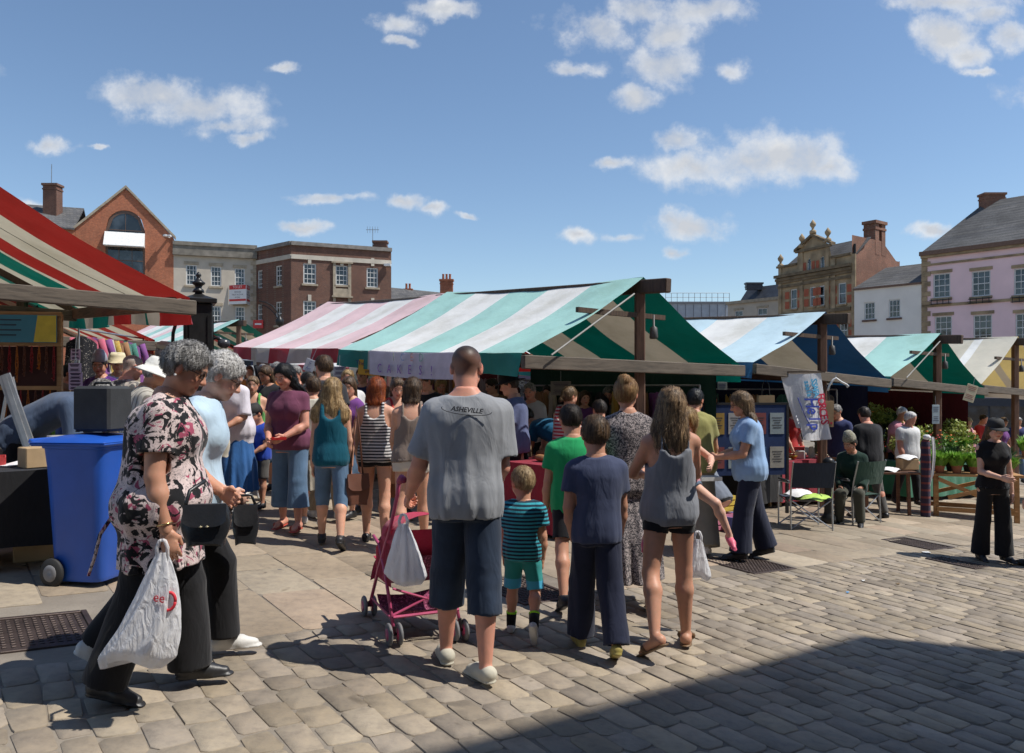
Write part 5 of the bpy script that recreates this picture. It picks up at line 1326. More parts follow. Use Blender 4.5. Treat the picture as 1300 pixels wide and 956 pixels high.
    w1 = Wl(a1, c0); wn = [dict(s0=x, s1=x+1.1, z0=z, z1=z+1.7, cols=3, rows=4, sill=STONE) for x in (2, 5, 8, 11, 14) for z in (1.2, 4.8, 8.2)]
    wall(t, w1, gz(cx)-1, zt, [], BR_BR); w2 = Wl(c0, a2); wall(t, w2, gz(cx)-2, zt, wn[:12], BR_BR); m = MB(); m.add([wloc(t, (p[0], p[1], zt-.01)) for p in (a1, c0, a2, a2+u1*17)], [(0, 1, 2, 3)]); m.build('roof', DKM, t)
    plainwall(t, a2, a2+u1*17, -3, zt, BR_BR); plainwall(t, a2+u1*17, a1, -3, zt, BR_BR)
buildings()
# ================================================================ market stalls
def canvas(name, top, under, trans=.35):
    key = ('canvas', name)
    if key in _M: return _M[key]
    m, nt, out = _nt('canvas '+name); L = nt.links
    g = N(nt, 'ShaderNodeNewGeometry'); v = mapping(nt)
    n1 = noise(nt, v, 1.4, 7, .65); n2 = noise(nt, v, 11, 4)
    r = ramp(nt, [(.28, (.74, .73, .69)), (.5, (.96,)*3), (.66, (1.05,)*3)]); L.new(n1.outputs[0], r.inputs[0])
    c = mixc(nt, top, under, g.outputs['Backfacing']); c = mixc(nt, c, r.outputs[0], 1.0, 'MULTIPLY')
    b = N(nt, 'ShaderNodeBsdfPrincipled'); b.inputs['Roughness'].default_value = .62; b.inputs['Specular IOR Level'].default_value = .35; L.new(c, b.inputs['Base Color'])
    L.new(bump(nt, n2.outputs[0], .25, .01, bump(nt, n1.outputs[0], .35, .05)), b.inputs['Normal'])
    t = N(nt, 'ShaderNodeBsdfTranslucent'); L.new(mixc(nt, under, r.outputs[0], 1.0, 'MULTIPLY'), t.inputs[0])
    mx = N(nt, 'ShaderNodeMixShader'); mx.inputs[0].default_value = trans; L.new(b.outputs[0], mx.inputs[1]); L.new(t.outputs[0], mx.inputs[2])
    L.new(mx.outputs[0], out.inputs[0]); _M[key] = m; return m
CV = dict(g=canvas('sunlit green', (.42, .70, .64), (.0, .115, .085), .16), w=canvas('white', (.90, .90, .87), (.46, .40, .30), .2), p=canvas('sunlit red', (.82, .60, .61), (.42, .03, .03), .16),  # roof tops paler, undersides deeper: sun and shade put into the colours
          b=canvas('sunlit blue', (.60, .78, .86), (.012, .055, .13), .16), y=canvas('cream', (.80, .77, .66), (.55, .42, .16), .35),
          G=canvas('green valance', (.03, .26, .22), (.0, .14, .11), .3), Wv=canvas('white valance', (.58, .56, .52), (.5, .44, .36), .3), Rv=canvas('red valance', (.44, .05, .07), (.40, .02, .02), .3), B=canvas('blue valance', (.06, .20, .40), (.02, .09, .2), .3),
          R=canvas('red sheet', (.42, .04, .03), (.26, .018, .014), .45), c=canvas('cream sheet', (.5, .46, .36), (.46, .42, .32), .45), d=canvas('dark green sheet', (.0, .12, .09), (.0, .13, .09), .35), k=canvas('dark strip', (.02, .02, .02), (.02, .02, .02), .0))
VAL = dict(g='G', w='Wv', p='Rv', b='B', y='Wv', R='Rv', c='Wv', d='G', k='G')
TIM = wood('weathered timber', (.135, .108, .082), (.045, .035, .028), rot=math.atan2(2.2, 2.92)); TIMD = wood('dark timber', (.085, .052, .034), (.03, .018, .012), axis=2); TIMR = wood('reddish timber', (.17, .080, .045), (.06, .03, .018), rot=math.atan2(.755, -.655))
TIMP = wood('pine', (.42, .27, .13), (.25, .14, .06)); STEEL = plain('galvanised steel', (.42, .43, .44), .4, .2, 8, metal=.8)
def stall(label, A, g, e, stripes, zA, zF, zR, nbay=2, bay=4.0, sag=.06, val=.24, group='striped market stalls round the square', ridge_ext=.45, prop=True, valance_sides=(0, 1), beamh=.15, back=None):
    """A: near eave corner of the gable end that faces the open square; g: vector across the gable; e: unit vector along the ridge"""
    A = npv(A); g = npv(g); e = npv(e); rise = -SL*e[0]; Lt = nbay*bay
    t = thing('market_stall', label, 'market stall', (A[0]+g[0]/2, A[1]+g[1]/2, gz(A[0]+g[0]/2)), 0, group)
    o = npv((A[0]+g[0]/2, A[1]+g[1]/2, gz(A[0]+g[0]/2)))
    def pt(a, s, z=0.0, off=0.0):   # a across gable 0..1, s along ridge, z above the roof line
        if a <= .5: zz = zA+(zR-zA)*(a/.5)
        else: zz = zR+(zF-zR)*((a-.5)/.5)
        q = A+g*a+e*s
        return npv((q[0], q[1], zz+rise*s+z))-o
    # canopy
    cols = sorted(set(c for c, w in stripes)); mi = {c: i for i, c in enumerate(cols)}
    tot = sum(w for c, w in stripes); sc = Lt/tot
    m = MB(); sgn = (g[0]*e[1]-g[1]*e[0])
    for half in (0, 1):
        s0 = -.06
        for c, w in stripes:
            s1 = s0+w*sc; m.mi = mi[c]
            def fn(u, v_, s0=s0, s1=s1):
                s = s0+(s1-s0)*u; a = (v_*.5 if half == 0 else .5+v_*.5)
                ph = (s % bay)/bay; sg = -.012*math.sin(math.pi*v_)*abs(math.sin(s*5.5+v_*2.5*(1 if half else -1)))-sag*math.sin(math.pi*ph)*(.45+.55*math.sin(math.pi*(v_ if half == 0 else 1-v_)*.5+.3))-.05*math.sin(math.pi*v_)+.008*math.sin(s*7+v_*5)*math.sin(v_*9)
                aa = -.015 if a == 0 else (1.015 if a == 1 else a)
                return tuple(pt(aa, s, sg+.035))
            m.grid(fn, 8, 12)
            s0 = s1
    # orient upwards
    fs = []
    for f in m.f:
        p = [npv(m.v[i]) for i in f[:3]]; nz_ = np.cross(p[1]-p[0], p[2]-p[1])[2]
        fs.append(f if nz_ > 0 else tuple(reversed(f)))
    m.f = fs
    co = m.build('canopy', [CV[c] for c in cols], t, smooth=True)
    # valances
    for side in valance_sides:
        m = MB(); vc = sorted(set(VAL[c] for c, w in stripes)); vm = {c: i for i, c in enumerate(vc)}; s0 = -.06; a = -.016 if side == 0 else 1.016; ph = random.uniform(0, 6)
        for c, w in stripes:
            s1 = s0+w*sc; m.mi = vm[VAL[c]]
            def fn(u, v_, s0=s0, s1=s1):
                s = s0+(s1-s0)*u; pb = ((s) % bay)/bay; sg = -sag*math.sin(math.pi*pb)*.45
                q = pt(a, s, .035+sg*(.6)-v_*val*(1+.10*math.sin(s*1.9+ph))); k = (.012+.03*v_)*math.sin(s*6.3+ph)+.02*v_*math.sin(s*15+ph)
                gn = g/np.hypot(*g)*(1 if side else -1); q[0] += gn[0]*(k+.02*v_); q[1] += gn[1]*(k+.02*v_); return tuple(q)
            m.grid(fn, 8, 3); s0 = s1
        f2 = []
        gn = g/np.hypot(*g)*(1 if side else -1)
        for f in m.f:
            p = [npv(m.v[i]) for i in f[:3]]; nn = np.cross(p[1]-p[0], p[2]-p[1])
            f2.append(f if nn[0]*gn[0]+nn[1]*gn[1] > 0 else tuple(reversed(f)))
        m.f = f2
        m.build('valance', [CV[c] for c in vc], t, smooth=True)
    # timber frame
    ux = lambda p: tuple(p)
    m = MB(); m.beam(pt(.5, -ridge_ext, -.09), pt(.5, Lt+.2, -.09), .11, .17, .01); m.build('ridge_beam', TIMD if ridge_ext > .3 else TIM, t)
    for a in (0, 1):
        m = MB(); ai = .022 if a == 0 else .978; m.beam(pt(ai, -.02, -.11), pt(ai, Lt, -.11), .07, .13, .008); m.build('eave_beam', TIMR, t)
    for b_ in range(nbay+1):
        s = b_*bay if b_ else -.0
        q0 = pt(0, s); q1 = pt(1, s); z0 = q0[2]-.10; z1 = q1[2]-.10
        dv = (q1-q0); dv[2] = z1-z0; dv = dv/np.linalg.norm(dv); ee = npv((e[0], e[1], 0))*.10
        m = MB(); xo = .10 if b_ == 0 and ridge_ext > 0 else -.06; m.beam(npv((q0[0], q0[1], z0))-dv*xo-ee, npv((q1[0], q1[1], z1))+dv*xo-ee, .075, beamh, .008); m.build('tie_beam', TIM, t)
        for a in ((0, 1) if b_ else ()):
            m = MB(); r0 = pt(a, s, -.06); r1 = pt(.5, s, -.08); m.beam(r0, r1, .06, .08, .006); m.build('rafter', TIMD, t)
        pr = pt(.5, s); ctr = A+g*.5+e*s; m = MB(); m.beam((pr[0], pr[1], gz(ctr[0])-o[2]-.02), (pr[0], pr[1], pr[2]-.16), .12, .12, .012); m.build('post', wood('stall post timber', (.16, .085, .055), (.05, .028, .018), axis=2), t)
        if b_ == 0:
            m = MB(); a0, a1 = pt(.16, s), pt(.62, s); zz = (zA+zR)/2+.05-o[2]; dd2 = a1-a0; m.beam((a0[0]+dd2[0]*.12, a0[1]+dd2[1]*.12, zz), (a1[0], a1[1], zz-.02), .05, .06); 
            if ridge_ext > .2: m.build('collar_rail', TIMD, t)
            if prop: m = MB(); q = pt(.42, s); m.tube([(q[0]-e[0]*.18, q[1]-e[1]*.18, zz+.22), (pt(.06, s)[0]-e[0]*.2, pt(.06, s)[1]-e[1]*.2, q0[2]-.02)], .011, 6); m.build('prop_pole', plain('grey rod',(.30,.29,.27),.6), t)
            m = MB(); q = pt(.55, s); m.lathe([(.012, .36), (.014, .22), (.045, .20), (.055, .08), (.045, .06), (0, .06)], (q[0]-e[0]*.06, q[1]-e[1]*.06, zz-.36), 10); m.build('lamp', plain('lamp grey', (.06, .06, .06), .5), t, smooth=True)
    if back:  # dark sheet added along the far eave to darken the stall interior
        m = MB(); f_ = lambda sg: (lambda u, v: tuple(pt(1, .15+(Lt-.3)*(u if sg > 0 else 1-u), -.16-1.05*v)+npv((g[0], g[1], 0))*(-.045+sg*.003+.012*math.sin(u*40)*v)))
        m.grid(f_(1), 40, 4); m.grid(f_(-1), 40, 4); m.build('added_dark_sheet', fabric('sheet '+back, dict(green=(.012, .05, .035), navy=(.012, .018, .05), maroon=(.10, .012, .02), grey=(.07, .07, .07))[back]), t, smooth=True)
    return t, pt, o
E_ = npv((-.655, .755)); G_ = npv((2.92, 2.2))
st_green, pg, og = stall('pale green and white striped stall, nearest of the right hand row', (.13, 8.8), G_, E_, [('g', 1), ('w', 1), ('g', 1), ('w', 1), ('g', 1)], 1.97, 1.92, 2.93, 1, 4.1, back='green')
# its pink and white neighbour shares the row: starts where the green one stops
q = npv((.13, 8.8))+E_*4.14; st_pink, pp, op_ = stall('pale pink and white striped stall adjoining the green striped one', q, G_, E_, [('p', 1), ('w', 1), ('p', 1), ('w', 1), ('p', 1)], 2.17, 2.12, 3.10, 1, 4.0, ridge_ext=.0, prop=False, back='maroon')
q2 = npv((.13, 8.8))+npv((3.42, 2.95)); stall('pale blue and white striped stall behind the woman in blue blouse', q2, G_, E_, [('b', 1), ('w', 1), ('b', 1), ('w', 1), ('b', 1), ('w', 1), ('b', 1), ('w', 1)], 1.955, 1.76, 2.78, 2, 4.0, prop=False, back='navy', group='striped market stalls round the square')
q3 = npv((6.80, 14.35)); stall('small green and white striped stall over the potted plants', q3, G_, E_, [('g', 1), ('w', 1), ('g', 1), ('w', 1), ('g', 1), ('w', 1), ('g', 1), ('w', 1)], 1.78, 1.60, 2.61, 2, 4.0, back='maroon')
q4 = npv((10.05, 17.1)); stall('cream stall with thin yellow stripes at the right edge', q4, G_, E_, [('y', .5), ('w', .14), ('y', .5), ('w', .14), ('y', .5), ('w', .14)]*3, 1.66, 1.50, 2.72, 2, 4.0, prop=False)
# left row
EL = npv((-.655, .755)); GLv = npv((2.75, 2.36)); AL = npv((-3.19, 7.67))-GLv
stall('red and cream striped stall at the left edge, its gable filling the corner', AL, GLv, EL, [('R', .82), ('c', .42), ('k', .03), ('c', .40), ('R', .62), ('c', .13), ('d', .7), ('c', .55), ('d', .6), ('c', .5), ('d', .6), ('R', .6), ('c', .5), ('R', .5)], 2.54, 2.46, 3.44, 2, 4.0, prop=False, ridge_ext=.1, beamh=.14, sag=.03)
AF = npv((-5.9, 13.0))-GLv; stall('red and cream striped stall behind the market pillar, partly hidden', AF, GLv, EL, [('R', .5), ('c', .5)]*4, 2.44, 2.36, 3.3, 1, 4.0, prop=False, ridge_ext=.1)
AD = npv((-8.07, 23.5))-G_*.5; stall('distant green and white striped stall right of the black pillar', AD, G_, E_, [('g', .8), ('w', .8), ('g', .8), ('w', .8), ('g', .8), ('p', .8), ('w', .8), ('g', .8), ('w', .8), ('p', .8)], 2.70, 2.62, 3.56, 2, 4.0, prop=False)
AD2 = npv((-3.0, 27))-G_*.5; stall('distant red and white striped stall behind the pink one', AD2, G_, E_, [('p', .8), ('w', .8)]*5, 2.2, 2.1, 3.1, 2, 4.0, prop=False)
AD3 = npv((4.2, 19.2))-G_*.5; stall('distant green and white stall seen under the blue awning', AD3, G_, E_, [('g', .8), ('w', .8)]*5, 1.95, 1.86, 2.7, 2, 4.0, prop=False)
AD4 = npv((13, 27))-G_*.5; stall('distant plain white stall roof behind the cream stall', AD4, G_*1.3, E_, [('w', 1)]*5, 1.75, 1.6, 2.4, 2, 4.0, prop=False)
AD5 = npv((9.0, 23.0))-G_*.5; stall('distant red and white stall behind the plant stall', AD5, G_, E_, [('p', .8), ('w', .8)]*5, 1.72, 1.6, 2.4, 2, 4.0, prop=False)
# handwritten sheet pinned over the green valance
def sheet_sign():
    t = thing('paper_banner', 'white paper banner with purple handwriting pinned to the green striped stall', 'banner', tuple(pg(0, 2.2)+og))
    b = npv(t.location); s0, s1 = 3.05, 1.10; m = MB()
    out = -G_/np.hypot(*G_)
    def q(s, dz, off=0): p = pg(-.016, s, dz)+og-b; return (p[0]+out[0]*(.075+off), p[1]+out[1]*(.075+off), p[2])
    def fn(u, v): s = s0+(s1-s0)*u; return q(s, .03-.02*math.sin(u*3)-v*.33, .008*math.sin(u*14)*v)
    m.grid(fn, 16, 4); 
    def fn2(u, v): s = s0+(s1-s0)*u; return q(s, .03-.02*math.sin(u*3)-v*.33, .008*math.sin(u*14)*v-.004)
    m.grid(fn2, 16, 4); o = m.build('sheet', fabric('banner paper', (.62, .60, .68), bmp=.1, trans=.2), t, smooth=True)
    xd = npv(q(s1, 0))-npv(q(s0, 0)); c = (npv(q(s0, -.06))+npv(q(s1, -.06)))/2
    for tx, cols, dz, sz in (('ICED', [(.35, .42, .32), (.30, .40, .60), (.60, .30, .25), (.25, .42, .38)], -.055, .15), ('CAKES!', [(.25, .12, .42)]*6, -.215, .17)):
        n = len(tx)
        for i, ch in enumerate(tx):
            s = s0+(s1-s0)*((.34+.11*i) if n == 4 else (.16+.125*i)); p = q(s, dz, .032)
            text(ch, sz, frame_M(p, xd, (0, 0, 1)), plain('felt pen %s' % (cols[i],), cols[i], .7, .05, bmp=0), 'lettering', o, ext=.001, sx=.9)
sheet_sign()
# ================================================================ things on the square
PL = lambda n, c, r=.5, **k: plain(n, c, r, **k)
BLKI = plain('black iron', (.02, .02, .02), .4, .3, metal=.3)
def vary(i): return (i*0.6180339) % 1
def pillar():
    g = GX(252, 9.5); t = thing('market_pillar', 'black square cast iron pillar with pointed finial behind the grey haired women', 'pillar', g)
    th = R(25); Mz = Matrix.Rotation(th, 3, 'Z'); w = .30; k = 9.5/F; zt = HC-(386-V0)*k-g.z
    m = MB(); m.box((0, 0, zt/2), (w, w, zt), rz=th, bev=.012); m.box((0, 0, .15), (w+.1, w+.1, .3), rz=th, bev=.02); m.build('shaft', BLKI, t)
    m = MB()
    for a in range(4):
        d = Mz @ Vector((math.cos(a*math.pi/2), math.sin(a*math.pi/2), 0)); s = Vector((-d.y, d.x, 0))
        for x in (-.10, .10): m.beam(d*(w/2+.006)+s*x+Vector((0, 0, .4)), d*(w/2+.006)+s*x+Vector((0, 0, zt-.15)), .02, .016, up=tuple(d))
    m.build('moulding', BLKI, t)
    m = MB(); m.box((0, 0, zt+.03), (w+.09, w+.09, .06), rz=th, bev=.01); m.lathe([(.24, .06), (.10, .10), (.06, .12), (.05, .16)], (0, 0, zt), 4, M=Matrix.Rotation(th+math.pi/4, 3, 'Z')); m.build('cap', BLKI, t)
    m = MB(); m.lathe([(.07, .14), (.06, .17), (.035, .19), (.045, .22), (.075, .24), (.08, .255), (.05, .275), (.03, .30), (.02, .32), (.035, .34), (.022, .365), (.004, .385)], (0, 0, zt), 12); m.build('finial', BLKI, t, smooth=True)
    m = MB(); m.tube([(.15, 0, zt-.42), (.24, -.02, zt-.40), (.30, -.02, zt-.44)], .02, 6); m.lathe([(.02, .04), (.07, .02), (.075, -.03), (.03, -.07)], (.31, -.02, zt-.46), 10); m.build('spotlight', PL('dark lamp', (.05, .05, .055), .3), t, smooth=True)
    m = MB(); m.tube([(-.18, -.12, zt-.1), (-.26, -.1, zt-.35), (-.28, -.1, zt-.75), (-.30, -.1, zt-1.3)], .02, 6); m.build('cable', BLKI, t)
pillar()
def wheelie_bin():
    g = G(120, 737); t = thing('wheelie_bin', 'tall blue plastic wheelie bin with two wheels', 'bin', g, R(-8)); t.scale = (.84, .80, 1)
    bl = plain('blue bin plastic', (.014, .085, .42), .42, .12, 3, .12, bscale=25)
    m = MB(); rows = [(.0, .21, .23), (.03, .225, .245), (.80, .27, .30), (.93, .285, .315), (.935, .30, .33), (.97, .30, .33)]
    vs = []; fs = []; n = 16
    for z, x, y in rows:
        for i in range(n):
            a = 2*math.pi*(i+.5)/n; ca, sa = math.cos(a), math.sin(a); e = .28
            vs.append((x*math.copysign(abs(ca)**e, ca), y*math.copysign(abs(sa)**e, sa), z+.035))
    for k in range(len(rows)-1):
        for i in range(n): j = (i+1) % n; fs.append((k*n+i, k*n+j, k*n+n+j, k*n+n+i))
    fs.append(tuple(reversed(range(n)))); fs.append(tuple(range((len(rows)-1)*n, len(rows)*n))); m.add(vs, fs)
    m.box((-.02, -.249, .45), (.30, .012, .42), bev=.006); o = m.build('body', bl, t); bend_normals(o)
    m = MB()
    def lid(u, v): x = -.36+.68*u; y = -.345+.69*v; return (x, y, 1.01+.055*math.sin(math.pi*min(1, max(0, u)))**.6*math.sin(math.pi*v)**.35)
    m.grid(lid, 20, 14); m.box((-.02, 0, .999), (.68, .69, .03), bev=.012)
    m.tube([(-.36, -.28, 1.0), (-.40, -.27, 1.015), (-.40, .27, 1.015), (-.36, .28, 1.0)], .017, 8); o = m.build('lid', bl, t); bend_normals(o)
    m = MB(); m.tube([(-.17, -.27, .10), (-.17, .27, .10)], .012, 8); m.build('axle', STEEL, t)
    for sd in (-1, 1):
        m = MB(); Mx = Matrix.Rotation(R(90), 3, 'X'); m.lathe([(.0, -.028), (.06, -.028), (.075, -.022), (.098, -.020), (.104, -.008), (.104, .008), (.098, .020), (.06, .028), (0, .028)], (-.19, sd*.285, .102), 22, M=Mx)
        w = m.build('wheel', PL('rubber', (.022, .022, .022), .7), t, smooth=True)
        m = MB(); m.lathe([(0, -.031), (.03, -.034), (.058, -.031), (.060, -.026), (.060, .026), (.058, .031), (.03, .034), (0, .031)], (-.19, sd*.285, .102), 18, M=Mx); m.build('hub', PL('grey hub', (.20, .20, .21), .5), w, smooth=True)
    # the dark box that stands on it
    b = thing('loudspeaker_box', 'dark grey portable loudspeaker case standing on the blue bin', 'loudspeaker', (g.x+.06, g.y, g.z+1.078), R(-10)); b.scale = (.86, .86, .98)
    m = MB(); m.box((0, 0, .165), (.34, .30, .33), bev=.02); o = m.build('case', plain('charcoal cloth', (.030, .032, .036), .8, .2, 6, .3), b); bend_normals(o)
    m = MB(); m.tube([(-.08, 0, .33), (-.07, 0, .352), (.07, 0, .352), (.08, 0, .33)], .01, 6); m.build('handle', BLKI, b)
    for x in (-.14, .14):
        for y in (-.12, .12): m = MB(); m.lathe([(.018, -.004), (.018, .008), (.0, .009)], (x, y, 0), 8); m.build('foot', BLKI, b)
wheelie_bin()
def table(label, c, along, L, Wd, h, cloth=None, drop=.62, clabel=None, wood_m=None, legs=True, group='stall tables'):
    """c: centre on the ground; along: direction of the long side"""
    a = math.atan2(along[1], along[0]); z = gz(c[0]); t = thing('trestle_table', label, 'table', (c[0], c[1], z), a, group)
    wm = wood_m or TIMP; m = MB(); m.box((0, 0, h-.015), (L, Wd, .03), bev=.004); m.build('table_top', wm, t)
    for sx in (-1, 1):
        for sy in (-1, 1):
            x, y = sx*(L/2-.15), sy*(Wd/2-.07); wx = x*math.cos(a)-y*math.sin(a); m = MB(); m.beam((x, y, -SL*wx), (x*.96, y*.9, h-.03), .045, .045); m.build('leg', wm, t)
    if cloth:
        ct = MB(); dy = Wd/2+.012; dx = L/2+.012; zt = h+.012; per = []
        n = int((2*dx+2*dy)*2/.07); P_ = 2*(2*dx+2*dy)
        for i in range(n):
            q = P_*i/n
            if q < 2*dx: per.append((-dx+q, -dy, 0, -1))
            elif q < 2*dx+2*dy: per.append((dx, -dy+q-2*dx, 1, 0))
            elif q < 4*dx+2*dy: per.append((dx-(q-2*dx-2*dy), dy, 0, 1))
            else: per.append((-dx, dy-(q-4*dx-2*dy), -1, 0))
        vs = []; fs = []
        for k in range(5):
            f = k/4
            for i, (x, y, nx, ny) in enumerate(per):
                w = (.006+.045*f)*(.5+.5*math.sin(i*.9+2*math.sin(i*.23)))*f+.006
                vs.append((x+nx*w, y+ny*w, zt-drop*f+.012*math.sin(i*.3)*f-(SL*(x*math.cos(a)-y*math.sin(a)) if drop > .6 else 0)*f))
        for k in range(4):
            for i in range(n): j = (i+1) % n; fs.append((k*n+j, k*n+i, k*n+n+i, k*n+n+j))
        fs.append(tuple(range(n)))
        ct.add(vs, fs); o = ct.build('tablecloth', cloth); o.location = (c[0], c[1], z); o.rotation_euler = (0, 0, a); bend_normals(o); tag(o, clabel, 'tablecloth', 'cloths over stall tables')
    return t, a, z+h+.014
RC = fabric('maroon cloth', (.26, .018, .035), bmp=.2); BC = fabric('black cloth', (.014, .014, .016)); WC = fabric('white cloth', (.6, .6, .6)); GC = fabric('green cloth', (.03, .14, .08)); TC = fabric('terracotta cloth', (.30, .08, .05)); CC = fabric('cream cloth', (.45, .4, .3)); BLC = fabric('blue cloth', (.04, .08, .25))
def leafy(name, mat, r, h, n, seed, size=.035, spiky=False, pot=None):
    rg = random.Random(seed); m = MB()
    for i in range(n):
        if spiky:
            a = rg.uniform(0, 6.28); rr = r*.5*rg.random(); b = Vector((rr*math.cos(a), rr*math.sin(a), 0)); o = rg.uniform(.1, 1)*r; tip = Vector((b.x+o*math.cos(a), b.y+o*math.sin(a), h*rg.uniform(.55, 1))); w = Vector((-math.sin(a), math.cos(a), 0))*size*.3
            mid = (b+tip)/2+Vector((0, 0, h*.12)); m.add([b-w, b+w, mid+w, mid-w, tip], [(0, 1, 2, 3), (3, 2, 4)])
        else:
            while True:
                p = Vector((rg.uniform(-1, 1), rg.uniform(-1, 1), rg.uniform(-.6, 1)))
                if .25 < p.length < 1: break
            p = Vector((p.x*r, p.y*r, h*.55+p.z*h*.5)); d = Vector((rg.uniform(-1, 1), rg.uniform(-1, 1), rg.uniform(-.2, .9))).normalized(); s = d.cross(Vector((rg.uniform(-1, 1), rg.uniform(-1, 1), 1))).normalized(); L_ = size*rg.uniform(.7, 1.5)
            m.add([p, p+d*L_*.5+s*L_*.28, p+d*L_, p+d*L_*.5-s*L_*.28], [(0, 1, 2, 3)])
    return m
def leafmat(name, c1, c2):
    key = ('leaf', name)
    if key in _M: return _M[key]
    m, nt, out = _nt(name); L = nt.links; b = N(nt, 'ShaderNodeBsdfPrincipled'); b.inputs['Roughness'].default_value = .5
    gi = N(nt, 'ShaderNodeNewGeometry'); r = ramp(nt, [(0, c1), (1, c2)]); L.new(gi.outputs['Random Per Island'], r.inputs[0]); L.new(r.outputs[0], b.inputs['Base Color'])
    t = N(nt, 'ShaderNodeBsdfTranslucent'); L.new(r.outputs[0], t.inputs[0]); mx = N(nt, 'ShaderNodeMixShader'); mx.inputs[0].default_value = .3; L.new(b.outputs[0], mx.inputs[1]); L.new(t.outputs[0], mx.inputs[2]); L.new(mx.outputs[0], out.inputs[0]); _M[key] = m; return m
LM = [leafmat('mid green leaves', (.05, .13, .02), (.16, .30, .05)), leafmat('bright herb leaves', (.10, .26, .02), (.26, .46, .07)), leafmat('yellow green leaves', (.16, .22, .03), (.38, .42, .10)), leafmat('dark leaves', (.02, .06, .015), (.06, .13, .03))]
FLW = [PL('orange petals', (.75, .20, .02), .6), PL('red petals', (.6, .03, .04), .6), PL('white petals', (.75, .75, .7), .6), PL('yellow petals', (.8, .55, .04), .6)]
POT = PL('terracotta pot', (.33, .12, .06), .8)
def proto_plant(kind):
    t = thing('potted_plant', 'x', 'plant', (0, 0, -50)); m = MB(); m.lathe([(.055, 0), (.075, .10), (.082, .10), (.082, .125), (.07, .125), (.065, .11), (0, .11)], (0, 0, 0), 12); m.build('pot', POT if kind % 2 else PL('black pot', (.02, .02, .02), .6), t)
    sp = kind in (1, 4); m = leafy('f', None, [.16, .15, .20, .14, .17, .18][kind], [.28, .24, .40, .22, .34, .34][kind], 260 if sp else 330, kind+3, [.05, .10, .05, .04, .12, .05][kind], sp); m.v = [(x, y, z+.10) for x, y, z in m.v]
    m.build('foliage', [LM[0], LM[1], LM[2], LM[0], LM[3], LM[3]][kind], t)
    if kind in (0, 3, 5):
        m = MB(); rg = random.Random(kind)
        for i in range(16):
            a = rg.uniform(0, 6.28); q = .15*rg.random()**.5; c = (q*math.cos(a), q*math.sin(a), .22+.18*rg.random()); m.lathe([(.0, -.006), (.022, .004), (.016, .012), (.0, .010)], c, 6)
        m.build('blossoms', FLW[{0: 0, 3: 1, 5: 3}[kind]], t)
    return t
def place_copies(proto, spots, labels, group):
    for i, (p, rz, s) in enumerate(spots):
        o = proto if i == 0 else copy_tree(proto)
        o.location = p; o.rotation_euler = (0, 0, rz); o.scale = (s, s, s); o['label'] = labels[i % len(labels)] if isinstance(labels, list) else labels; o['group'] = group
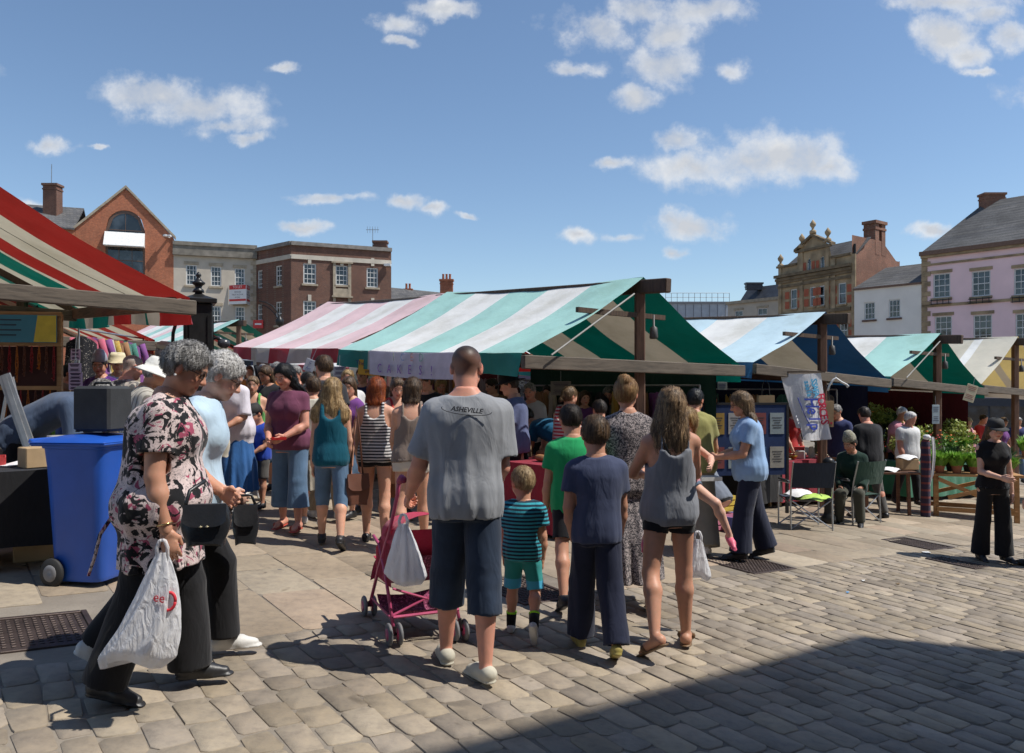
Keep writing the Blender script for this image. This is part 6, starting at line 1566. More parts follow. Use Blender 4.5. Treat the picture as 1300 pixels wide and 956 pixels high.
# ---- small goods
def _jar():
    m = MB(); m.lathe([(.030, 0), (.034, .008), (.034, .075), (.026, .088)], (0, 0, 0), 12); return m
def good(kind, mat, p, rz, s, label, group, cat, parts=None):
    """one small article for sale, standing on a table"""
    m = MB(); pr = None
    if kind == 'jar': m.lathe([(.030, 0), (.034, .008), (.034, .075), (.026, .088), (.026, .09)], (0, 0, 0), 12); pr = ('lid', [(.031, .088), (.031, .106), (.0, .107)])
    elif kind == 'bottle': m.lathe([(.032, 0), (.036, .01), (.036, .15), (.030, .18), (.014, .21), (.013, .235)], (0, 0, 0), 12); pr = ('cap', [(.016, .232), (.016, .262), (0, .263)])
    elif kind == 'book': m.box((0, 0, .016), (.14, .20, .030), bev=.003)
    elif kind == 'box': m.box((0, 0, .07), (.22, .16, .14), bev=.006)
    elif kind == 'crate':
        for x in (-.2, .2): m.box((x, 0, .09), (.012, .3, .18))
        for y in (-.15, .15):
            for z in (.04, .10, .16): m.box((0, y, z), (.40, .010, .045))
        m.box((0, 0, .012), (.39, .29, .012))
    elif kind == 'loaf':
        m.grid(lambda u, v: (.13*math.cos(math.pi*v)*(1), .06*math.cos(2*math.pi*u)*math.sin(math.pi*v)**.6, .045+.045*math.sin(2*math.pi*u)*math.sin(math.pi*v)**.6), 12, 10)
    elif kind == 'bag': 
        m.grid(lambda u, v: ((.09-.02*v)*math.cos(2*math.pi*u)*(1+.1*math.sin(u*31)), (.055-.03*v)*math.sin(2*math.pi*u)*(1+.1*math.sin(u*31)), .20*v), 16, 8); m.box((0, 0, .004), (.13, .08, .008))
    elif kind == 'card':
        m.box((0, 0, .10), (.14, .006, .20), M=Matrix.Rotation(R(-12), 3, 'X'))
    elif kind == 'tray': m.box((0, 0, .006), (.36, .26, .012)); [m.box((x, y, .035), (w, d, .06)) for x, y, w, d in ((-.18, 0, .008, .26), (.18, 0, .008, .26), (0, -.13, .36, .008), (0, .13, .36, .008))]
    elif kind == 'bowl': m.lathe([(.03, 0), (.06, .02), (.085, .06), (.088, .062), (.080, .058), (.05, .02), (0, .015)], (0, 0, 0), 14)
    elif kind == 'paper':
        m.grid(lambda u, v: (-.15+.30*u, -.10+.20*v, .006+.010*math.sin(u*5)*math.sin(v*4+u)+.004), 6, 5); m.grid(lambda u, v: (-.15+.30*u, .10-.20*v, .003+.010*math.sin(u*5)*math.sin((1-v)*4+u)), 6, 5)
    name = {'jar': 'jar', 'bottle': 'bottle', 'book': 'book', 'box': 'carton', 'crate': 'crate', 'loaf': 'loaf', 'bag': 'paper_bag', 'card': 'framed_card', 'tray': 'tray', 'bowl': 'bowl', 'paper': 'paper_sheet'}[kind]
    o = m.build(name, mat, smooth=kind in ('jar', 'bottle', 'loaf', 'bag', 'bowl', 'paper')); o.location = p; o.rotation_euler = (0, 0, rz); o.scale = (s, s, s); tag(o, label, cat, group)
    if pr: q = MB(); q.lathe(pr[1], (0, 0, 0), 12); q.build(pr[0], PL('dark lid', (.03, .03, .035), .4), o, smooth=True)
    return o
def spread(n, c, along, L, Wd, z, fn, seed=0):
    rg = random.Random(seed); a = npv(along)/np.hypot(*along); b = npv((-a[1], a[0])); cols = max(1, int(math.ceil((n*L/Wd)**.5))); rows = int(math.ceil(n/cols)); k = 0
    for r in range(rows):
        for q in range(cols):
            if k >= n: return
            x = (q+.5)/cols-.5+rg.uniform(-.2, .2)/cols; y = (r+.5)/rows-.5+rg.uniform(-.2, .2)/rows; p = npv(c)+a*x*L+b*y*Wd
            fn(k, (p[0], p[1], z), rg.uniform(-.6, .6)+math.atan2(a[1], a[0]), rg); k += 1
# red cloth table at the corner of the green stall
c0 = npv((.50, 8.42)); gn = G_/np.hypot(*G_); tc = c0+E_*1.25+gn*.42
tt, ta, tz = table('trestle table under the maroon cloth at the green striped stall', tc, E_, 2.5, .85, .74, RC, .70, 'maroon cloth draped over the table behind the toddler')
LOAF = PL('brown crust', (.30, .14, .055), .8, var=.35)
spread(14, tc, E_, 2.2, .65, tz, lambda k, p, r, g: good('loaf' if k % 3 else 'bag', LOAF if k % 3 else PL('kraft paper', (.42, .29, .16), .9), p, r, g.uniform(.9, 1.4), 'brown crusty loaf on the maroon clothed table' if k % 3 else 'brown paper bag standing on the maroon clothed table', 'loaves on the maroon table' if k % 3 else 'paper bags on the maroon table', 'loaf' if k % 3 else 'paper bag'), 1)
good('bottle', PL('lilac bottle', (.32, .26, .50), .3), tuple(c0+E_*.25+gn*.3)+(tz,), 0, 1.15, 'lilac plastic bottle at the near corner of the maroon table', None, 'bottle')
good('paper', PL('white paper', (.7, .7, .7), .8), tuple(c0+E_*.2+gn*.62)+(tz,), .4, 1, 'white paper sheet on the corner of the maroon table', None, 'paper')
# inner tables of the green and pink stalls
t2 = npv((.13, 8.8))+E_*2.0+gn*2.55; _, _, z2 = table('trestle table with black cloth inside the green striped stall', t2, E_, 3.6, .8, .75, BC, .65, 'black cloth over the inner table of the green striped stall')
cm = [PL('item red', (.45, .05, .05)), PL('item blue', (.06, .12, .35)), PL('item cream', (.55, .50, .38)), PL('item yellow', (.6, .42, .06)), PL('item pink', (.6, .2, .3)), PL('item brown', (.20, .11, .05)), PL('item white', (.62, .62, .6)), PL('item green', (.06, .25, .1))]
cn = ['red', 'blue', 'cream', 'yellow', 'pink', 'brown', 'white', 'green']
def assorted(where, kinds, group):
    nm = {'jar': 'jar', 'bottle': 'bottle', 'book': 'book', 'box': 'carton', 'crate': 'crate', 'bag': 'bag', 'card': 'framed card', 'tray': 'tray', 'bowl': 'bowl', 'paper': 'paper sheet', 'loaf': 'loaf'}
    def f(k, p, r, g):
        kd = kinds[k % len(kinds)]; ci = g.randrange(8); good(kd, cm[ci], p, r, g.uniform(.85, 1.3), f'{cn[ci]} {nm[kd]} {where}', group+f', {cn[ci]} {nm[kd]}s', nm[kd])
    return f
spread(22, t2, E_, 3.3, .6, z2, assorted('on the black inner table of the green stall', ['jar', 'box', 'bottle', 'jar', 'book', 'bowl'], 'goods on the inner table'), 2)
t3 = npv((.13, 8.8))+E_*5.6+gn*.5; _, _, z3 = table('trestle table with cream cloth under the pink striped stall', t3, E_, 2.6, .8, .74, CC, .66, 'cream cloth over the table under the pink striped canopy')
spread(16, t3, E_, 2.4, .6, z3, assorted('on the cream table under the pink canopy', ['box', 'card', 'bag', 'book', 'jar'], 'goods under the pink canopy'), 3)
# blue stall
A2 = q2; t4 = A2+E_*1.3+gn*.5; _, _, z4 = table('trestle table with black cloth at the front of the blue striped stall', t4, E_, 2.4, .8, .74, BC, .66, 'black cloth over the front table of the blue striped stall')
spread(16, t4, E_, 2.2, .6, z4, assorted('on the front table of the blue striped stall', ['box', 'jar', 'bowl', 'card', 'bottle'], 'goods on the blue stall table'), 4)
t5 = A2+gn*1.9+E_*.55; _, _, z5 = table('trestle table across the gable end of the blue striped stall', t5, gn, 1.9, .7, .72, RC, .66, 'dark red cloth hanging behind the folding chair')
spread(12, t5, gn, 1.7, .5, z5, assorted('on the red table behind the folding chair', ['bag', 'book', 'bowl', 'box'], 'goods behind the folding chair'), 5)
def crate_stack():
    for i, (u, v, dz, ci, lab) in enumerate(((905, 640, 0, 4, 'pink plastic crate under the table beside the blue blouse woman'), (905, 640, .2, 3, 'yellow crate on top of the pink plastic crate'), (935, 655, 0, 1, 'blue crate under the table behind the blue blouse woman'))):
        g = GX(u, 9.9); good('crate', cm[ci], (g.x, g.y, g.z+dz*1.1), .6, 1.1, lab, None, 'crate')
crate_stack()
def display_board():
    c = GX(915, 11.2); t = thing('display_board', 'blue felt display boards with pinned posters under the blue stall', 'display board', c, R(8)); b = PL('navy felt', (.012, .03, .10), .95); fr = PL('black frame', (.015, .015, .018), .5)
    z0, z1 = .55, 1.55; pc = [(.32, .20, .04), (.34, .34, .34), (.05, .14, .28), (.32, .30, .26), (.20, .05, .05), (.25, .3, .32)]
    for i in range(3):
        x = -.55+i*.62; m = MB(); m.box((x, 0, (z0+z1)/2), (.58, .03, z1-z0)); po = m.build('panel', b, t)
        m = MB(); [m.box((x+sx, 0, .78), (.035, .045, 1.56)) for sx in (-.3, .3)]; m.box((x, 0, z1+.01), (.63, .045, .03)); m.build('panel_frame', fr, t)
        for j in range(4):
            m = MB(); xx, zz = x-.13+.27*(j % 2), z0+.25+.48*(j//2); m.box((xx, -.019, zz), (.21, .006, .30)); s = m.build('poster', PL('poster %d' % ((i*4+j) % 6), pc[(i*4+j) % 6], .6, var=.1), po)
            m = MB(); [m.box((xx, -.0235, zz+.08-.035*k), (.15-.03*(k % 3), .002, .010)) for k in range(5)]; m.build('print', PL('print ink', (.05, .05, .06), .8), s)
display_board()
# charity flag hung from the tie beam
def flag():
    c = P(1019, 473, 12.05); t = thing('charity_flag', 'white charity flag with blue and red lettering hung from the blue stall', 'flag', c); k = 12.05/F
    m = MB()
    def fn(off):
        def f(u, v):
            x = (-29+ (11+2*v)*0 + 54*u)*k; top = -29+50*u; bot = -14+64*u-6*(1-u)
            x = ((-29+52*u)*(1-v)+(-15+44*u+6)*v)*k; z = -(2*math.sin(u*3)+ (84 if u > .12 else 70)*v)*k
            y = .035*math.sin(u*6.5+v*3)*(.3+v)-.05*v+off; return (x, y, z)
        return f
    m.grid(lambda u, v: fn(0)(u, 1-v), 18, 18); m.grid(lambda u, v: fn(.004)(u, v), 18, 18); o = m.build('cloth', fabric('flag cloth', (.88, .88, .90), bmp=.25, trans=.25, var=.04), t, smooth=True)
    def at(u, v, off=-.014): p = fn(off)(u, v); return Vector(p)
    lb = PL('light blue ink', (.10, .42, .68), .7, bmp=0); db = PL('royal blue ink', (.03, .06, .38), .7, bmp=0); rd = PL('red ink', (.65, .03, .08), .7, bmp=0)
    def letters(s, u, v0, v1, size, mat, sh=0, sx=1):
        n = len(s)
        for i, ch in enumerate(s):
            v = v0+(v1-v0)*(i+.5)/n; a, b = at(u, v-.01), at(u, v+.01); xd = (b-a); yd = at(u+.02, v)-at(u, v)
            text(ch, size, frame_M(at(u, v, -.016), xd, yd), mat, 'lettering', o, ext=.0015, shear=sh, sx=sx, bold=.004)
    letters('SSAFA', .78, .08, .34, .13, lb); letters('ssafa', .60, .10, .34, .11, lb); letters('FORCES', .90, .30, .78, .17, rd, sx=.9); letters('Help', .60, .36, .84, .30, db, .25, .75)
    m = MB(); p0, p1, p2 = at(.38, .45), at(.55, .62), at(.50, .84); m.tube([at(.30, .36), at(.36, .62), at(.52, .86)], .006, 6); m.build('stroke', db, o)
    m = MB(); m.beam((-.34, 0, .01), (.34, 0, .01), .02, .02); m.build('cross_bar', TIMD, t)
flag()
def hung(u, v, Y, w, h, mat, label, cat='bag', d=.10):
    c = P(u, v, Y); t = thing('paper_carrier_bag', label, cat, c); m = MB(); z = -h
    vs = [(-w/2, -d/2, 0), (w/2, -d/2, 0), (w/2, d/2, 0), (-w/2, d/2, 0), (-w/2*.96, -d/2, z), (w/2*.96, -d/2, z), (w/2*.96, d/2, z), (-w/2*.96, d/2, z)]
    m.add(vs, [(4, 5, 1, 0), (5, 6, 2, 1), (6, 7, 3, 2), (7, 4, 0, 3), (7, 6, 5, 4), (0, 1, 2, 3)]); m.build('bag_body', mat, t)
    m = MB(); m.tube([(-w*.25, 0, 0), (-w*.2, 0, .16), (0, 0, .24), (w*.2, 0, .16), (w*.25, 0, 0)], .007, 6); m.build('handle', BLKI, t); return t
KR = PL('kraft paper', (.42, .29, .16), .9, var=.12)
t_ = hung(1048, 509, 12.3, .22, .40, KR, 'brown paper bag hanging right of the white flag'); m = MB(); m.box((.07, -.052, -.34), (.03, .002, .03)); m.build('red_mark', PL('red ink', (.65, .03, .08)), t_)
hung(972, 502, 11.9, .24, .40, KR, 'brown paper bag hanging left of the white flag')
def hanger():
    c = P(1062, 487, 11.6); t = thing('coat_hanger', 'white plastic coat hanger hanging right of the flag', 'coat hanger', c); k = 11.6/F; m = MB()
    m.tube([(-11*k, 0, -9*k), (-9*k, 0, -2*k), (-4*k, 0, 5*k), (-1*k, 0, 7*k), (6*k, 0, 2*k), (13*k, 0, -1.5*k), (15*k, 0, -3*k), (13*k, 0, -4.5*k)], .016, 8); m.build('hanger_body', PL('white plastic', (.7, .7, .7), .3), t, smooth=True)
    m = MB(); m.tube([(-1*k, 0, 7*k), (-1*k, 0, 10*k), (1*k, 0, 12*k)], .006, 6); m.build('hook', STEEL, t)
hanger()
def folding_chair(label, g, rz, cloth, extra=None):
    t = thing('folding_chair', label, 'chair', g, rz, 'folding camping chairs'); w = .27
    for sx in (-1, 1):
        m = MB(); m.tube([(sx*w, -.24, 0), (sx*w, -.24, .42), (sx*w, -.22, .60), (sx*w, .18, .62)], .012, 8); m.build('side_frame', STEEL, t)
        m = MB(); m.tube([(sx*w, .24, 0), (sx*w, .22, .40), (sx*w, .25, .60), (sx*w, .33, .90)], .012, 8); m.build('back_upright', STEEL, t)
        m = MB(); m.box((sx*w, -.03, .635), (.045, .36, .02), bev=.006); m.build('armrest', BLKI, t)
    for a, b in (((-w, -.235, .02), (w, -.235, .40)), ((w, -.225, .02), (-w, -.225, .40)), ((-w, .235, .02), (w, .225, .40)), ((w, .225, .02), (-w, .215, .40))):
        m = MB(); m.tube([a, b], .009, 6); m.build('cross_brace', STEEL, t)
    m = MB(); m.grid(lambda u, v: (-w+2*w*u, -.24+.48*v, .41-.05*math.sin(math.pi*u)*math.sin(math.pi*v)), 8, 8); m.grid(lambda u, v: (w-2*w*u, -.24+.48*v, .398-.05*math.sin(math.pi*u)*math.sin(math.pi*v)), 8, 8); m.build('seat', cloth, t, smooth=True)
    m = MB(); m.grid(lambda u, v: (-w+2*w*u, .245+.085*v-.03*math.sin(math.pi*u)*-1, .56+.33*v), 8, 4); m.grid(lambda u, v: (w-2*w*u, .257+.085*v+.03*math.sin(math.pi*u), .56+.33*v), 8, 4); m.build('backrest', cloth, t, smooth=True)
    return t
g1 = G(1022, 670); folding_chair('grey folding chair with clothes on its seat before the flag', g1, R(160+20), fabric('dark navy canvas', (.03, .04, .06)))
def heap(name, label, p, mat, r, h, seed, cat='cloth'):
    m = MB(); m.grid(lambda u, v: (r*1.2*v*math.cos(2*math.pi*u)*(1+.15*math.sin(u*19+seed)), r*v*math.sin(2*math.pi*u)*(1+.15*math.sin(u*13)), h*(1-v*v)+.02*math.sin(u*25+v*9+seed)*v+.004), 28, 7)
    o = m.build(name, mat, smooth=True); o.location = p; tag(o, label, cat); return o
heap('folded_garment', 'lime green garment lying on the grey folding chair', (g1.x+.06, g1.y-.10, g1.z+.40), fabric('lime cloth', (.42, .60, .12)), .19, .06, 1)
heap('folded_garment', 'white garment lying on the grey folding chair', (g1.x-.08, g1.y+.0, g1.z+.44), fabric('white cotton', (.75, .75, .75)), .16, .07, 4)
g2 = G(1083, 662); folding_chair('green folding chair carrying the seated woman', g2, R(205), fabric('dark green canvas', (.03, .07, .05)))
def bollard():
    g = G(1052, 664); t = thing('bollard', 'black iron bollard with round knob between the folding chairs', 'bollard', g); m = MB(); m.lathe([(.10, 0), (.10, .08), (.07, .12), (.06, .16), (.055, .70), (.07, .73), (.07, .77), (.045, .79)], (0, 0, 0), 16); m.build('shaft', BLKI, t, smooth=True)
    m = MB(); m.lathe([(.04, .78), (.075, .81), (.085, .85), (.07, .89), (.03, .915), (0, .92)], (0, 0, 0), 16); m.build('knob', BLKI, t, smooth=True)
bollard()
# plant stall at the right
def wood_trestle():
    a = G(1189, 655); b = G(1238, 664); d = npv((b.x-a.x, b.y-a.y)); L_ = 1.15; dn = d/np.hypot(*d); dn = npv((.97, -.24)); c = npv((a.x, a.y))+dn*L_/2+npv((.24, .97))*.3
    t = thing('trestle_table', 'pine trestle table with crossed braces carrying potted herbs', 'table', (c[0], c[1], gz(c[0])), math.atan2(dn[1], dn[0]), 'stall tables'); h = .72
    m = MB(); m.box((0, 0, h-.02), (L_+.2, .62, .04), bev=.005); m.build('table_top', wood('orange pine', (.46, .25, .10), (.28, .14, .05)), t); wp = wood('orange pine', (.46, .25, .10), (.28, .14, .05))
    for sx in (-1, 1):
        for sy in (-1, 1): x = sx*(L_/2); m = MB(); m.beam((x, sy*.28, -SL*x), (x, sy*.25, h-.04), .07, .05); m.build('leg', wp, t)
    for sy in (-1, 1):
        m = MB(); m.beam((-L_/2, sy*.31, .16), (L_/2, sy*.31, .12), .03, .07); m.build('rail', wp, t)
        m = MB(); m.beam((-L_/2+.02, sy*.335, h-.08), (L_/2-.05, sy*.335, .16), .028, .06); m.build('brace', wp, t)
        m = MB(); m.beam((L_/2-.02, sy*.365, h-.1), (-L_/2+.15, sy*.365, .35), .028, .06); m.build('brace', wp, t)
    return c, dn, gz(c[0])+h
pc_, pd_, pz_ = wood_trestle()
pn_ = npv((-pd_[1], pd_[0])); rg = random.Random(5); protos = [proto_plant(k) for k in range(6)]; spots = {k: [] for k in range(6)}
for i in range(5):
    for j in range(2):
        p = pc_+pd_*(-.5+i*.25)+pn_*(-.18+j*.34); spots[1 if j == 0 else (1, 4, 2)[i % 3]].append(((p[0], p[1], pz_), rg.uniform(0, 6), rg.uniform(.8, 1.1)))
A3 = q3
for r_ in range(3):
    s_ = A3+E_*(.3+.5*r_)-gn*.1
    _l = 3.3
c6 = A3+gn*1.9+E_*.2; _, _, z6 = table('plain trestle table of potted plants under the green stall behind the girl in black', c6, gn, 3.2, .8, .78, GC, .70, 'green cloth over the plant table under the far green stall')
c7 = A3+gn*1.9+E_*1.3; _, _, z7 = table('raised trestle table of plants at the back of the plant stall', c7, gn, 3.4, .7, 1.05)
for i in range(11):
    for j, (cc_, zz_) in enumerate(((c6-E_*.18, z6), (c6+E_*.2, z6), (c7, z7))):
        p = cc_+gn*(-1.45+i*.29)+E_*rg.uniform(-.05, .05); k = rg.choice([0, 2, 2, 3, 4, 5] if j else [1, 2, 0, 3]); spots[k].append(((p[0], p[1], zz_), rg.uniform(0, 6), rg.uniform(.85, 1.35)))
c8 = q4+gn*.5-E_*.3; _, _, z8 = table('dark plant bench at the right edge behind the girl in black', c8-npv((0, 1.2)), gn, 1.8, .7, .95)
for i in range(7): p = c8-npv((0, 1.2))+gn*(-.8+i*.26); spots[(1, 1, 0, 1, 5, 1, 3)[i]].append(((p[0], p[1], z8), rg.uniform(0, 6), rg.uniform(1, 1.3)))
pl_lab = ['bushy potted plant with orange flowers on the plant stall', 'potted bright green grassy herb on the plant stall', 'tall yellow green leafy potted plant on the plant stall', 'low potted plant with red flowers on the plant stall', 'dark spiky leaved potted plant on the plant stall', 'dark leafy potted plant with yellow flowers on the plant stall']
for k in range(6): place_copies(protos[k], spots[k], pl_lab[k], 'potted plants, '+pl_lab[k].split(' on the')[0])
# side table with box and cloths
c9 = G(1128, 652); c9 = npv((c9.x, c9.y+.2)); _, _, z9 = table('low dark trestle table with a cardboard box beside the seated woman', c9, (1, -.1), .95, .6, .66, wood_m=TIMR)
good('box', KR, (c9[0]+.42, c9[1]+.05, z9), .1, 1.25, 'open cardboard box at the right end of the low table', None, 'box'); good('tray', cm[3], (c9[0]-.36, c9[1]-.05, z9), .1, .8, 'yellow tray at the left end of the low table', None, 'tray')
heap('folded_cloth', 'crumpled white cloth on the low table near the seated woman', (c9[0]+.02, c9[1]-.12, z9), fabric('white cotton', (.75, .75, .75)), .16, .05, 7)
heap('plastic_sheet', 'clear plastic sheet heaped on the cardboard box', (c9[0]+.40, c9[1]+.05, z9+.175), fabric('white cotton', (.75, .75, .75)), .14, .06, 9)
def wrapped_post():
    g = G(1175, 656); t = thing('wrapped_post', 'tall post wrapped in plaid cloth beside the pine trestle', 'post', g)
    m = MB(); m.lathe([(.07, 0), (.075, .03), (.07, .5), (.075, .9), (.065, 1.18), (.04, 1.22), (0, 1.22)], (0, 0, 0), 12); m.build('wrap', fabric('plaid', (.04, .03, .06), pat_stripes((.18, .05, .05), 9, .7)), t, smooth=True)
    m = MB(); m.grid(lambda u, v: (.04+.05*u+.02*math.sin(v*4), -.09-.012*math.sin(u*6+v*2), 1.26-.78*v*(1-.25*u)), 6, 12); m.grid(lambda u, v: (.09-.05*u+.02*math.sin(v*4), -.084, 1.26-.78*v*(.75+.25*u)), 6, 12); m.build('white_cloth', fabric('white cotton', (.75, .75, .75)), t, smooth=True)
    m = MB(); m.lathe([(.0, 1.2), (.05, 1.22), (.06, 1.26), (.03, 1.29), (0, 1.29)], (0.01, -.02, 0), 10); m.build('knot', fabric('white cotton', (.75, .75, .75)), t, smooth=True)
wrapped_post()
# hanging notices: u, v, Y, w px, h px, colour, text rows, tilt
def notice(u, v, Y, w, h, col, lines, label, tilt=0, ink=(.08, .06, .12), name='notice', lsz=None):
    k = Y/F; c = P(u, v, Y); t = thing(name, label, 'sign', c); t.rotation_euler = (0, R(tilt), 0); m = MB(); m.box((0, 0, 0), (w*k, .012, h*k), bev=.002); o = m.build('panel', PL('notice %s' % (tuple(round(x, 2) for x in col),), col, .6, var=.06), t)
    n = len(lines)
    for i, s in enumerate(lines):
        if s: text(s, (lsz[i] if lsz else .62*h*k/n), frame_M((0, -.0085, h*k*(.5-(i+.5)/n)), (1, 0, 0), (0, 0, 1)), PL('ink %s' % (ink,), ink, .7, bmp=0), 'lettering', o, ext=.0008)
        else: m = MB(); [m.box((0, -.0075, h*k*(.5-(i+.25+.2*q)/n)), (w*k*(.8-.1*((i+q) % 3)), .002, .008)) for q in range(3)]; m.build('writing', PL('ink %s' % (ink,), ink, .7, bmp=0), o)
    m = MB(); m.tube([(0, 0, h*k/2), (0, .02, h*k/2+.16)], .004, 5); m.build('string', STEEL, t); return t
notice(469, 467, 11.3, 28, 19, (.66, .36, .03), ["The Buyer's", 'guide'], 'yellow sign with dark blue lettering under the green canopy', 6, (.02, .02, .12), 'hanging_sign', [.085, .05])
notice(431, 474, 11.6, 16, 18, (.5, .5, .52), [None]*3, 'grey handwritten notice left of the yellow sign'); notice(393, 464, 11.0, 13, 16, (.58, .60, .64), ['C', 'Art'], 'tilted white notice under the pink canopy', 22, (.03, .08, .3))
notice(96, 450, 8.6, 12, 14, (.52, .42, .62), [None]*3, 'small lilac notice, topmost of three on the left stall'); notice(95, 467, 8.5, 16, 12, (.50, .46, .68), [None]*2, 'lilac notice in the middle of the three on the left stall'); notice(96, 484, 8.55, 17, 22, (.50, .42, .64), [None]*5, 'large lilac notice, lowest of the three on the left stall')
notice(1188, 526, 13.9, 9, 24, (.45, .55, .60), [None]*2, 'tall pale blue notice on the post of the plant stall'); notice(1232, 499, 15.4, 14, 22, (.55, .50, .36), [None]*2, 'cream framed picture sign tilted under the plant stall corner', 18, (.3, .05, .05)); 
notice(712, 493, 12.6, 26, 18, (.36, .32, .30), [None]*2, 'grey framed print hanging left of the stall post'); notice(762, 490, 12.9, 16, 15, (.40, .38, .34), [None], 'pale print hanging just left of the stall post'); notice(842, 483, 12.8, 15, 10, (.36, .36, .34), [None], 'small grey card hanging right of the stall post'); notice(860, 484, 12.4, 11, 14, (.42, .42, .40), [None], 'small pale card hanging above the yellow top woman'); notice(917, 490, 11.6, 12, 10, (.20, .20, .18), [None], 'small dark card hanging above the display boards')
def round_bags():
    for u, c, lab in ((882, 4, 'pink paper lantern hanging above the display boards'), (899, 3, 'yellow paper lantern hanging above the display boards'), (866, 0, 'orange red paper lantern hanging near the post')):
        p = P(u, 493, 13.4); m = MB(); m.lathe([(.03, .13), (.09, .09), (.13, 0), (.10, -.08), (.03, -.12)], (0, 0, 0), 12); o = m.build('paper_lantern', cm[c], smooth=True); o.location = p; tag(o, lab, 'lantern', 'paper lanterns under the blue stall')
round_bags()
# ---- left hand stall
def left_stall():
    c = GX(48, 6.05); c = npv((c.x, c.y)); _, a, z = table('trestle table under the black cloth behind the blue bin', c+npv((-.15, .1)), (.76, .65), 1.7, .75, .72, BC, .55, 'black cloth over the table behind the blue bin')
    spread(9, c+npv((-.15, .1)), (.76, .65), 1.5, .55, z, lambda k, p, r, g: good(['paper', 'bottle', 'box', 'book', 'paper', 'bowl', 'tray', 'paper', 'bag'][k], [PL('white paper', (.7, .7, .7), .8), PL('clear bottle', (.35, .42, .50), .2), KR, cm[1], PL('white paper', (.7, .7, .7), .8), cm[5], cm[0], PL('white paper', (.7, .7, .7), .8), cm[6]][k], p, r, 1.1, ['white leaflets at the left end of the black table', 'clear water bottle on the black table behind the bin', 'brown carton on the black table behind the bin', 'blue book on the black table behind the bin', 'pile of white leaflets in the middle of the black table', 'brown bowl on the black table behind the bin', 'red tray on the black table behind the bin', 'white leaflets beside the blue bin on the black table', 'white plastic bag on the black table by the bin'][k], None, ['paper', 'bottle', 'carton', 'book', 'paper', 'bowl', 'tray', 'paper', 'bag'][k]), 8)
    c2 = GX(75, 7.9); c2 = npv((c2.x, c2.y)); _, _, z2 = table('long trestle table with grey cloth at the back of the left stall', c2, (.76, .65), 2.2, .8, .80, fabric('grey cloth', (.16, .15, .14)), .6, 'grey cloth over the back table of the left stall')
    good('tray', PL('lime plastic', (.20, .55, .05), .4), (c2[0]+.15, c2[1]+.05, z2), .7, 1.1, 'lime green plastic tray on the back table', None, 'tray'); good('box', KR, (c2[0]-.25, c2[1]+.0, z2), .5, 1.2, 'brown carton left of the lime tray', None, 'carton')
    spread(14, c2, (.76, .65), 2.0, .6, z2, assorted('on the back table of the left stall', ['book', 'box', 'paper', 'jar', 'bowl'], 'goods on the left back table'), 9)
    for i, (dx, dy, s, ci, lab) in enumerate(((-.1, .2, 1.6, 5, 'brown carton on the ground under the black table'), (.35, .35, 1.2, 5, 'small brown carton under the black table by the bin'), (-.6, 0, 1.5, 6, 'pale carton on the ground at the left edge'))):
        x, y = c[0]+dx, c[1]+dy; good('box', KR if ci == 5 else cm[ci], (x, y, gz(x)), .5, s, lab, None, 'carton')
    # shelf unit of beads with a blue and yellow board on top
    g = GX(24, 8.7); t = thing('bead_display', 'pine display rack of beads with a blue and yellow board on top', 'display rack', g, R(8)); z0, z1 = .70, 1.62
    for x in (-.62, .42): m = MB(); m.beam((x, 0, 0), (x, 0, 2.03), .05, .045); m.build('upright', TIMP, t)
    for z in (.75, 1.22, 1.70, 2.03): m = MB(); m.beam((-.65, -.03, z), (.45, -.03, z), .03, .045); m.build('shelf', TIMP, t)
    m = MB(); m.box((-.10, -.06, 1.865), (1.02, .02, .30)); bo = m.build('board', PL('sign blue', (.03, .22, .36), .5, var=.05), t)
    m = MB(); m.add([(.18, -.073, 1.72), (.41, -.073, 1.72), (.41, -.073, 2.01), (.22, -.073, 2.01), (.18, -.071, 1.72), (.41, -.071, 1.72), (.41, -.071, 2.01), (.22, -.071, 2.01)], [(0, 1, 2, 3), (7, 6, 5, 4)]); m.build('yellow_patch', PL('sign yellow', (.55, .50, .06), .5), bo)
    m = MB(); [m.box((-.22, -.073, 1.96-.055*k), (.55-.1*(k % 2), .003, .016)) for k in range(4)]; m.build('writing', PL('ink dark', (.02, .06, .10), .7), bo)
    m = MB(); m.box((-.10, .02, 1.2), (1.04, .01, .95)); m.build('backing', PL('dark backing', (.05, .02, .02), .9), t)
    rb = random.Random(2)
    bm = [PL('amber beads', (.35, .12, .02), .3), PL('dark red beads', (.22, .015, .02), .3), PL('brown beads', (.12, .05, .03), .3)]
    for i in range(26):
        m = MB(); x = -.56+i*.0375; zt = 1.68 if i % 2 else 1.20; L_ = rb.uniform(.26, .40)
        for s in (-1, 1): m.tube([(x, -.05, zt), (x+s*.012, -.052, zt-L_*.5), (x, -.05, zt-L_)], .006, 5)
        for q in range(6): m.lathe([(0, -.012), (.012, 0), (0, .012)], (x+.012*math.sin(q), -.058, zt-L_*(q+1)/6.5), 6)
        m.build('bead_string', bm[i % 3], t)
    # aluminium easel
    g = GX(40, 6.9); t = thing('easel', 'grey aluminium easel leaning among the left stall tables', 'easel', g, R(5)); al = PL('dull aluminium', (.38, .39, .40), .45, metal=.6)
    m = MB(); m.beam((-.20, -.05, 1.42), (.12, -.10, .55), .10, .018, up=(0, 1, 0)); m.beam((-.20, -.045, 1.42), (.05, -.1, 0.72), .04, .03, up=(0, 1, 0)); m.build('board', al, t)
    for x0, x1 in ((-.18, -.42), (-.16, .14), (-.17, -.20)): m = MB(); m.tube([(x0, 0, 1.40 if x1 != -.20 else 1.3), (x1, .0 if x1 != -.20 else .5, 0)], .014, 6); m.build('leg', al, t)
left_stall()
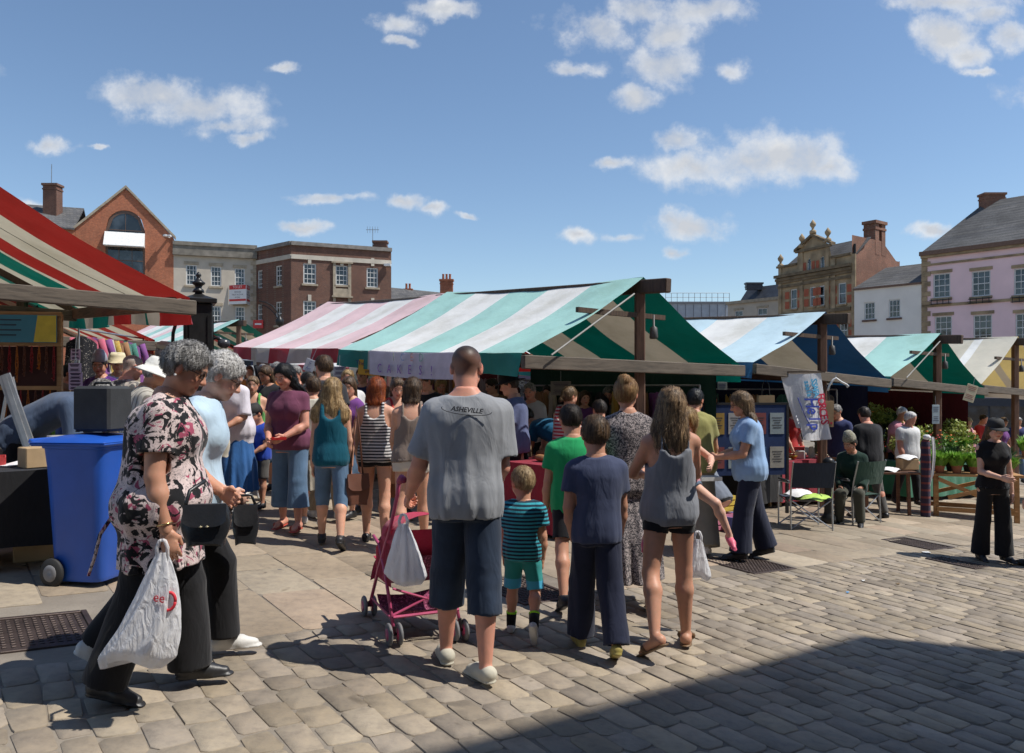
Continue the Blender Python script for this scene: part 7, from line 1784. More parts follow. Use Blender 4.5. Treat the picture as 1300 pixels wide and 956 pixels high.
# ---- clothes on rails under the stalls
SHC = [((.30, .03, .05), 'dark red'), ((.05, .08, .22), 'navy'), ((.02, .02, .025), 'black'), ((.42, .38, .32), 'cream'), ((.06, .20, .16), 'teal'), ((.30, .16, .08), 'brown'), ((.22, .08, .25), 'purple'), ((.5, .12, .18), 'pink'), ((.42, .28, .06), 'mustard'), ((.2, .22, .24), 'grey')]
def garment_rail(label, where, p0, p1, z0, n, seed, L_=(.55, .95), every=None):
    p0 = npv(p0); p1 = npv(p1); d = (p1-p0)/np.hypot(*(p1-p0)); Lr = float(np.hypot(*(p1-p0))); t = thing('clothes_rail', label, 'clothes rail', (p0[0], p0[1], gz(p0[0])), math.atan2(d[1], d[0]), 'clothes rails under the stalls'); b = z0-gz(p0[0])
    m = MB(); m.tube([(0, 0, b), (Lr, 0, b+.0)], .014, 8); m.build('rail', STEEL, t)
    for x in (0, Lr): m = MB(); m.tube([(x, 0, -SL*d[0]*x), (x, 0, b)], .014, 8); m.build('upright', STEEL, t)
    rg_ = random.Random(seed)
    for i in range(n):
        s = Lr*(i+.5)/n; q = p0+d*s; col, cname = rg_.choice(SHC); lg = rg_.uniform(*L_); w = rg_.uniform(.17, .23); tw_ = rg_.uniform(-1.1, -.2); m = MB(); ph = rg_.uniform(0, 6)
        def f(sg):
            def ff(u, v):
                vv = v if sg > 0 else 1-v; x = (u-.5)*2; sh = .04+.11*abs(x)**1.5; ww = w*(.86+.22*vv); zz = -sh*(1-vv)-lg*vv-.03; th_ = sg*(.035*(1-x*x)**.5+.006)*(1+.5*vv)*(1+.3*math.sin(x*9+ph)); return (x*ww, th_, zz)
            return ff
        m.grid(f(-1), 10, 6); m.grid(f(1), 10, 6)
        if sum(ord(ch) for ch in cname+where) % 2 == 0:
            for sd in (-1, 1): m.tube([(sd*w*.9, 0, -.10), (sd*w*1.15, -.02, -.30), (sd*w*1.1, -.03, -.46)], [.05, .045, .04], 8)
        pat = pat_speckle((.5, .45, .4), 40, .62) if i % 4 == 0 else None
        o = m.build('hanging_garment', fabric('garment '+cname+(' print' if pat else ''), col, pat), smooth=True); o.location = (q[0], q[1], z0-.02); o.rotation_euler = (0, 0, math.atan2(d[1], d[0])+tw_)
        tag(o, ('patterned ' if pat else '')+f'{cname} garment hanging on the rail {where}', 'garment', f'{cname} garments {where}')
garment_rail('rail of dark garments at the back of the left stall', 'behind the left stall', (GX(100, 11).x, 11), (GX(182, 13.2).x, 13.2), 2.40, 13, 1)
garment_rail('rail of garments at the far side of the green striped stall', 'at the back of the green stall', tuple(npv((.13, 8.8))+gn*3.35+E_*.3), tuple(npv((.13, 8.8))+gn*3.35+E_*3.7), 1.62, 12, 2)
garment_rail('rail of garments at the far side of the pink striped stall', 'at the back of the pink stall', tuple(npv((.13, 8.8))+gn*3.3+E_*4.6), tuple(npv((.13, 8.8))+gn*3.3+E_*8.0), 1.85, 12, 3)
garment_rail('rail of garments inside the blue striped stall', 'inside the blue stall', tuple(A2+gn*3.3+E_*.6), tuple(A2+gn*3.3+E_*4.2), 1.55, 12, 4)
garment_rail('rail of garments further back in the blue striped stall', 'deep in the blue stall', tuple(A2+gn*2.2+E_*5.0), tuple(A2+gn*.4+E_*7.5), 1.75, 10, 5)
garment_rail('rail of garments at the back of the plant stall', 'behind the plant stall', tuple(A3+gn*.6+E_*4.4), tuple(A3+gn*3.2+E_*4.4), 1.50, 9, 6)
garment_rail('rail of garments beyond the old lady in blue skirt', 'beyond the old lady', (GX(268, 15.5).x, 15.5), (GX(352, 17.5).x, 17.5), 2.15, 10, 7)
garment_rail('rail of garments in the far cream stall', 'in the cream stall', tuple(q4+gn*.4+E_*3), tuple(q4+gn*3.2+E_*3), 1.4, 9, 8)
# ================================================================ people
fb = fabric
HC_ = dict(grey=((.11, .105, .10), (.36, .35, .34)), white=((.42, .41, .40), (.75, .74, .72)), dark=((.012, .009, .007), (.05, .035, .025)), brown=((.045, .026, .015), (.14, .085, .045)), lbrown=((.09, .055, .028), (.24, .155, .085)),
           blonde=((.20, .125, .05), (.48, .34, .16)), red=((.20, .038, .010), (.42, .11, .025)), ginger=((.20, .10, .04), (.42, .27, .12)), sandy=((.24, .16, .08), (.48, .36, .20)), black=((.006, .006, .007), (.02, .02, .022)))
whs = PL('white shoe leather', (.55, .54, .52), .6); bks = PL('black shoe leather', (.02, .02, .022), .45); brs = PL('brown shoe leather', (.16, .09, .04), .5); crs = PL('cream suede', (.46, .40, .30), .8); pks = PL('pink rubber', (.70, .12, .20), .5)
blkt = fb('black trouser cloth', (.012, .012, .014)); navt = fb('navy cotton', (.018, .022, .045)); denim = fb('blue denim', (.10, .17, .27), weave=600, var=.2); ddenim = fb('dark denim', (.022, .035, .062), var=.25); greym = fb('grey marl jersey', (.27, .28, .30)); 
MAIN = {}
def lp(u, v): g = G(u, v); return (g.x, g.y, g.z)
def ly(u, Y): g = GX(u, Y); return (g.x, g.y, g.z)
# --- the two women in front, left
w1 = person('grey haired woman in floral blouse carrying a white carrier bag', lp(203, 882), -78, H=1.69, lod=0, skin='tan', fat=1.28, belly=.45, lean=-1, hunch=.2, head=(26, -80, 0), L=(10, 8, 58, -28), Rr=(-2, 10, 12, 6), legL=(13, 3, 3, 0), legR=(-11, 2, -20, 14),
            hair=('curly', HC_['grey']), top=('tee', fb('floral jersey', (.62, .50, .48), pat_floral((.012, .012, .014), (.34, .07, .12), 17), bmp=.35), .022, -.16, .62, {'bag': .8, 'flare': .10, 'name': 'blouse', 'amp': .006, 'wave': .03}),
            bottom=('trousers', blkt, .018, 1.98, {'flare': .024}), shoes=(bks, 'low'))
w2 = person('grey haired woman in pale blue shirt beside the floral blouse', lp(232, 842), -74, H=1.70, lod=0, skin='fair', fat=1.18, belly=.4, lean=2, hunch=.4, head=(30, -78, 0), L=(-4, 8, 52, -40), Rr=(-6, 8, 58, -24), legL=(26, 2, 2, 0), legR=(-22, 2, -38, 28),
            hair=('curly', ((.34, .33, .32), (.68, .67, .65))), top=('shirt', fb('pale blue cotton', (.46, .60, .72), bmp=.35), .026, -.12, .95, {'bag': .9, 'flare': .05}), bottom=('trousers', blkt, .02, 1.95, {'flare': .015}), shoes=(whs,))
# --- family in the middle
man = person('crop haired man in grey t-shirt pushing the pink pushchair', lp(592, 855), 4, H=1.82, sex='m', lod=0, skin='red', fat=1.03, belly=.2, lean=4, head=(8, -3, 0), L=(12, 16, 50, 14), Rr=(4, 4, 36, -24), legL=(14, 2, 6, 0, 10), legR=(-8, 1, -12, 3, -26),
             hair=('buzz', [(.045, .03, .022)]), top=('tee', greym, .024, -.055, .80, {'bag': 1.0, 'flare': .03, 'wave': .03, 'amp': .008, 'sfit': 1.2}), bottom=('shorts', ddenim, .030, 1.38, {'amp': .008, 'flare': .01}), shoes=(PL('cream canvas shoe', (.50, .47, .38), .8), 'low'), hands=('fist', 'relax'))
tod = person('blond toddler in teal striped t-shirt and colourful shorts', lp(664, 806), -12, H=1.08, hs=1.38, sex='m', lod=0, skin='tan', fat=1.12, lean=2, head=(12, 22, 0), L=(6, 10, 14, 2), Rr=(-4, 10, 10, -2), legL=(5, 5, 2, 0), legR=(-7, 8, -42, 62),
             hair=('crop', HC_['sandy']), top=('tee', fb('teal striped jersey', (.04, .34, .42), pat_stripes((.012, .03, .05), 42, .48), bmp=.3), .022, -.05, .62, {'bag': .9, 'flare': .06, 'name': 'striped_t_shirt'}),
             bottom=('shorts', fb('colour blocked shorts', (.04, .3, .4), pat_bands([(0, (.06, .36, .55)), (.36, (.03, .26, .25)), (.485, (.06, .03, .09))])), .018, .98, {'flare': .004}), shoes=(whs, 'trainer'))
nav = person('brown haired boy in navy t-shirt and navy trousers seen from behind', lp(757, 829), 3, H=1.44, hs=1.14, sex='m', lod=0, skin='tan', fat=1.02, lean=2, head=(6, 4, 0), L=(-6, 9, 14, -10), Rr=(12, 8, 22, 0), legL=(12, 2, 4, 0), legR=(-10, 2, -24, 22),
             hair=('short', ((.05, .03, .018), (.17, .105, .055))), top=('tee', fb('navy jersey', (.050, .062, .115)), .020, -.05, .60, {'bag': .9, 'flare': .04}), bottom=('trousers', navt, .026, 1.96, {'flare': .012, 'amp': .009}), shoes=(PL('olive yellow shoe', (.32, .26, .07), .6), 'low'))
grn = person('dark haired boy in bright green t-shirt behind the navy boy', ly(727, 5.95), 8, H=1.50, hs=1.1, sex='m', lod=0, skin='tan', lean=3, head=(10, 10, 0), legL=(-20, 6, -30, 24), legR=(16, 2, 6, 0), L=(8, 8, 20, 2), Rr=(-8, 8, 6, 2),
             hair=('crop', HC_['dark']), top=('tee', fb('green jersey', (.015, .30, .10)), .022, -.06, .6, {'bag': .9, 'flare': .05}), bottom=('shorts', blkt, .022, .80), shoes=(bks,))
mum = person('long haired woman in grey vest and black shorts holding a child', lp(850, 822), 6, H=1.64, lod=0, skin='tan', fat=1.0, lean=-4, head=(2, -8, 4), L=(34, 14, 78, -30), Rr=(30, 16, 82, -34), legL=(-9, 9, -34, 30, 30), legR=(2, 3, 0, 0, 20),
             hair=('long', ((.10, .06, .032), (.36, .235, .125)), 1.0, 1.45), top=('tank', fb('grey ribbed jersey', (.21, .22, .245), bmp=.35), .010, -.05, None, {'bag': .0, 'amp': .0045, 'strap': .009, 'sx': .05, 'name': 'vest_top'}),
             bottom=('shorts', blkt, .012, .36), shoes=(brs, 'sandal'))
cz = 1.02
cb = person('blond child carried astride the hip of the grey vest woman', (mum['root'].location.x+.13, mum['root'].location.y+.23, mum['root'].location.z), 176, H=1.02, hs=1.4, lod=0, skin='fair', lean=6, head=(12, 150, -10), L=(70, 30, 80, -10), Rr=(75, 26, 110, 0), seat=cz, legL=(52, 40, -4, 24, 10), legR=(50, 34, -6, 24, 10),
            hair=('wavy', ((.22, .13, .05), (.52, .36, .16)), .35), top=('tank', fb('pink jersey', (.6, .28, .32)), .010, -.03), bottom=('shorts', fb('denim shorts', (.12, .17, .25)), .012, .3), shoes=(pks, 'low'))
pais = person('woman in black and white patterned long dress with curly bun', ly(797, 6.1), 6, H=1.72, lod=0, skin='tan', fat=1.12, lean=2, head=(4, -20, 0), L=(4, 9, 20, -6), Rr=(2, 8, 24, 0), legL=(12, 3, 4, 0), legR=(-14, 2, -26, 20),
              hair=('bun', HC_['ginger']), top=('tee', fb('paisley top', (.05, .045, .05), pat_speckle((.36, .31, .30), 62, .50)), .018, -.04, .6, {'bag': .5, 'name': 'blouse'}), bottom=('skirt', fb('paisley cloth', (.05, .045, .05), pat_speckle((.36, .31, .30), 62, .50)), .014, .40, {'flare': .045, 'wave': .07}), shoes=(crs, 'low'))
# --- walking crowd, centre left
old = person('white haired lady in white blouse and long blue skirt', lp(300, 648), 168, H=1.67, lod=1, skin='tan', fat=1.15, lean=4, hunch=.5, head=(26, 165, 0), L=(14, 8, 62, -30), Rr=(18, 6, 72, -32), legL=(8, 2, 2, 0), legR=(-8, 2, -14, 8),
             hair=('curly', HC_['white']), top=('tee', fb('white cotton blouse', (.66, .62, .68)), .024, -.09, .95, {'bag': .9, 'name': 'blouse'}), bottom=('skirt', fb('cobalt skirt cloth', (.03, .11, .30)), .016, .40, {'flare': .035, 'wave': .06}), shoes=(whs, 'low'))
kid = person('small boy in royal blue t-shirt wearing a black cap', lp(331, 646), 150, H=1.20, hs=1.25, sex='m', lod=1, skin='tan', head=(25, 150, 0), L=(14, 8, 60, -26), legL=(6, 2, 2, 0), legR=(-6, 2, -12, 6), hair=('short', HC_['dark']), hat=('cap', PL('black cap cloth', (.02, .02, .02), .8)),
             top=('tee', fb('royal blue jersey', (.02, .06, .38)), .02, -.05, .7, {'bag': .8}), bottom=('shorts', fb('grey short cloth', (.09, .085, .08)), .022, .95), shoes=(bks,))
pur = person('dark curly haired woman in plum t-shirt and cropped jeans', lp(368, 673), 172, H=1.66, lod=0, skin='red', fat=1.2, lean=4, head=(20, 160, 4), L=(14, 8, 64, -34), Rr=(10, 9, 60, -20), legL=(9, 3, 2, 0), legR=(-6, 3, -10, 6),
             hair=('wavy', HC_['black'], .55, 1.25), top=('tee', fb('plum jersey', (.15, .045, .085)), .016, -.045, .5, {'bag': .35}), bottom=('trousers', denim, .018, 1.62, {'flare': .03}), shoes=(PL('red sandal', (.4, .06, .04), .5), 'sandal'))
teal = person('girl with long blonde wavy hair in teal vest and blue jeans', lp(421, 695), 6, H=1.55, lod=0, skin='light', fat=.97, lean=3, head=(6, -4, 0), L=(4, 8, 10, 2), Rr=(-6, 9, 8, 0), legL=(14, 3, 4, 0), legR=(-10, 3, -26, 26),
              hair=('wavy', ((.22, .135, .055), (.52, .36, .18)), 1.0, 1.55), top=('tank', fb('teal jersey', (.005, .085, .13)), .014, -.05, None, {'bag': .1, 'strap': .02}), bottom=('trousers', denim, .016, 1.25), shoes=(bks, 'trainer'))
gty = person('tall brown haired man in charcoal t-shirt beyond the blonde girl', ly(413, 8.75), 22, H=1.80, sex='m', lod=1, skin='light', head=(6, 40, 0), hair=('short', HC_['brown']), top=('tee', fb('charcoal jersey', (.035, .036, .042)), .022, -.05, .6), bottom=('trousers', fb('beige chino', (.30, .25, .18)), .018, 1.95), shoes=(whs,))
crm = person('person in cream blouse half hidden by the blonde girl', ly(397, 8.35), 10, H=1.56, lod=1, skin='light', head=(6, 20, 0), hair=('short', HC_['brown']), top=('tee', fb('cream cotton', (.52, .50, .42)), .022, -.05, .7), bottom=('skirt', fb('beige linen', (.34, .30, .24)), .014, .28), shoes=(whs, 'low'))
red = person('red haired girl in black and white striped vest and black shorts', lp(477, 690), -3, H=1.585, lod=0, skin='light', lean=2, head=(8, -6, 0), L=(4, 10, 16, 0), Rr=(10, 14, 34, -4), legL=(8, 3, 2, 0, 6), legR=(-5, 3, -12, 10),
             hair=('bob', HC_['red'], .28, 1.15), top=('tank', fb('breton jersey', (.55, .53, .52), pat_stripes((.03, .03, .035), 34, .52)), .012, -.04, None, {'bag': .4, 'strap': .012, 'name': 'striped_vest'}), bottom=('shorts', blkt, .012, .26), shoes=(bks, 'low'))
tau = person('brown haired woman in taupe vest left of the grey t-shirt man', ly(523, 7.35), 4, H=1.60, lod=0, skin='light', lean=6, head=(12, -10, 0), L=(22, 10, 44, -8), Rr=(10, 10, 30, 0), legL=(-8, 3, -14, 10), legR=(14, 3, 8, 0),
             hair=('bob', HC_['brown'], .15), top=('tank', fb('taupe jersey', (.22, .17, .14)), .012, -.02, None, {'strap': .014}), bottom=('shorts', fb('cream lace', (.60, .55, .48)), .018, .30), shoes=(bks, 'low'))
# --- blue blouse woman, right
blu = person('curly haired woman in light blue blouse walking past the flag', lp(952, 710), 84, H=1.70, lod=0, skin='tan', fat=1.18, lean=3, head=(16, 84, 0), L=(20, 8, 84, -18), Rr=(20, 8, 78, -10), legL=(12, 3, 4, 0), legR=(-9, 2, -18, 14),
             hair=('wavy', ((.09, .055, .03), (.36, .24, .13)), .5, 1.1), top=('shirt', fb('light blue cotton', (.26, .40, .62)), .020, -.06, .62, {'bag': .7, 'name': 'blouse'}), bottom=('trousers', navt, .020, 1.97, {'flare': .03}), shoes=(bks, 'low'))
sea = person('seated woman in dark green jacket with knitted hat', (g2.x, g2.y, g2.z), 150, H=1.62, lod=1, skin='tan', lean=12, head=(20, 120, 0), seat=.50, legL=(82, 6, 0, 0), legR=(80, 6, -2, 0), L=(20, 10, 70, -10), Rr=(20, 10, 66, -14),
             hair=('short', HC_['dark']), hat=('crown', fb('knitted hat', (.20, .19, .13), pat_speckle((.35, .33, .28), 50, .5))), top=('long', fb('bottle green fleece', (.012, .035, .025)), .026, -.05, 1.9), bottom=('trousers', fb('olive trousers', (.06, .06, .045)), .02, 1.95), shoes=(bks,))
gth = person('girl in black cap, black top and wide black trousers', lp(1260, 712), 176, H=1.60, lod=0, skin='fair', fat=.95, lean=1, head=(14, 176, 0), L=(2, 9, 8, 2), Rr=(14, 6, 78, -30), legL=(4, 4, 0, 0), legR=(-2, 4, -4, 0),
             hair=('long', HC_['brown'], 1.0, 1.3), hat=('cap', PL('black cap cloth', (.02, .02, .02), .8)), top=('tee', fb('black jersey', (.010, .010, .012)), .010, -.02, .45), bottom=('trousers', blkt, .020, 1.98, {'flare': .02}), shoes=(bks, 'boot'))
edge = person('person in white vest at the right edge of the picture', ly(1326, 8.7), 20, H=1.58, lod=1, skin='fair', hair=('long', HC_['brown'], .8), top=('tank', fb('white jersey', (.6, .6, .6)), .012, -.03), bottom=('trousers', blkt, .014, 1.95), shoes=(bks,))
# --- under the green stall
sl = person('stallholder in slate blue t-shirt and black brimmed hat', ly(657, 9.35), 82, H=1.74, sex='m', lod=1, skin='light', head=(14, 85, 0), hair=('short', HC_['dark']), hat=('straw', PL('black felt', (.012, .012, .012), .9)), L=(14, 8, 30, 0), Rr=(10, 8, 24, 0), top=('tee', fb('slate jersey', (.10, .125, .24)), .024, -.06, .7), bottom=('trousers', blkt, .016, 1.95), shoes=(bks,))
bnd = person('dark haired man in blue t-shirt bending over the maroon table', ly(724, 9.75), 60, H=1.72, sex='m', lod=1, skin='tan', lean=48, hunch=.6, head=(40, 70, 0), L=(60, 8, 70, -6), Rr=(60, 8, 74, -6), hair=('short', HC_['dark']), top=('tee', fb('petrol blue jersey', (.01, .10, .20)), .02, -.04, .6), bottom=('trousers', navt, .016, 1.95), shoes=(bks,))
str_ = person('young woman in red and white striped top under the green stall', ly(718, 9.5), -40, H=1.64, lod=1, skin='light', head=(6, -55, 0), hair=('pony', HC_['lbrown']), top=('tank', fb('red striped jersey', (.55, .50, .48), pat_stripes((.42, .03, .05), 24, .5)), .012, -.03, None, {'strap': .03}), bottom=('trousers', denim, .014, 1.95), shoes=(whs,))
brc = person('grey haired person in white shirt with dark braces inside the stall', ly(676, 11.4), 150, H=1.66, sex='m', lod=2, skin='red', head=(10, 160, 0), hair=('short', HC_['grey']), top=('tee', fb('white cotton shirt', (.45, .45, .47)), .022, -.04, .7), bottom=('trousers', blkt, .016, 1.95), shoes=(bks,))
pho = person('dark haired person raising a red phone right of the striped top', ly(768, 8.9), 30, H=1.52, lod=1, skin='tan', lean=6, head=(20, 20, 0), L=(30, 6, 120, 4), Rr=(20, 8, 60, 0), hair=('short', HC_['dark']), top=('tee', fb('lilac jersey', (.16, .13, .22)), .02, -.04, .6), bottom=('trousers', denim, .014, 1.95), shoes=(bks,))
yel = person('dark haired woman in yellow top and beige trousers seen from behind', ly(882, 8.35), -10, H=1.72, lod=1, skin='tan', fat=1.22, lean=8, head=(20, -30, 0), L=(10, 8, 24, -4), Rr=(24, 10, 40, -6), hair=('short', HC_['black']), top=('tee', fb('pale yellow jersey', (.30, .28, .10)), .022, -.05, .55), bottom=('trousers', fb('stone trousers', (.20, .185, .15)), .03, 1.97, {'flare': .03}), shoes=(whs, 'low'))
gsh = person('crouching person in grey shirt beside the yellow top woman', ly(913, 9.6), 40, H=1.6, sex='m', lod=1, skin='light', lean=40, head=(20, 50, 0), seat=.42, legL=(85, 8, -20, 0), legR=(80, 8, -24, 0), L=(50, 8, 60, 0), Rr=(50, 8, 60, 0), hair=('short', HC_['grey']), top=('tee', fb('grey blue shirt', (.16, .18, .22)), .022, -.04, .7), bottom=('trousers', blkt, .016, 1.95), shoes=(bks,))
# --- left group near the bin
hat1 = person('person in white sun hat and striped cream jacket behind the bin', ly(174, 6.6), -62, H=1.63, lod=0, skin='tan', fat=1.15, lean=8, head=(22, -62, 0), hair=('short', HC_['grey']), hat=('sun', fb('white hat cloth', (.72, .71, .66))), top=('long', fb('cream striped cotton', (.46, .43, .37), pat_stripes((.22, .20, .17), 30, .7, axis=0)), .03, -.10, 1.5), bottom=('trousers', fb('beige chino', (.30, .25, .18)), .018, 1.95), shoes=(whs,))
cap1 = person('ruddy man in beige flat cap behind the white sun hat', ly(199, 7.9), -70, H=1.80, sex='m', lod=1, skin='red', head=(14, -75, 0), hair=('short', HC_['grey']), hat=('flat', fb('beige cap cloth', (.40, .37, .28))), top=('shirt', fb('stone shirt', (.36, .34, .29)), .024, -.05, 1.8), bottom=('trousers', blkt, .016, 1.95), shoes=(bks,))
bald = person('balding man in beige jacket looking into the left stall', ly(156, 7.6), -30, H=1.66, sex='m', lod=1, skin='red', head=(16, -40, 0), hair=('buzz', [(.30, .28, .25)]), top=('long', fb('light beige jacket', (.42, .39, .33), pat_floral((.10, .10, .10), (.45, .08, .05), 5)), .034, -.08, 1.9), bottom=('trousers', fb('beige chino', (.30, .25, .18)), .018, 1.95), shoes=(brs,))
straw = person('person in cream straw hat beyond the balding man', ly(150, 10.2), 200, H=1.66, lod=2, skin='light', head=(10, 210, 0), hair=('short', HC_['grey']), hat=('straw', PL('straw', (.60, .52, .34), .8)), top=('tee', fb('pale blue cotton', (.46, .60, .72)), .02, -.05, .7), bottom=('trousers', navt, .014, 1.95), shoes=(bks,))
robe = person('person in purple robe and silver pointed hat in the left stall', ly(131, 9.6), 178, H=1.62, lod=1, skin='tan', head=(8, 190, 0), L=(20, 20, 80, -40), Rr=(20, 20, 80, -40), hair=('short', HC_['dark']), hat=('crown', PL('silver paper', (.30, .30, .36), .3)), top=('long', fb('purple robe', (.06, .015, .14), pat_speckle((.24, .06, .38), 12, .56)), .03, -.1, 1.7), bottom=('skirt', blkt, .02, .4), shoes=(bks,))
sit = person('dark haired person in tan top standing by the lilac notices', ly(80, 9.6), -60, H=1.50, lod=2, skin='tan', head=(10, -80, 0), hair=('short', HC_['black']), top=('tee', fb('tan jersey', (.24, .17, .11)), .02, -.04, .6), bottom=('trousers', blkt, .014, 1.95), shoes=(bks,))
dig = person('person in blue shirt bending over the table at the left edge', ly(28, 7.0), -75, H=1.74, sex='m', lod=1, skin='tan', lean=50, hunch=.6, head=(40, -75, 0), L=(70, 8, 84, -4), Rr=(60, 12, 60, -4), hair=('short', HC_['grey']), top=('shirt', fb('steel blue shirt', (.07, .10, .16)), .034, -.10, 1.1), bottom=('trousers', blkt, .016, 1.95), shoes=(bks,))
gv = person('child in green vest behind the white haired lady', ly(322, 9.9), 190, H=1.50, lod=2, skin='light', head=(8, 190, 0), hair=('short', HC_['lbrown']), top=('tank', fb('grass green jersey', (.10, .32, .08)), .012, -.03), bottom=('shorts', navt, .02, .9), shoes=(whs,))
# ================================================================ carried things, pushchair
def V3(a): return Vector((float(a[0]), float(a[1]), float(a[2])))
def world(J, p): 
    M = Matrix.Translation(J['root'].location) @ Matrix.Rotation(J['root'].rotation_euler.z, 4, 'Z'); return M @ V3(p)
def glasses(J, dark=False):
    m = MB(); hp = J['hp']; hh = J['hh']; r = .0022
    for sd in (-1, 1):
        c = [hp(sd*(.155+.10*math.cos(a)), .41+.02*math.cos(a)*-1, .49+.065*math.sin(a)) for a in [2*math.pi*i/14 for i in range(15)]]; m.tube([V3(p) for p in c], r, 5)
        m.tube([V3(hp(sd*.25, .40, .51)), V3(hp(sd*.34, .15, .52)), V3(hp(sd*.36, -.05, .50))], r*1.1, 5)
    m.tube([V3(hp(-.06, .43, .51)), V3(hp(.06, .43, .51))], r, 5); m.build('glasses', PL('dark frame', (.02, .015, .015), .3), J['root'])
    if dark:
        m = MB()
        for sd in (-1, 1): m.add([V3(hp(sd*(.155+.10*math.cos(2*math.pi*i/12)), .415, .49+.065*math.sin(2*math.pi*i/12))) for i in range(12)], [tuple(range(12))])
        m.build('lenses', PL('dark lens', (.02, .02, .02), .15), J['root'])
glasses(w1, True); glasses(w2); glasses(old); glasses(blu)
def carrier(label, c, w, h, d, marks=None, seed=1, rz=0, tilt=(0, 0)):
    """soft plastic carrier bag hanging from point c"""
    t = thing('carrier_bag', label, 'carrier bag', c, rz); m = MB()
    def f(u, v):
        th = 2*math.pi*u; zz = -h*v-.022*max(0, v-.6)*math.sin(th*3+seed*2); body = min(1, max(0, (v-.02)/.9))**.85
        ww = (.022+(w/2-.022)*body)*(1-.22*max(0, v-.90)/.10); dd = (.014+(d/2-.014)*body)*(1-.5*max(0, v-.90)/.10)
        fold = 1+(.16*(1-body)+.05)*math.sin(th*7+seed+v*2)+(.08)*math.sin(th*12+v*7+seed*2)
        return (ww*math.cos(th)*fold+tilt[0]*v*v, dd*math.sin(th)*fold+tilt[1]*v, zz-.018*math.sin(th*2+seed)*body)
    m.grid(f, 56, 34); m.add([f(i/56, 1) for i in range(56)], [tuple(range(56))])
    mt = fabric('carrier plastic', (.88, .88, .90), rough=.35, bmp=.35, trans=.42, sheen=0, weave=40, folds=22, var=.05)
    o = m.build('bag_body', mt, t, smooth=True)
    m = MB()
    for s in (-1, 1): m.tube([(s*.020, 0, -.05), (s*.024, 0, .02), (s*.012, 0, .05), (0, 0, .055)], .009, 8)
    m.build('handle', mt, t, smooth=True)
    if marks:
        for (u, v, kind, sz) in marks:
            p = Vector(f(u, v)); a, b = Vector(f(u+.02, v)), Vector(f(u, v-.02)); x = a-p; y = b-p; Mx = frame_M(p, x, y); nrm = Vector(Mx.col[2][:3]); 
            q = MB()
            if kind == 'ring': ring = [Mx @ Vector((sz*math.cos(k*math.pi/10), sz*1.4*math.sin(k*math.pi/10), .008)) for k in range(21)]; q.tube(ring, .007, 6); q.build('red_ring', PL('red print', (.62, .02, .04), .6), o, smooth=True)
            else: Mx.translation = p+nrm*.008; text(kind, sz, Mx, PL('red print', (.62, .02, .04), .6), 'lettering', o, ext=.001)
    return t
hw = world(w1, w1['hand'][1]); carrier('white plastic carrier bag with red print held by the floral woman', (hw.x-.03, hw.y-.015, hw.z-.01), .33, .50, .17, [(.90, .42, 'ring', .028), (.80, .40, 'ee', .06)], 2, R(4), tilt=(-.13, 0))
def handbag(label, c, w, h, d, mat, rz=0, strap=None, clasp=True, cat='handbag', soft=.3):
    t = thing('handbag', label, cat, c, rz); m = MB()
    def f(u, v):
        th = 2*math.pi*u; e = soft; cx, cy = math.cos(th), math.sin(th); k = (.82+.24*math.sin(math.pi*min(1, v*1.15))**.8)
        return (w/2*math.copysign(abs(cx)**e, cx)*k, d/2*math.copysign(abs(cy)**(e+.15), cy)*(.45+.62*v**.6)*(1+.05*math.sin(th*5+v*6)), -h*v+.008*math.sin(th*3)*v)
    m.grid(f, 40, 14); m.add([f(i/40, 1) for i in range(40)], [tuple(range(40))]); m.add([f(i/40, 0) for i in range(40)], [tuple(reversed(range(40)))]); b = m.build('bag_body', mat, t, smooth=True)
    m = MB(); m.grid(lambda u, v: (w*.46*(2*u-1), -d/2*(.55+.5*v)-.012, -h*.55*v*(1-.25*(2*u-1)**4)+.004), 12, 6); m.grid(lambda u, v: (w*.46*(1-2*u), -d/2*(.55+.5*v)-.006, -h*.55*v*(1-.25*(2*u-1)**4)+.004), 12, 6); m.build('flap', mat, t, smooth=True)
    if clasp: m = MB(); [m.lathe([(0, -.006), (.008, 0), (0, .006)], (x, -d/2-.024, -h*.5), 8) for x in (-.012, .014)]; m.build('clasp', PL('brass', (.6, .5, .3), .3, metal=.9), t)
    if strap: m = MB(); m.tube([V3(p) for p in strap], .009, 6); m.build('strap', mat, t, smooth=True)
    return t
LB = PL('black leather', (.018, .019, .022), .38, bmp=.3)
# handbag on the floral woman's front
c = P(262, 640, 3.42); handbag('black leather shoulder bag at the hip of the floral woman', c, .19, .17, .10, LB, R(12), [(-.085, .01, .0), (-.08, .07, .05), (-.02, .11, .09)])
hw = world(w2, w2['hand'][1]); handbag('black camera bag held in front by the blue shirt woman', (hw.x+.03, hw.y-.02, hw.z-.02), .13, .20, .12, LB, R(20), [(-.05, 0, 0), (-.03, 0, .05), (.03, 0, .05), (.05, 0, 0)], False)
hw = world(old, old['hand'][-1]); handbag('cream cloth bag held by the white haired lady', (hw.x+.07, hw.y-.08, hw.z-.02), .17, .24, .08, fb('cream canvas', (.60, .55, .45)), 0, [(-.04, 0, 0), (0, 0, .07), (.04, 0, 0)], False, soft=.7)
hw = world(red, red['hand'][1]); handbag('brown leather tote bag held by the red haired girl', (hw.x-.02, hw.y-.05, hw.z-.02), .26, .30, .12, PL('tan leather', (.15, .06, .03), .5, bmp=.2), 0, [(-.07, 0, 0), (0, 0, .10), (.07, 0, 0)], False)
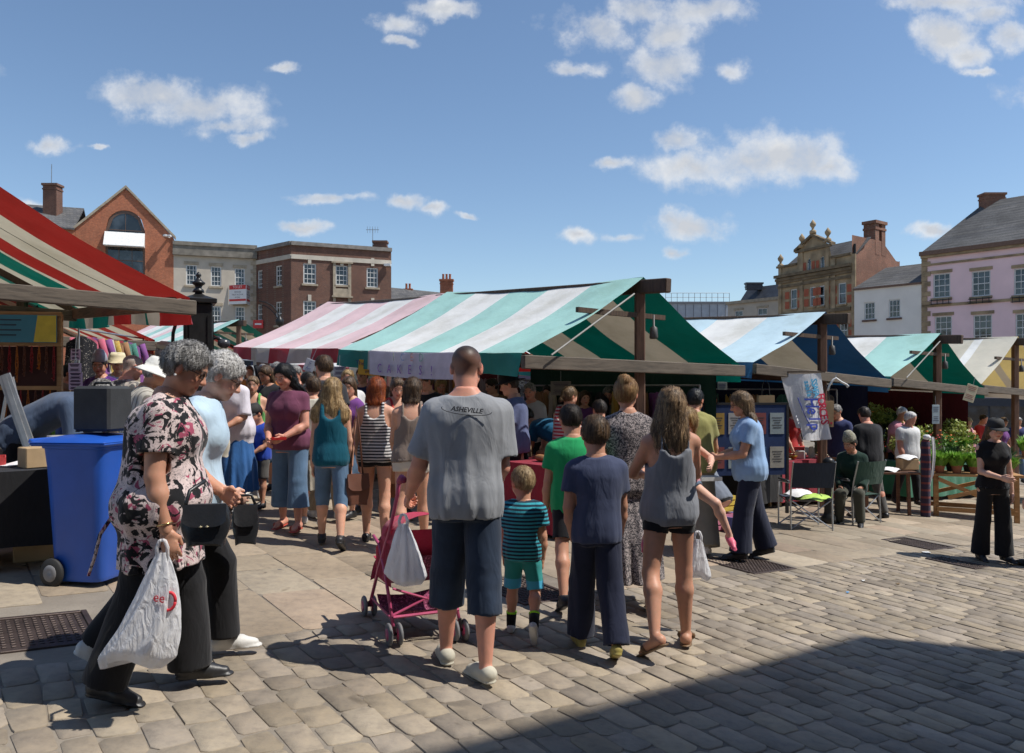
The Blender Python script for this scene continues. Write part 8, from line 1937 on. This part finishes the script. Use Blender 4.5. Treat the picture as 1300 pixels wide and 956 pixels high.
hw = world(teal, teal['hand'][1]); handbag('brown shoulder bag between the blonde girl and the red haired girl', (hw.x+.06, hw.y-.02, hw.z-.0), .22, .28, .12, PL('chestnut leather', (.13, .05, .03), .5, bmp=.2), R(30), [(-.06, 0, 0), (-.03, 0, .35), (.0, 0, .62), (.03, 0, .35), (.06, 0, 0)], False)
hw = world(pais, pais['hand'][-1]); handbag('tan and brown handbag carried low by the patterned dress woman', (hw.x-.0, hw.y-.10, hw.z-.24), .17, .26, .10, PL('tan suede', (.22, .14, .08), .8), R(10), [(-.04, 0, 0), (0, 0, .26), (.04, 0, 0)], False)
def simple_held():
    hw = world(pur, pur['hand'][-1]); o = good('tray', PL('red purse', (.45, .02, .02), .4), (hw.x+.03, hw.y-.05, hw.z+.01), .3, .38, 'small red purse held by the plum t-shirt woman', None, 'purse')
    hw = world(blu, blu['hand'][-1]); good('tray', PL('white carton', (.6, .6, .58), .7), (hw.x-.02, hw.y-.05, hw.z-.22), .2, .62, 'white tray carried by the light blue blouse woman', None, 'tray')
    hw = world(blu, blu['hand'][1]); c_ = carrier('translucent paper bag hanging from the arm of the blue blouse woman', (hw.x-.02, hw.y+.02, hw.z-.08), .2, .32, .09, None, 5)
    hw = world(pho, pho['hand'][-1]); m = MB(); m.box((0, 0, 0), (.06, .012, .11), bev=.005); o = m.build('phone', PL('red phone', (.7, .03, .06), .4)); o.location = (hw.x, hw.y, hw.z+.03); o.rotation_euler = (0, R(-20), 0); tag(o, 'small red phone held up under the green stall', 'phone')
    # bracelet and necklace, pearl earring
    s, el, wr, ua, fa = w1['arm'][1]; m = MB(); cpt = V3(wr-fa*.03); fav = V3(fa); a = fav.orthogonal().normalized(); b = fav.cross(a); m.tube([cpt+(a*math.cos(i*math.pi/9)+b*math.sin(i*math.pi/9))*.036 for i in range(19)], .0035, 6); m.build('bracelet', PL('gold', (.75, .55, .25), .25, metal=1), w1['root'], smooth=True)
    m = MB(); m.lathe([(0, -.007), (.006, -.003), (.006, .003), (0, .007)], V3(w1['hp'](.385, -.05, .30)), 8); m.build('earring', PL('pearl', (.75, .72, .68), .2), w1['root'], smooth=True)
    m = MB(); r = w1['root']; b0 = V3(surf(w1, 'blouse', .03, -.02)); m.tube([b0, b0+Vector((0, -.05, -.08)), b0+Vector((.01, -.07, -.18)), b0+Vector((0, -.10, -.27))], [.010, .009, .008, .007], 6); m.build('tie_strap', fb('floral jersey', (.62, .50, .48)), r, smooth=True)
    m = MB(); hp = old['hp']; m.tube([V3(hp(.62*math.sin(a)*.55, .30+.30*math.cos(a*.5)-.05, -.18-.42*math.cos(a*.5))) for a in [(-1+i/8)*2.4 for i in range(17)]], .006, 6); m.build('necklace', PL('pearl', (.75, .72, .68), .2), old['root'], smooth=True)
    # belt straps of rucksack and print on the man's back
    J = man; B = J['B']; o = J['o']; MT = J['MT']; c = surf(J, 't_shirt', 0, .262)+MT @ npv((0, -.006, 0)); x = MT @ npv((1, 0, 0)); y = MT @ npv((0, -.12, 1)); ink = PL('faded print', (.05, .052, .06), .8, bmp=0)
    y0 = npv((0, 0, 1)); x = npv((1, 0, -.10)); Mp = frame_M(V3(c), V3(x), V3(y)); text('ASHEVILLE', .036, Mp, ink, 'lettering', J['root'], ext=.001, shear=.2, bold=.001)
    m = MB(); m.tube([Mp @ Vector((.135*math.cos(q), .026*math.sin(q), .001)) for q in [math.pi*i/14 for i in range(13, 29)]], .0022, 5); m.build('print_outline', ink, J['root'])
    # black bra strap on the grey vest woman
    J = mum; B = J['B']; o = J['o']; MT = J['MT']; m = MB(); m.tube([V3(surf(J, 'body', x, z)+MT @ npv((0, -.003, 0))) for x, z in ((-.042, .285), (-.040, .26), (-.030, .235), (-.018, .21))], .007, 6); m.build('dark_strap', BLKI, J['root'], smooth=True)
    # socks of the toddler
    for sd in (-1, 1):
        hip, kn, an, fd, up = tod['leg'][sd]; d = (kn-an)/np.linalg.norm(kn-an); m = MB(); m.tube([V3(an-d*.01), V3(an+d*.075)], [.030, .034], 12); s_ = m.build('sock', fb('black sock', (.012, .012, .012)), tod['root'], smooth=True)
        m = MB(); m.tube([V3(an+d*.075), V3(an+d*.088)], [.0350, .0352], 12); m.build('cuff', PL('lime cuff', (.35, .75, .03), .8), s_, smooth=True)
simple_held()
# the carried child's other shoe and hand follow its own body; balloon of clear plastic by her leg
def bag_clear():
    p = P(886, 696, 5.45); carrier('small clear plastic bag hanging beside the carried child', (p.x, p.y, p.z+.06), .17, .26, .09, None, 8)
bag_clear()
def pushchair():
    g = G(527, 800); t = thing('pushchair', 'pink folding pushchair with a white carrier bag on its handle', 'pushchair', g, R(24)); pk = PL('pink enamel', (.45, .07, .16), .35); pr = fb('crimson pushchair cloth', (.42, .02, .06), bmp=.3); dk = fb('dark mesh', (.12, .02, .05), pat_speckle((.40, .10, .20), 45, .55))
    def gr(x, y): a = R(24); return -SL*(x*math.cos(a)-y*math.sin(a))
    whl = {}
    for sx in (-1, 1):
        x = sx*.21
        m = MB(); m.tube([(x, .34, .10), (x, .10, .40), (x, -.16, .68), (x, -.33, .92), (x, -.37, 1.02)], .012, 8); m.build('handle_tube', pk, t, smooth=True)
        m = MB(); m.tube([(x, -.37, 1.0), (x, -.42, 1.03), (x, -.47, 1.02)], .019, 8); m.build('grip', PL('dark pink foam', (.28, .05, .12), .8), t, smooth=True)
        m = MB(); m.tube([(x, -.25, .10), (x, -.05, .40), (x, .10, .55), (x, .24, .58)], .011, 8); m.build('rear_leg', pk, t, smooth=True)
        m = MB(); m.tube([(x, -.22, .15), (x, .30, .16)], .008, 6); m.build('side_rail', pk, t)
        for y in (-.26, .36):
            for q in (-.032, .032):
                m = MB(); z = gr(x+q, y)+.068; m.lathe([(0, -.012), (.040, -.012), (.060, -.010), (.067, -.004), (.067, .004), (.060, .010), (.040, .012), (0, .012)], (x+q, y, z), 18, M=Matrix.Rotation(R(90), 3, 'Y')); w = m.build('wheel', PL('grey rubber', (.16, .16, .165), .7), t, smooth=True)
                m = MB(); m.lathe([(0, -.015), (.036, -.014), (.036, .014), (0, .015)], (x+q, y, z), 14, M=Matrix.Rotation(R(90), 3, 'Y')); m.build('hub', pk, w, smooth=True)
            m = MB(); m.tube([(x-.035, y, gr(x, y)+.068), (x+.035, y, gr(x, y)+.068)], .009, 6); m.tube([(x, y, gr(x, y)+.068), (x, y, .12)], .010, 6); m.build('axle', BLKI, t)
    m = MB(); m.tube([(-.21, -.23, .18), (.21, -.23, .34)], .008, 6); m.build('cross_brace', pk, t); m = MB(); m.tube([(.21, -.23, .18), (-.21, -.23, .34)], .008, 6); m.build('cross_brace', pk, t); m = MB(); m.tube([(-.21, -.24, .17), (.21, -.24, .17)], .010, 6); m.build('rear_bar', pk, t)
    def sheet(nm, f, mat): q = MB(); q.grid(f, 10, 12); q.grid(lambda u, v: tuple(npv(f(1-u, v))+npv((0, .010, -.004))), 10, 12); q.build(nm, mat, t, smooth=True)
    sheet('seat_back', lambda u, v: (-.20+.40*u, -.02-.26*v+.04*math.sin(math.pi*u)*-1, .36+.34*v-.02*math.sin(math.pi*v)), pr)
    sheet('seat', lambda u, v: (-.20+.40*u, -.02+.30*v, .40+.04*v-.03*math.sin(math.pi*u)), pr)
    sheet('hood', lambda u, v: (-.215*math.cos(math.pi*u), -.27+.30*v, .60+.18*math.sin(math.pi*u)**.7*(1-.15*v)), pr)
    sheet('shopping_basket', lambda u, v: (-.19+.38*u, -.20+.42*v, .20-.075*math.sin(math.pi*v)**.6-.02*math.sin(math.pi*u)), dk)
    sheet('side_panel', lambda u, v: (.212, -.20+.36*u, .34+.34*v*(1-.55*u)), pr)
    sheet('footmuff', lambda u, v: (-.20+.40*u, .16+.20*v, .44-.18*v*v+.05*math.sin(math.pi*u)), fb('magenta print', (.45, .04, .14), pat_speckle((.12, .01, .04), 30, .55)))
    sheet('back_pocket', lambda u, v: (-.17+.34*u, -.045-.19*v-.03*math.sin(math.pi*u), .33+.20*v), dk)
    sheet('side_panel', lambda u, v: (-.212, -.20+.36*u, .34+.40*v*(1-.55*u)), pr)
    return t, g
pt_, pg_ = pushchair()
a = R(24); gx = lambda x, y, z: (pg_.x+x*math.cos(a)-y*math.sin(a), pg_.y+x*math.sin(a)+y*math.cos(a), pg_.z+z)
carrier('white plastic carrier bag hanging from the pushchair handle', gx(-.20, -.42, .76), .24, .34, .18, None, 4, tilt=(.02, 0))
# jacket on the seated woman's chair
g = g2; m = MB(); m.grid(lambda u, v: (-.20+.40*u, .0-.03*math.sin(u*9)-.02*v, 0-.95*v+.03*math.sin(u*5)), 14, 12); m.grid(lambda u, v: (.20-.40*u, .03-.02*v, 0-.95*v+.03*math.sin(u*5)), 14, 12)
# ================================================================ the denser crowd between and behind the stalls
TOPC = [('white', (.62, .62, .62)), ('red', (.42, .03, .03)), ('navy', (.03, .04, .12)), ('black', (.015, .015, .018)), ('grey', (.22, .22, .23)), ('pale blue', (.34, .48, .62)), ('pink', (.58, .25, .32)), ('cream', (.52, .48, .38)), ('green', (.05, .20, .08)), ('orange', (.60, .20, .04)), ('purple', (.16, .05, .22)), ('beige', (.36, .30, .22)), ('turquoise', (.04, .34, .38)), ('brown', (.15, .08, .04))]
HN = [('dark', 'dark'), ('brown', 'brown'), ('lbrown', 'light brown'), ('blonde', 'blonde'), ('grey', 'grey'), ('white', 'white'), ('black', 'black')]
CR = [  # u, depth, facing, height, sex, top index, hair index, style, where
 (250, 13.5, 200, 1.70, 'm', 4, 0, 'short', 'right of the black pillar'), (268, 12.0, 150, 1.62, 'f', 6, 2, 'bob', 'between the pillar and the white haired lady'), (345, 10.6, 170, 1.66, 'f', 3, 1, 'long', 'behind the small boy in the cap'),
 (352, 12.5, 190, 1.72, 'm', 9, 4, 'short', 'under the left corner of the pink canopy'), (378, 11.5, 160, 1.68, 'm', 7, 4, 'short', 'beyond the plum t-shirt woman'), (392, 10.2, 30, 1.60, 'f', 1, 0, 'bob', 'left of the charcoal t-shirt man'),
 (441, 10.4, 200, 1.66, 'f', 0, 3, 'pony', 'between the charcoal t-shirt man and the red haired girl'), (449, 9.0, 160, 1.58, 'f', 10, 1, 'long', 'just left of the red haired girl'), (462, 12.5, 175, 1.72, 'm', 2, 0, 'short', 'below the yellow sign'),
 (502, 9.2, 185, 1.60, 'f', 1, 1, 'bob', 'between the red haired girl and the taupe vest woman'), (545, 10.6, 160, 1.70, 'm', 3, 1, 'short', 'left of the grey t-shirt man under the banner'), (560, 12.6, 200, 1.66, 'f', 5, 3, 'long', 'behind the neck of the grey t-shirt man'),
 (512, 13.2, 200, 1.68, 'm', 0, 4, 'short', 'deep in the pink stall above the taupe vest woman'), (628, 12.6, 150, 1.70, 'm', 13, 0, 'short', 'deep in the green stall right of the man'), (640, 14.2, 210, 1.64, 'f', 6, 2, 'long', 'far back under the green canopy left side'),
 (700, 13.5, 170, 1.68, 'm', 3, 0, 'short', 'far back behind the striped top woman'), (742, 12.2, 200, 1.60, 'f', 10, 1, 'bob', 'behind the navy boy in the stall shade'), (776, 12.5, 160, 1.70, 'm', 4, 4, 'short', 'behind the stall post in the shade'),
 (826, 12.4, 190, 1.66, 'f', 3, 6, 'short', 'behind the grey vest woman in the shade'), (845, 14.5, 200, 1.70, 'm', 7, 4, 'short', 'deep under the blue canopy'), (868, 13.2, 170, 1.60, 'f', 13, 0, 'bob', 'behind the yellow top woman'),
 (938, 12.6, 190, 1.66, 'm', 3, 0, 'short', 'just beyond the blue blouse woman'), (1000, 13.6, 200, 1.64, 'f', 1, 1, 'long', 'behind the white flag'), (1066, 13.2, 150, 1.68, 'm', 2, 4, 'short', 'behind the coat hanger'),
 (1103, 11.8, 20, 1.66, 'm', 3, 0, 'short', 'behind the seated woman'), (1140, 15.0, 200, 1.70, 'm', 6, 5, 'short', 'behind the low table under the green awning'), (1152, 13.8, 190, 1.62, 'm', 0, 5, 'short', 'left of the plaid wrapped post'),
 (1190, 18.0, 170, 1.66, 'f', 9, 2, 'bob', 'far back above the potted plants'), (1206, 19.0, 200, 1.70, 'm', 4, 0, 'short', 'far back right of the pale blue notice'), (1226, 17.4, 150, 1.60, 'f', 6, 3, 'long', 'far back behind the cap of the girl in black'),
 (1246, 20.0, 190, 1.70, 'm', 1, 0, 'short', 'far back right of the girl in black'), (1268, 18.6, 210, 1.66, 'f', 10, 1, 'bob', 'far back under the cream canopy left'), (1290, 20.5, 170, 1.70, 'm', 2, 4, 'short', 'far back at the right edge'),
 (108, 12.0, 170, 1.64, 'f', 3, 1, 'long', 'beside the lilac notices'), (66, 10.6, 160, 1.58, 'f', 13, 0, 'bob', 'behind the bead display'), (140, 12.5, 200, 1.72, 'm', 2, 0, 'short', 'behind the person in purple robe'),
 (172, 12.8, 150, 1.66, 'f', 11, 4, 'short', 'above the white sun hat'), (218, 11.5, 190, 1.70, 'm', 3, 1, 'short', 'left of the black pillar'), (232, 14.5, 200, 1.60, 'f', 12, 3, 'bob', 'far behind the floral woman'),
 (282, 16.0, 180, 1.70, 'm', 8, 0, 'short', 'far left of the white haired lady'), (316, 15.0, 200, 1.64, 'f', 9, 2, 'long', 'far behind the small boy in the cap'), (334, 18.0, 190, 1.72, 'm', 0, 4, 'short', 'far back below the pink canopy corner'), (362, 15.5, 170, 1.66, 'f', 1, 0, 'bob', 'far back above the plum t-shirt woman'),
 (408, 14.0, 190, 1.70, 'm', 5, 1, 'short', 'far back above the charcoal t-shirt man'), (428, 16.0, 200, 1.64, 'f', 7, 2, 'long', 'far back near the grey notice'), (484, 16.0, 170, 1.70, 'm', 4, 0, 'short', 'far back right of the yellow sign'), (530, 16.5, 190, 1.64, 'f', 3, 6, 'bob', 'far back below the paper banner'),
 (584, 16.0, 200, 1.70, 'm', 11, 4, 'short', 'far back behind the head of the man'), (654, 17.0, 170, 1.66, 'f', 0, 3, 'long', 'far back left of the black brimmed hat'), (724, 16.5, 190, 1.70, 'm', 2, 0, 'short', 'far back above the striped top woman'), (800, 17.0, 200, 1.66, 'f', 1, 1, 'bob', 'far back above the patterned dress woman'),
 (905, 16.0, 180, 1.70, 'm', 0, 4, 'short', 'far back above the display boards'), (965, 16.5, 190, 1.64, 'f', 8, 2, 'long', 'far back left of the flag'), (1045, 17.5, 200, 1.70, 'm', 4, 0, 'short', 'far back right of the flag'), (1085, 17.0, 170, 1.66, 'f', 7, 3, 'bob', 'far back above the knitted hat'), (1118, 18.5, 190, 1.72, 'm', 3, 1, 'short', 'far back left of the low table')]
rc = random.Random(11)
BOT = [navt, blkt, denim, fb('beige chino', (.30, .25, .18)), fb('grey short cloth', (.09, .085, .08))]
for i, (u, Y, fc, h_, sx, ti, hi_, stl, where) in enumerate(CR):
    tn, tc_ = TOPC[ti]; hn, hl_ = HN[hi_]; kind = 'tank' if (sx == 'f' and i % 4 == 1) else 'tee'
    a1, a2 = rc.uniform(-8, 25), rc.uniform(-8, 25); f1, f2_ = rc.choice([(20, 10), (70, 20), (12, 64), (8, 16)])
    person(f"{hl_} haired {'man' if sx == 'm' else 'woman'} in {tn} top {where}", ly(u, Y), fc+rc.uniform(-25, 25), H=h_, sex=sx, lod=2 if Y < 13.5 else 3, skin=rc.choice(['light', 'tan', 'red', 'fair']), fat=rc.uniform(.95, 1.3), lean=rc.uniform(0, 8), head=(rc.uniform(4, 24), fc+rc.uniform(-40, 40), 0) , L=(a1, 8, a1+f1, -6), Rr=(a2, 8, a2+f2_, -6),
           hair=(stl, HC_[hn]), top=(kind, fb('crowd top '+tn, tc_), .02, -.05, .6 if i % 3 else 1.8), bottom=(('trousers', BOT[i % 5], .016, 1.95) if i % 5 != 2 or sx == 'm' else ('skirt', BOT[i % 5], .014, .3)), shoes=(bks,))
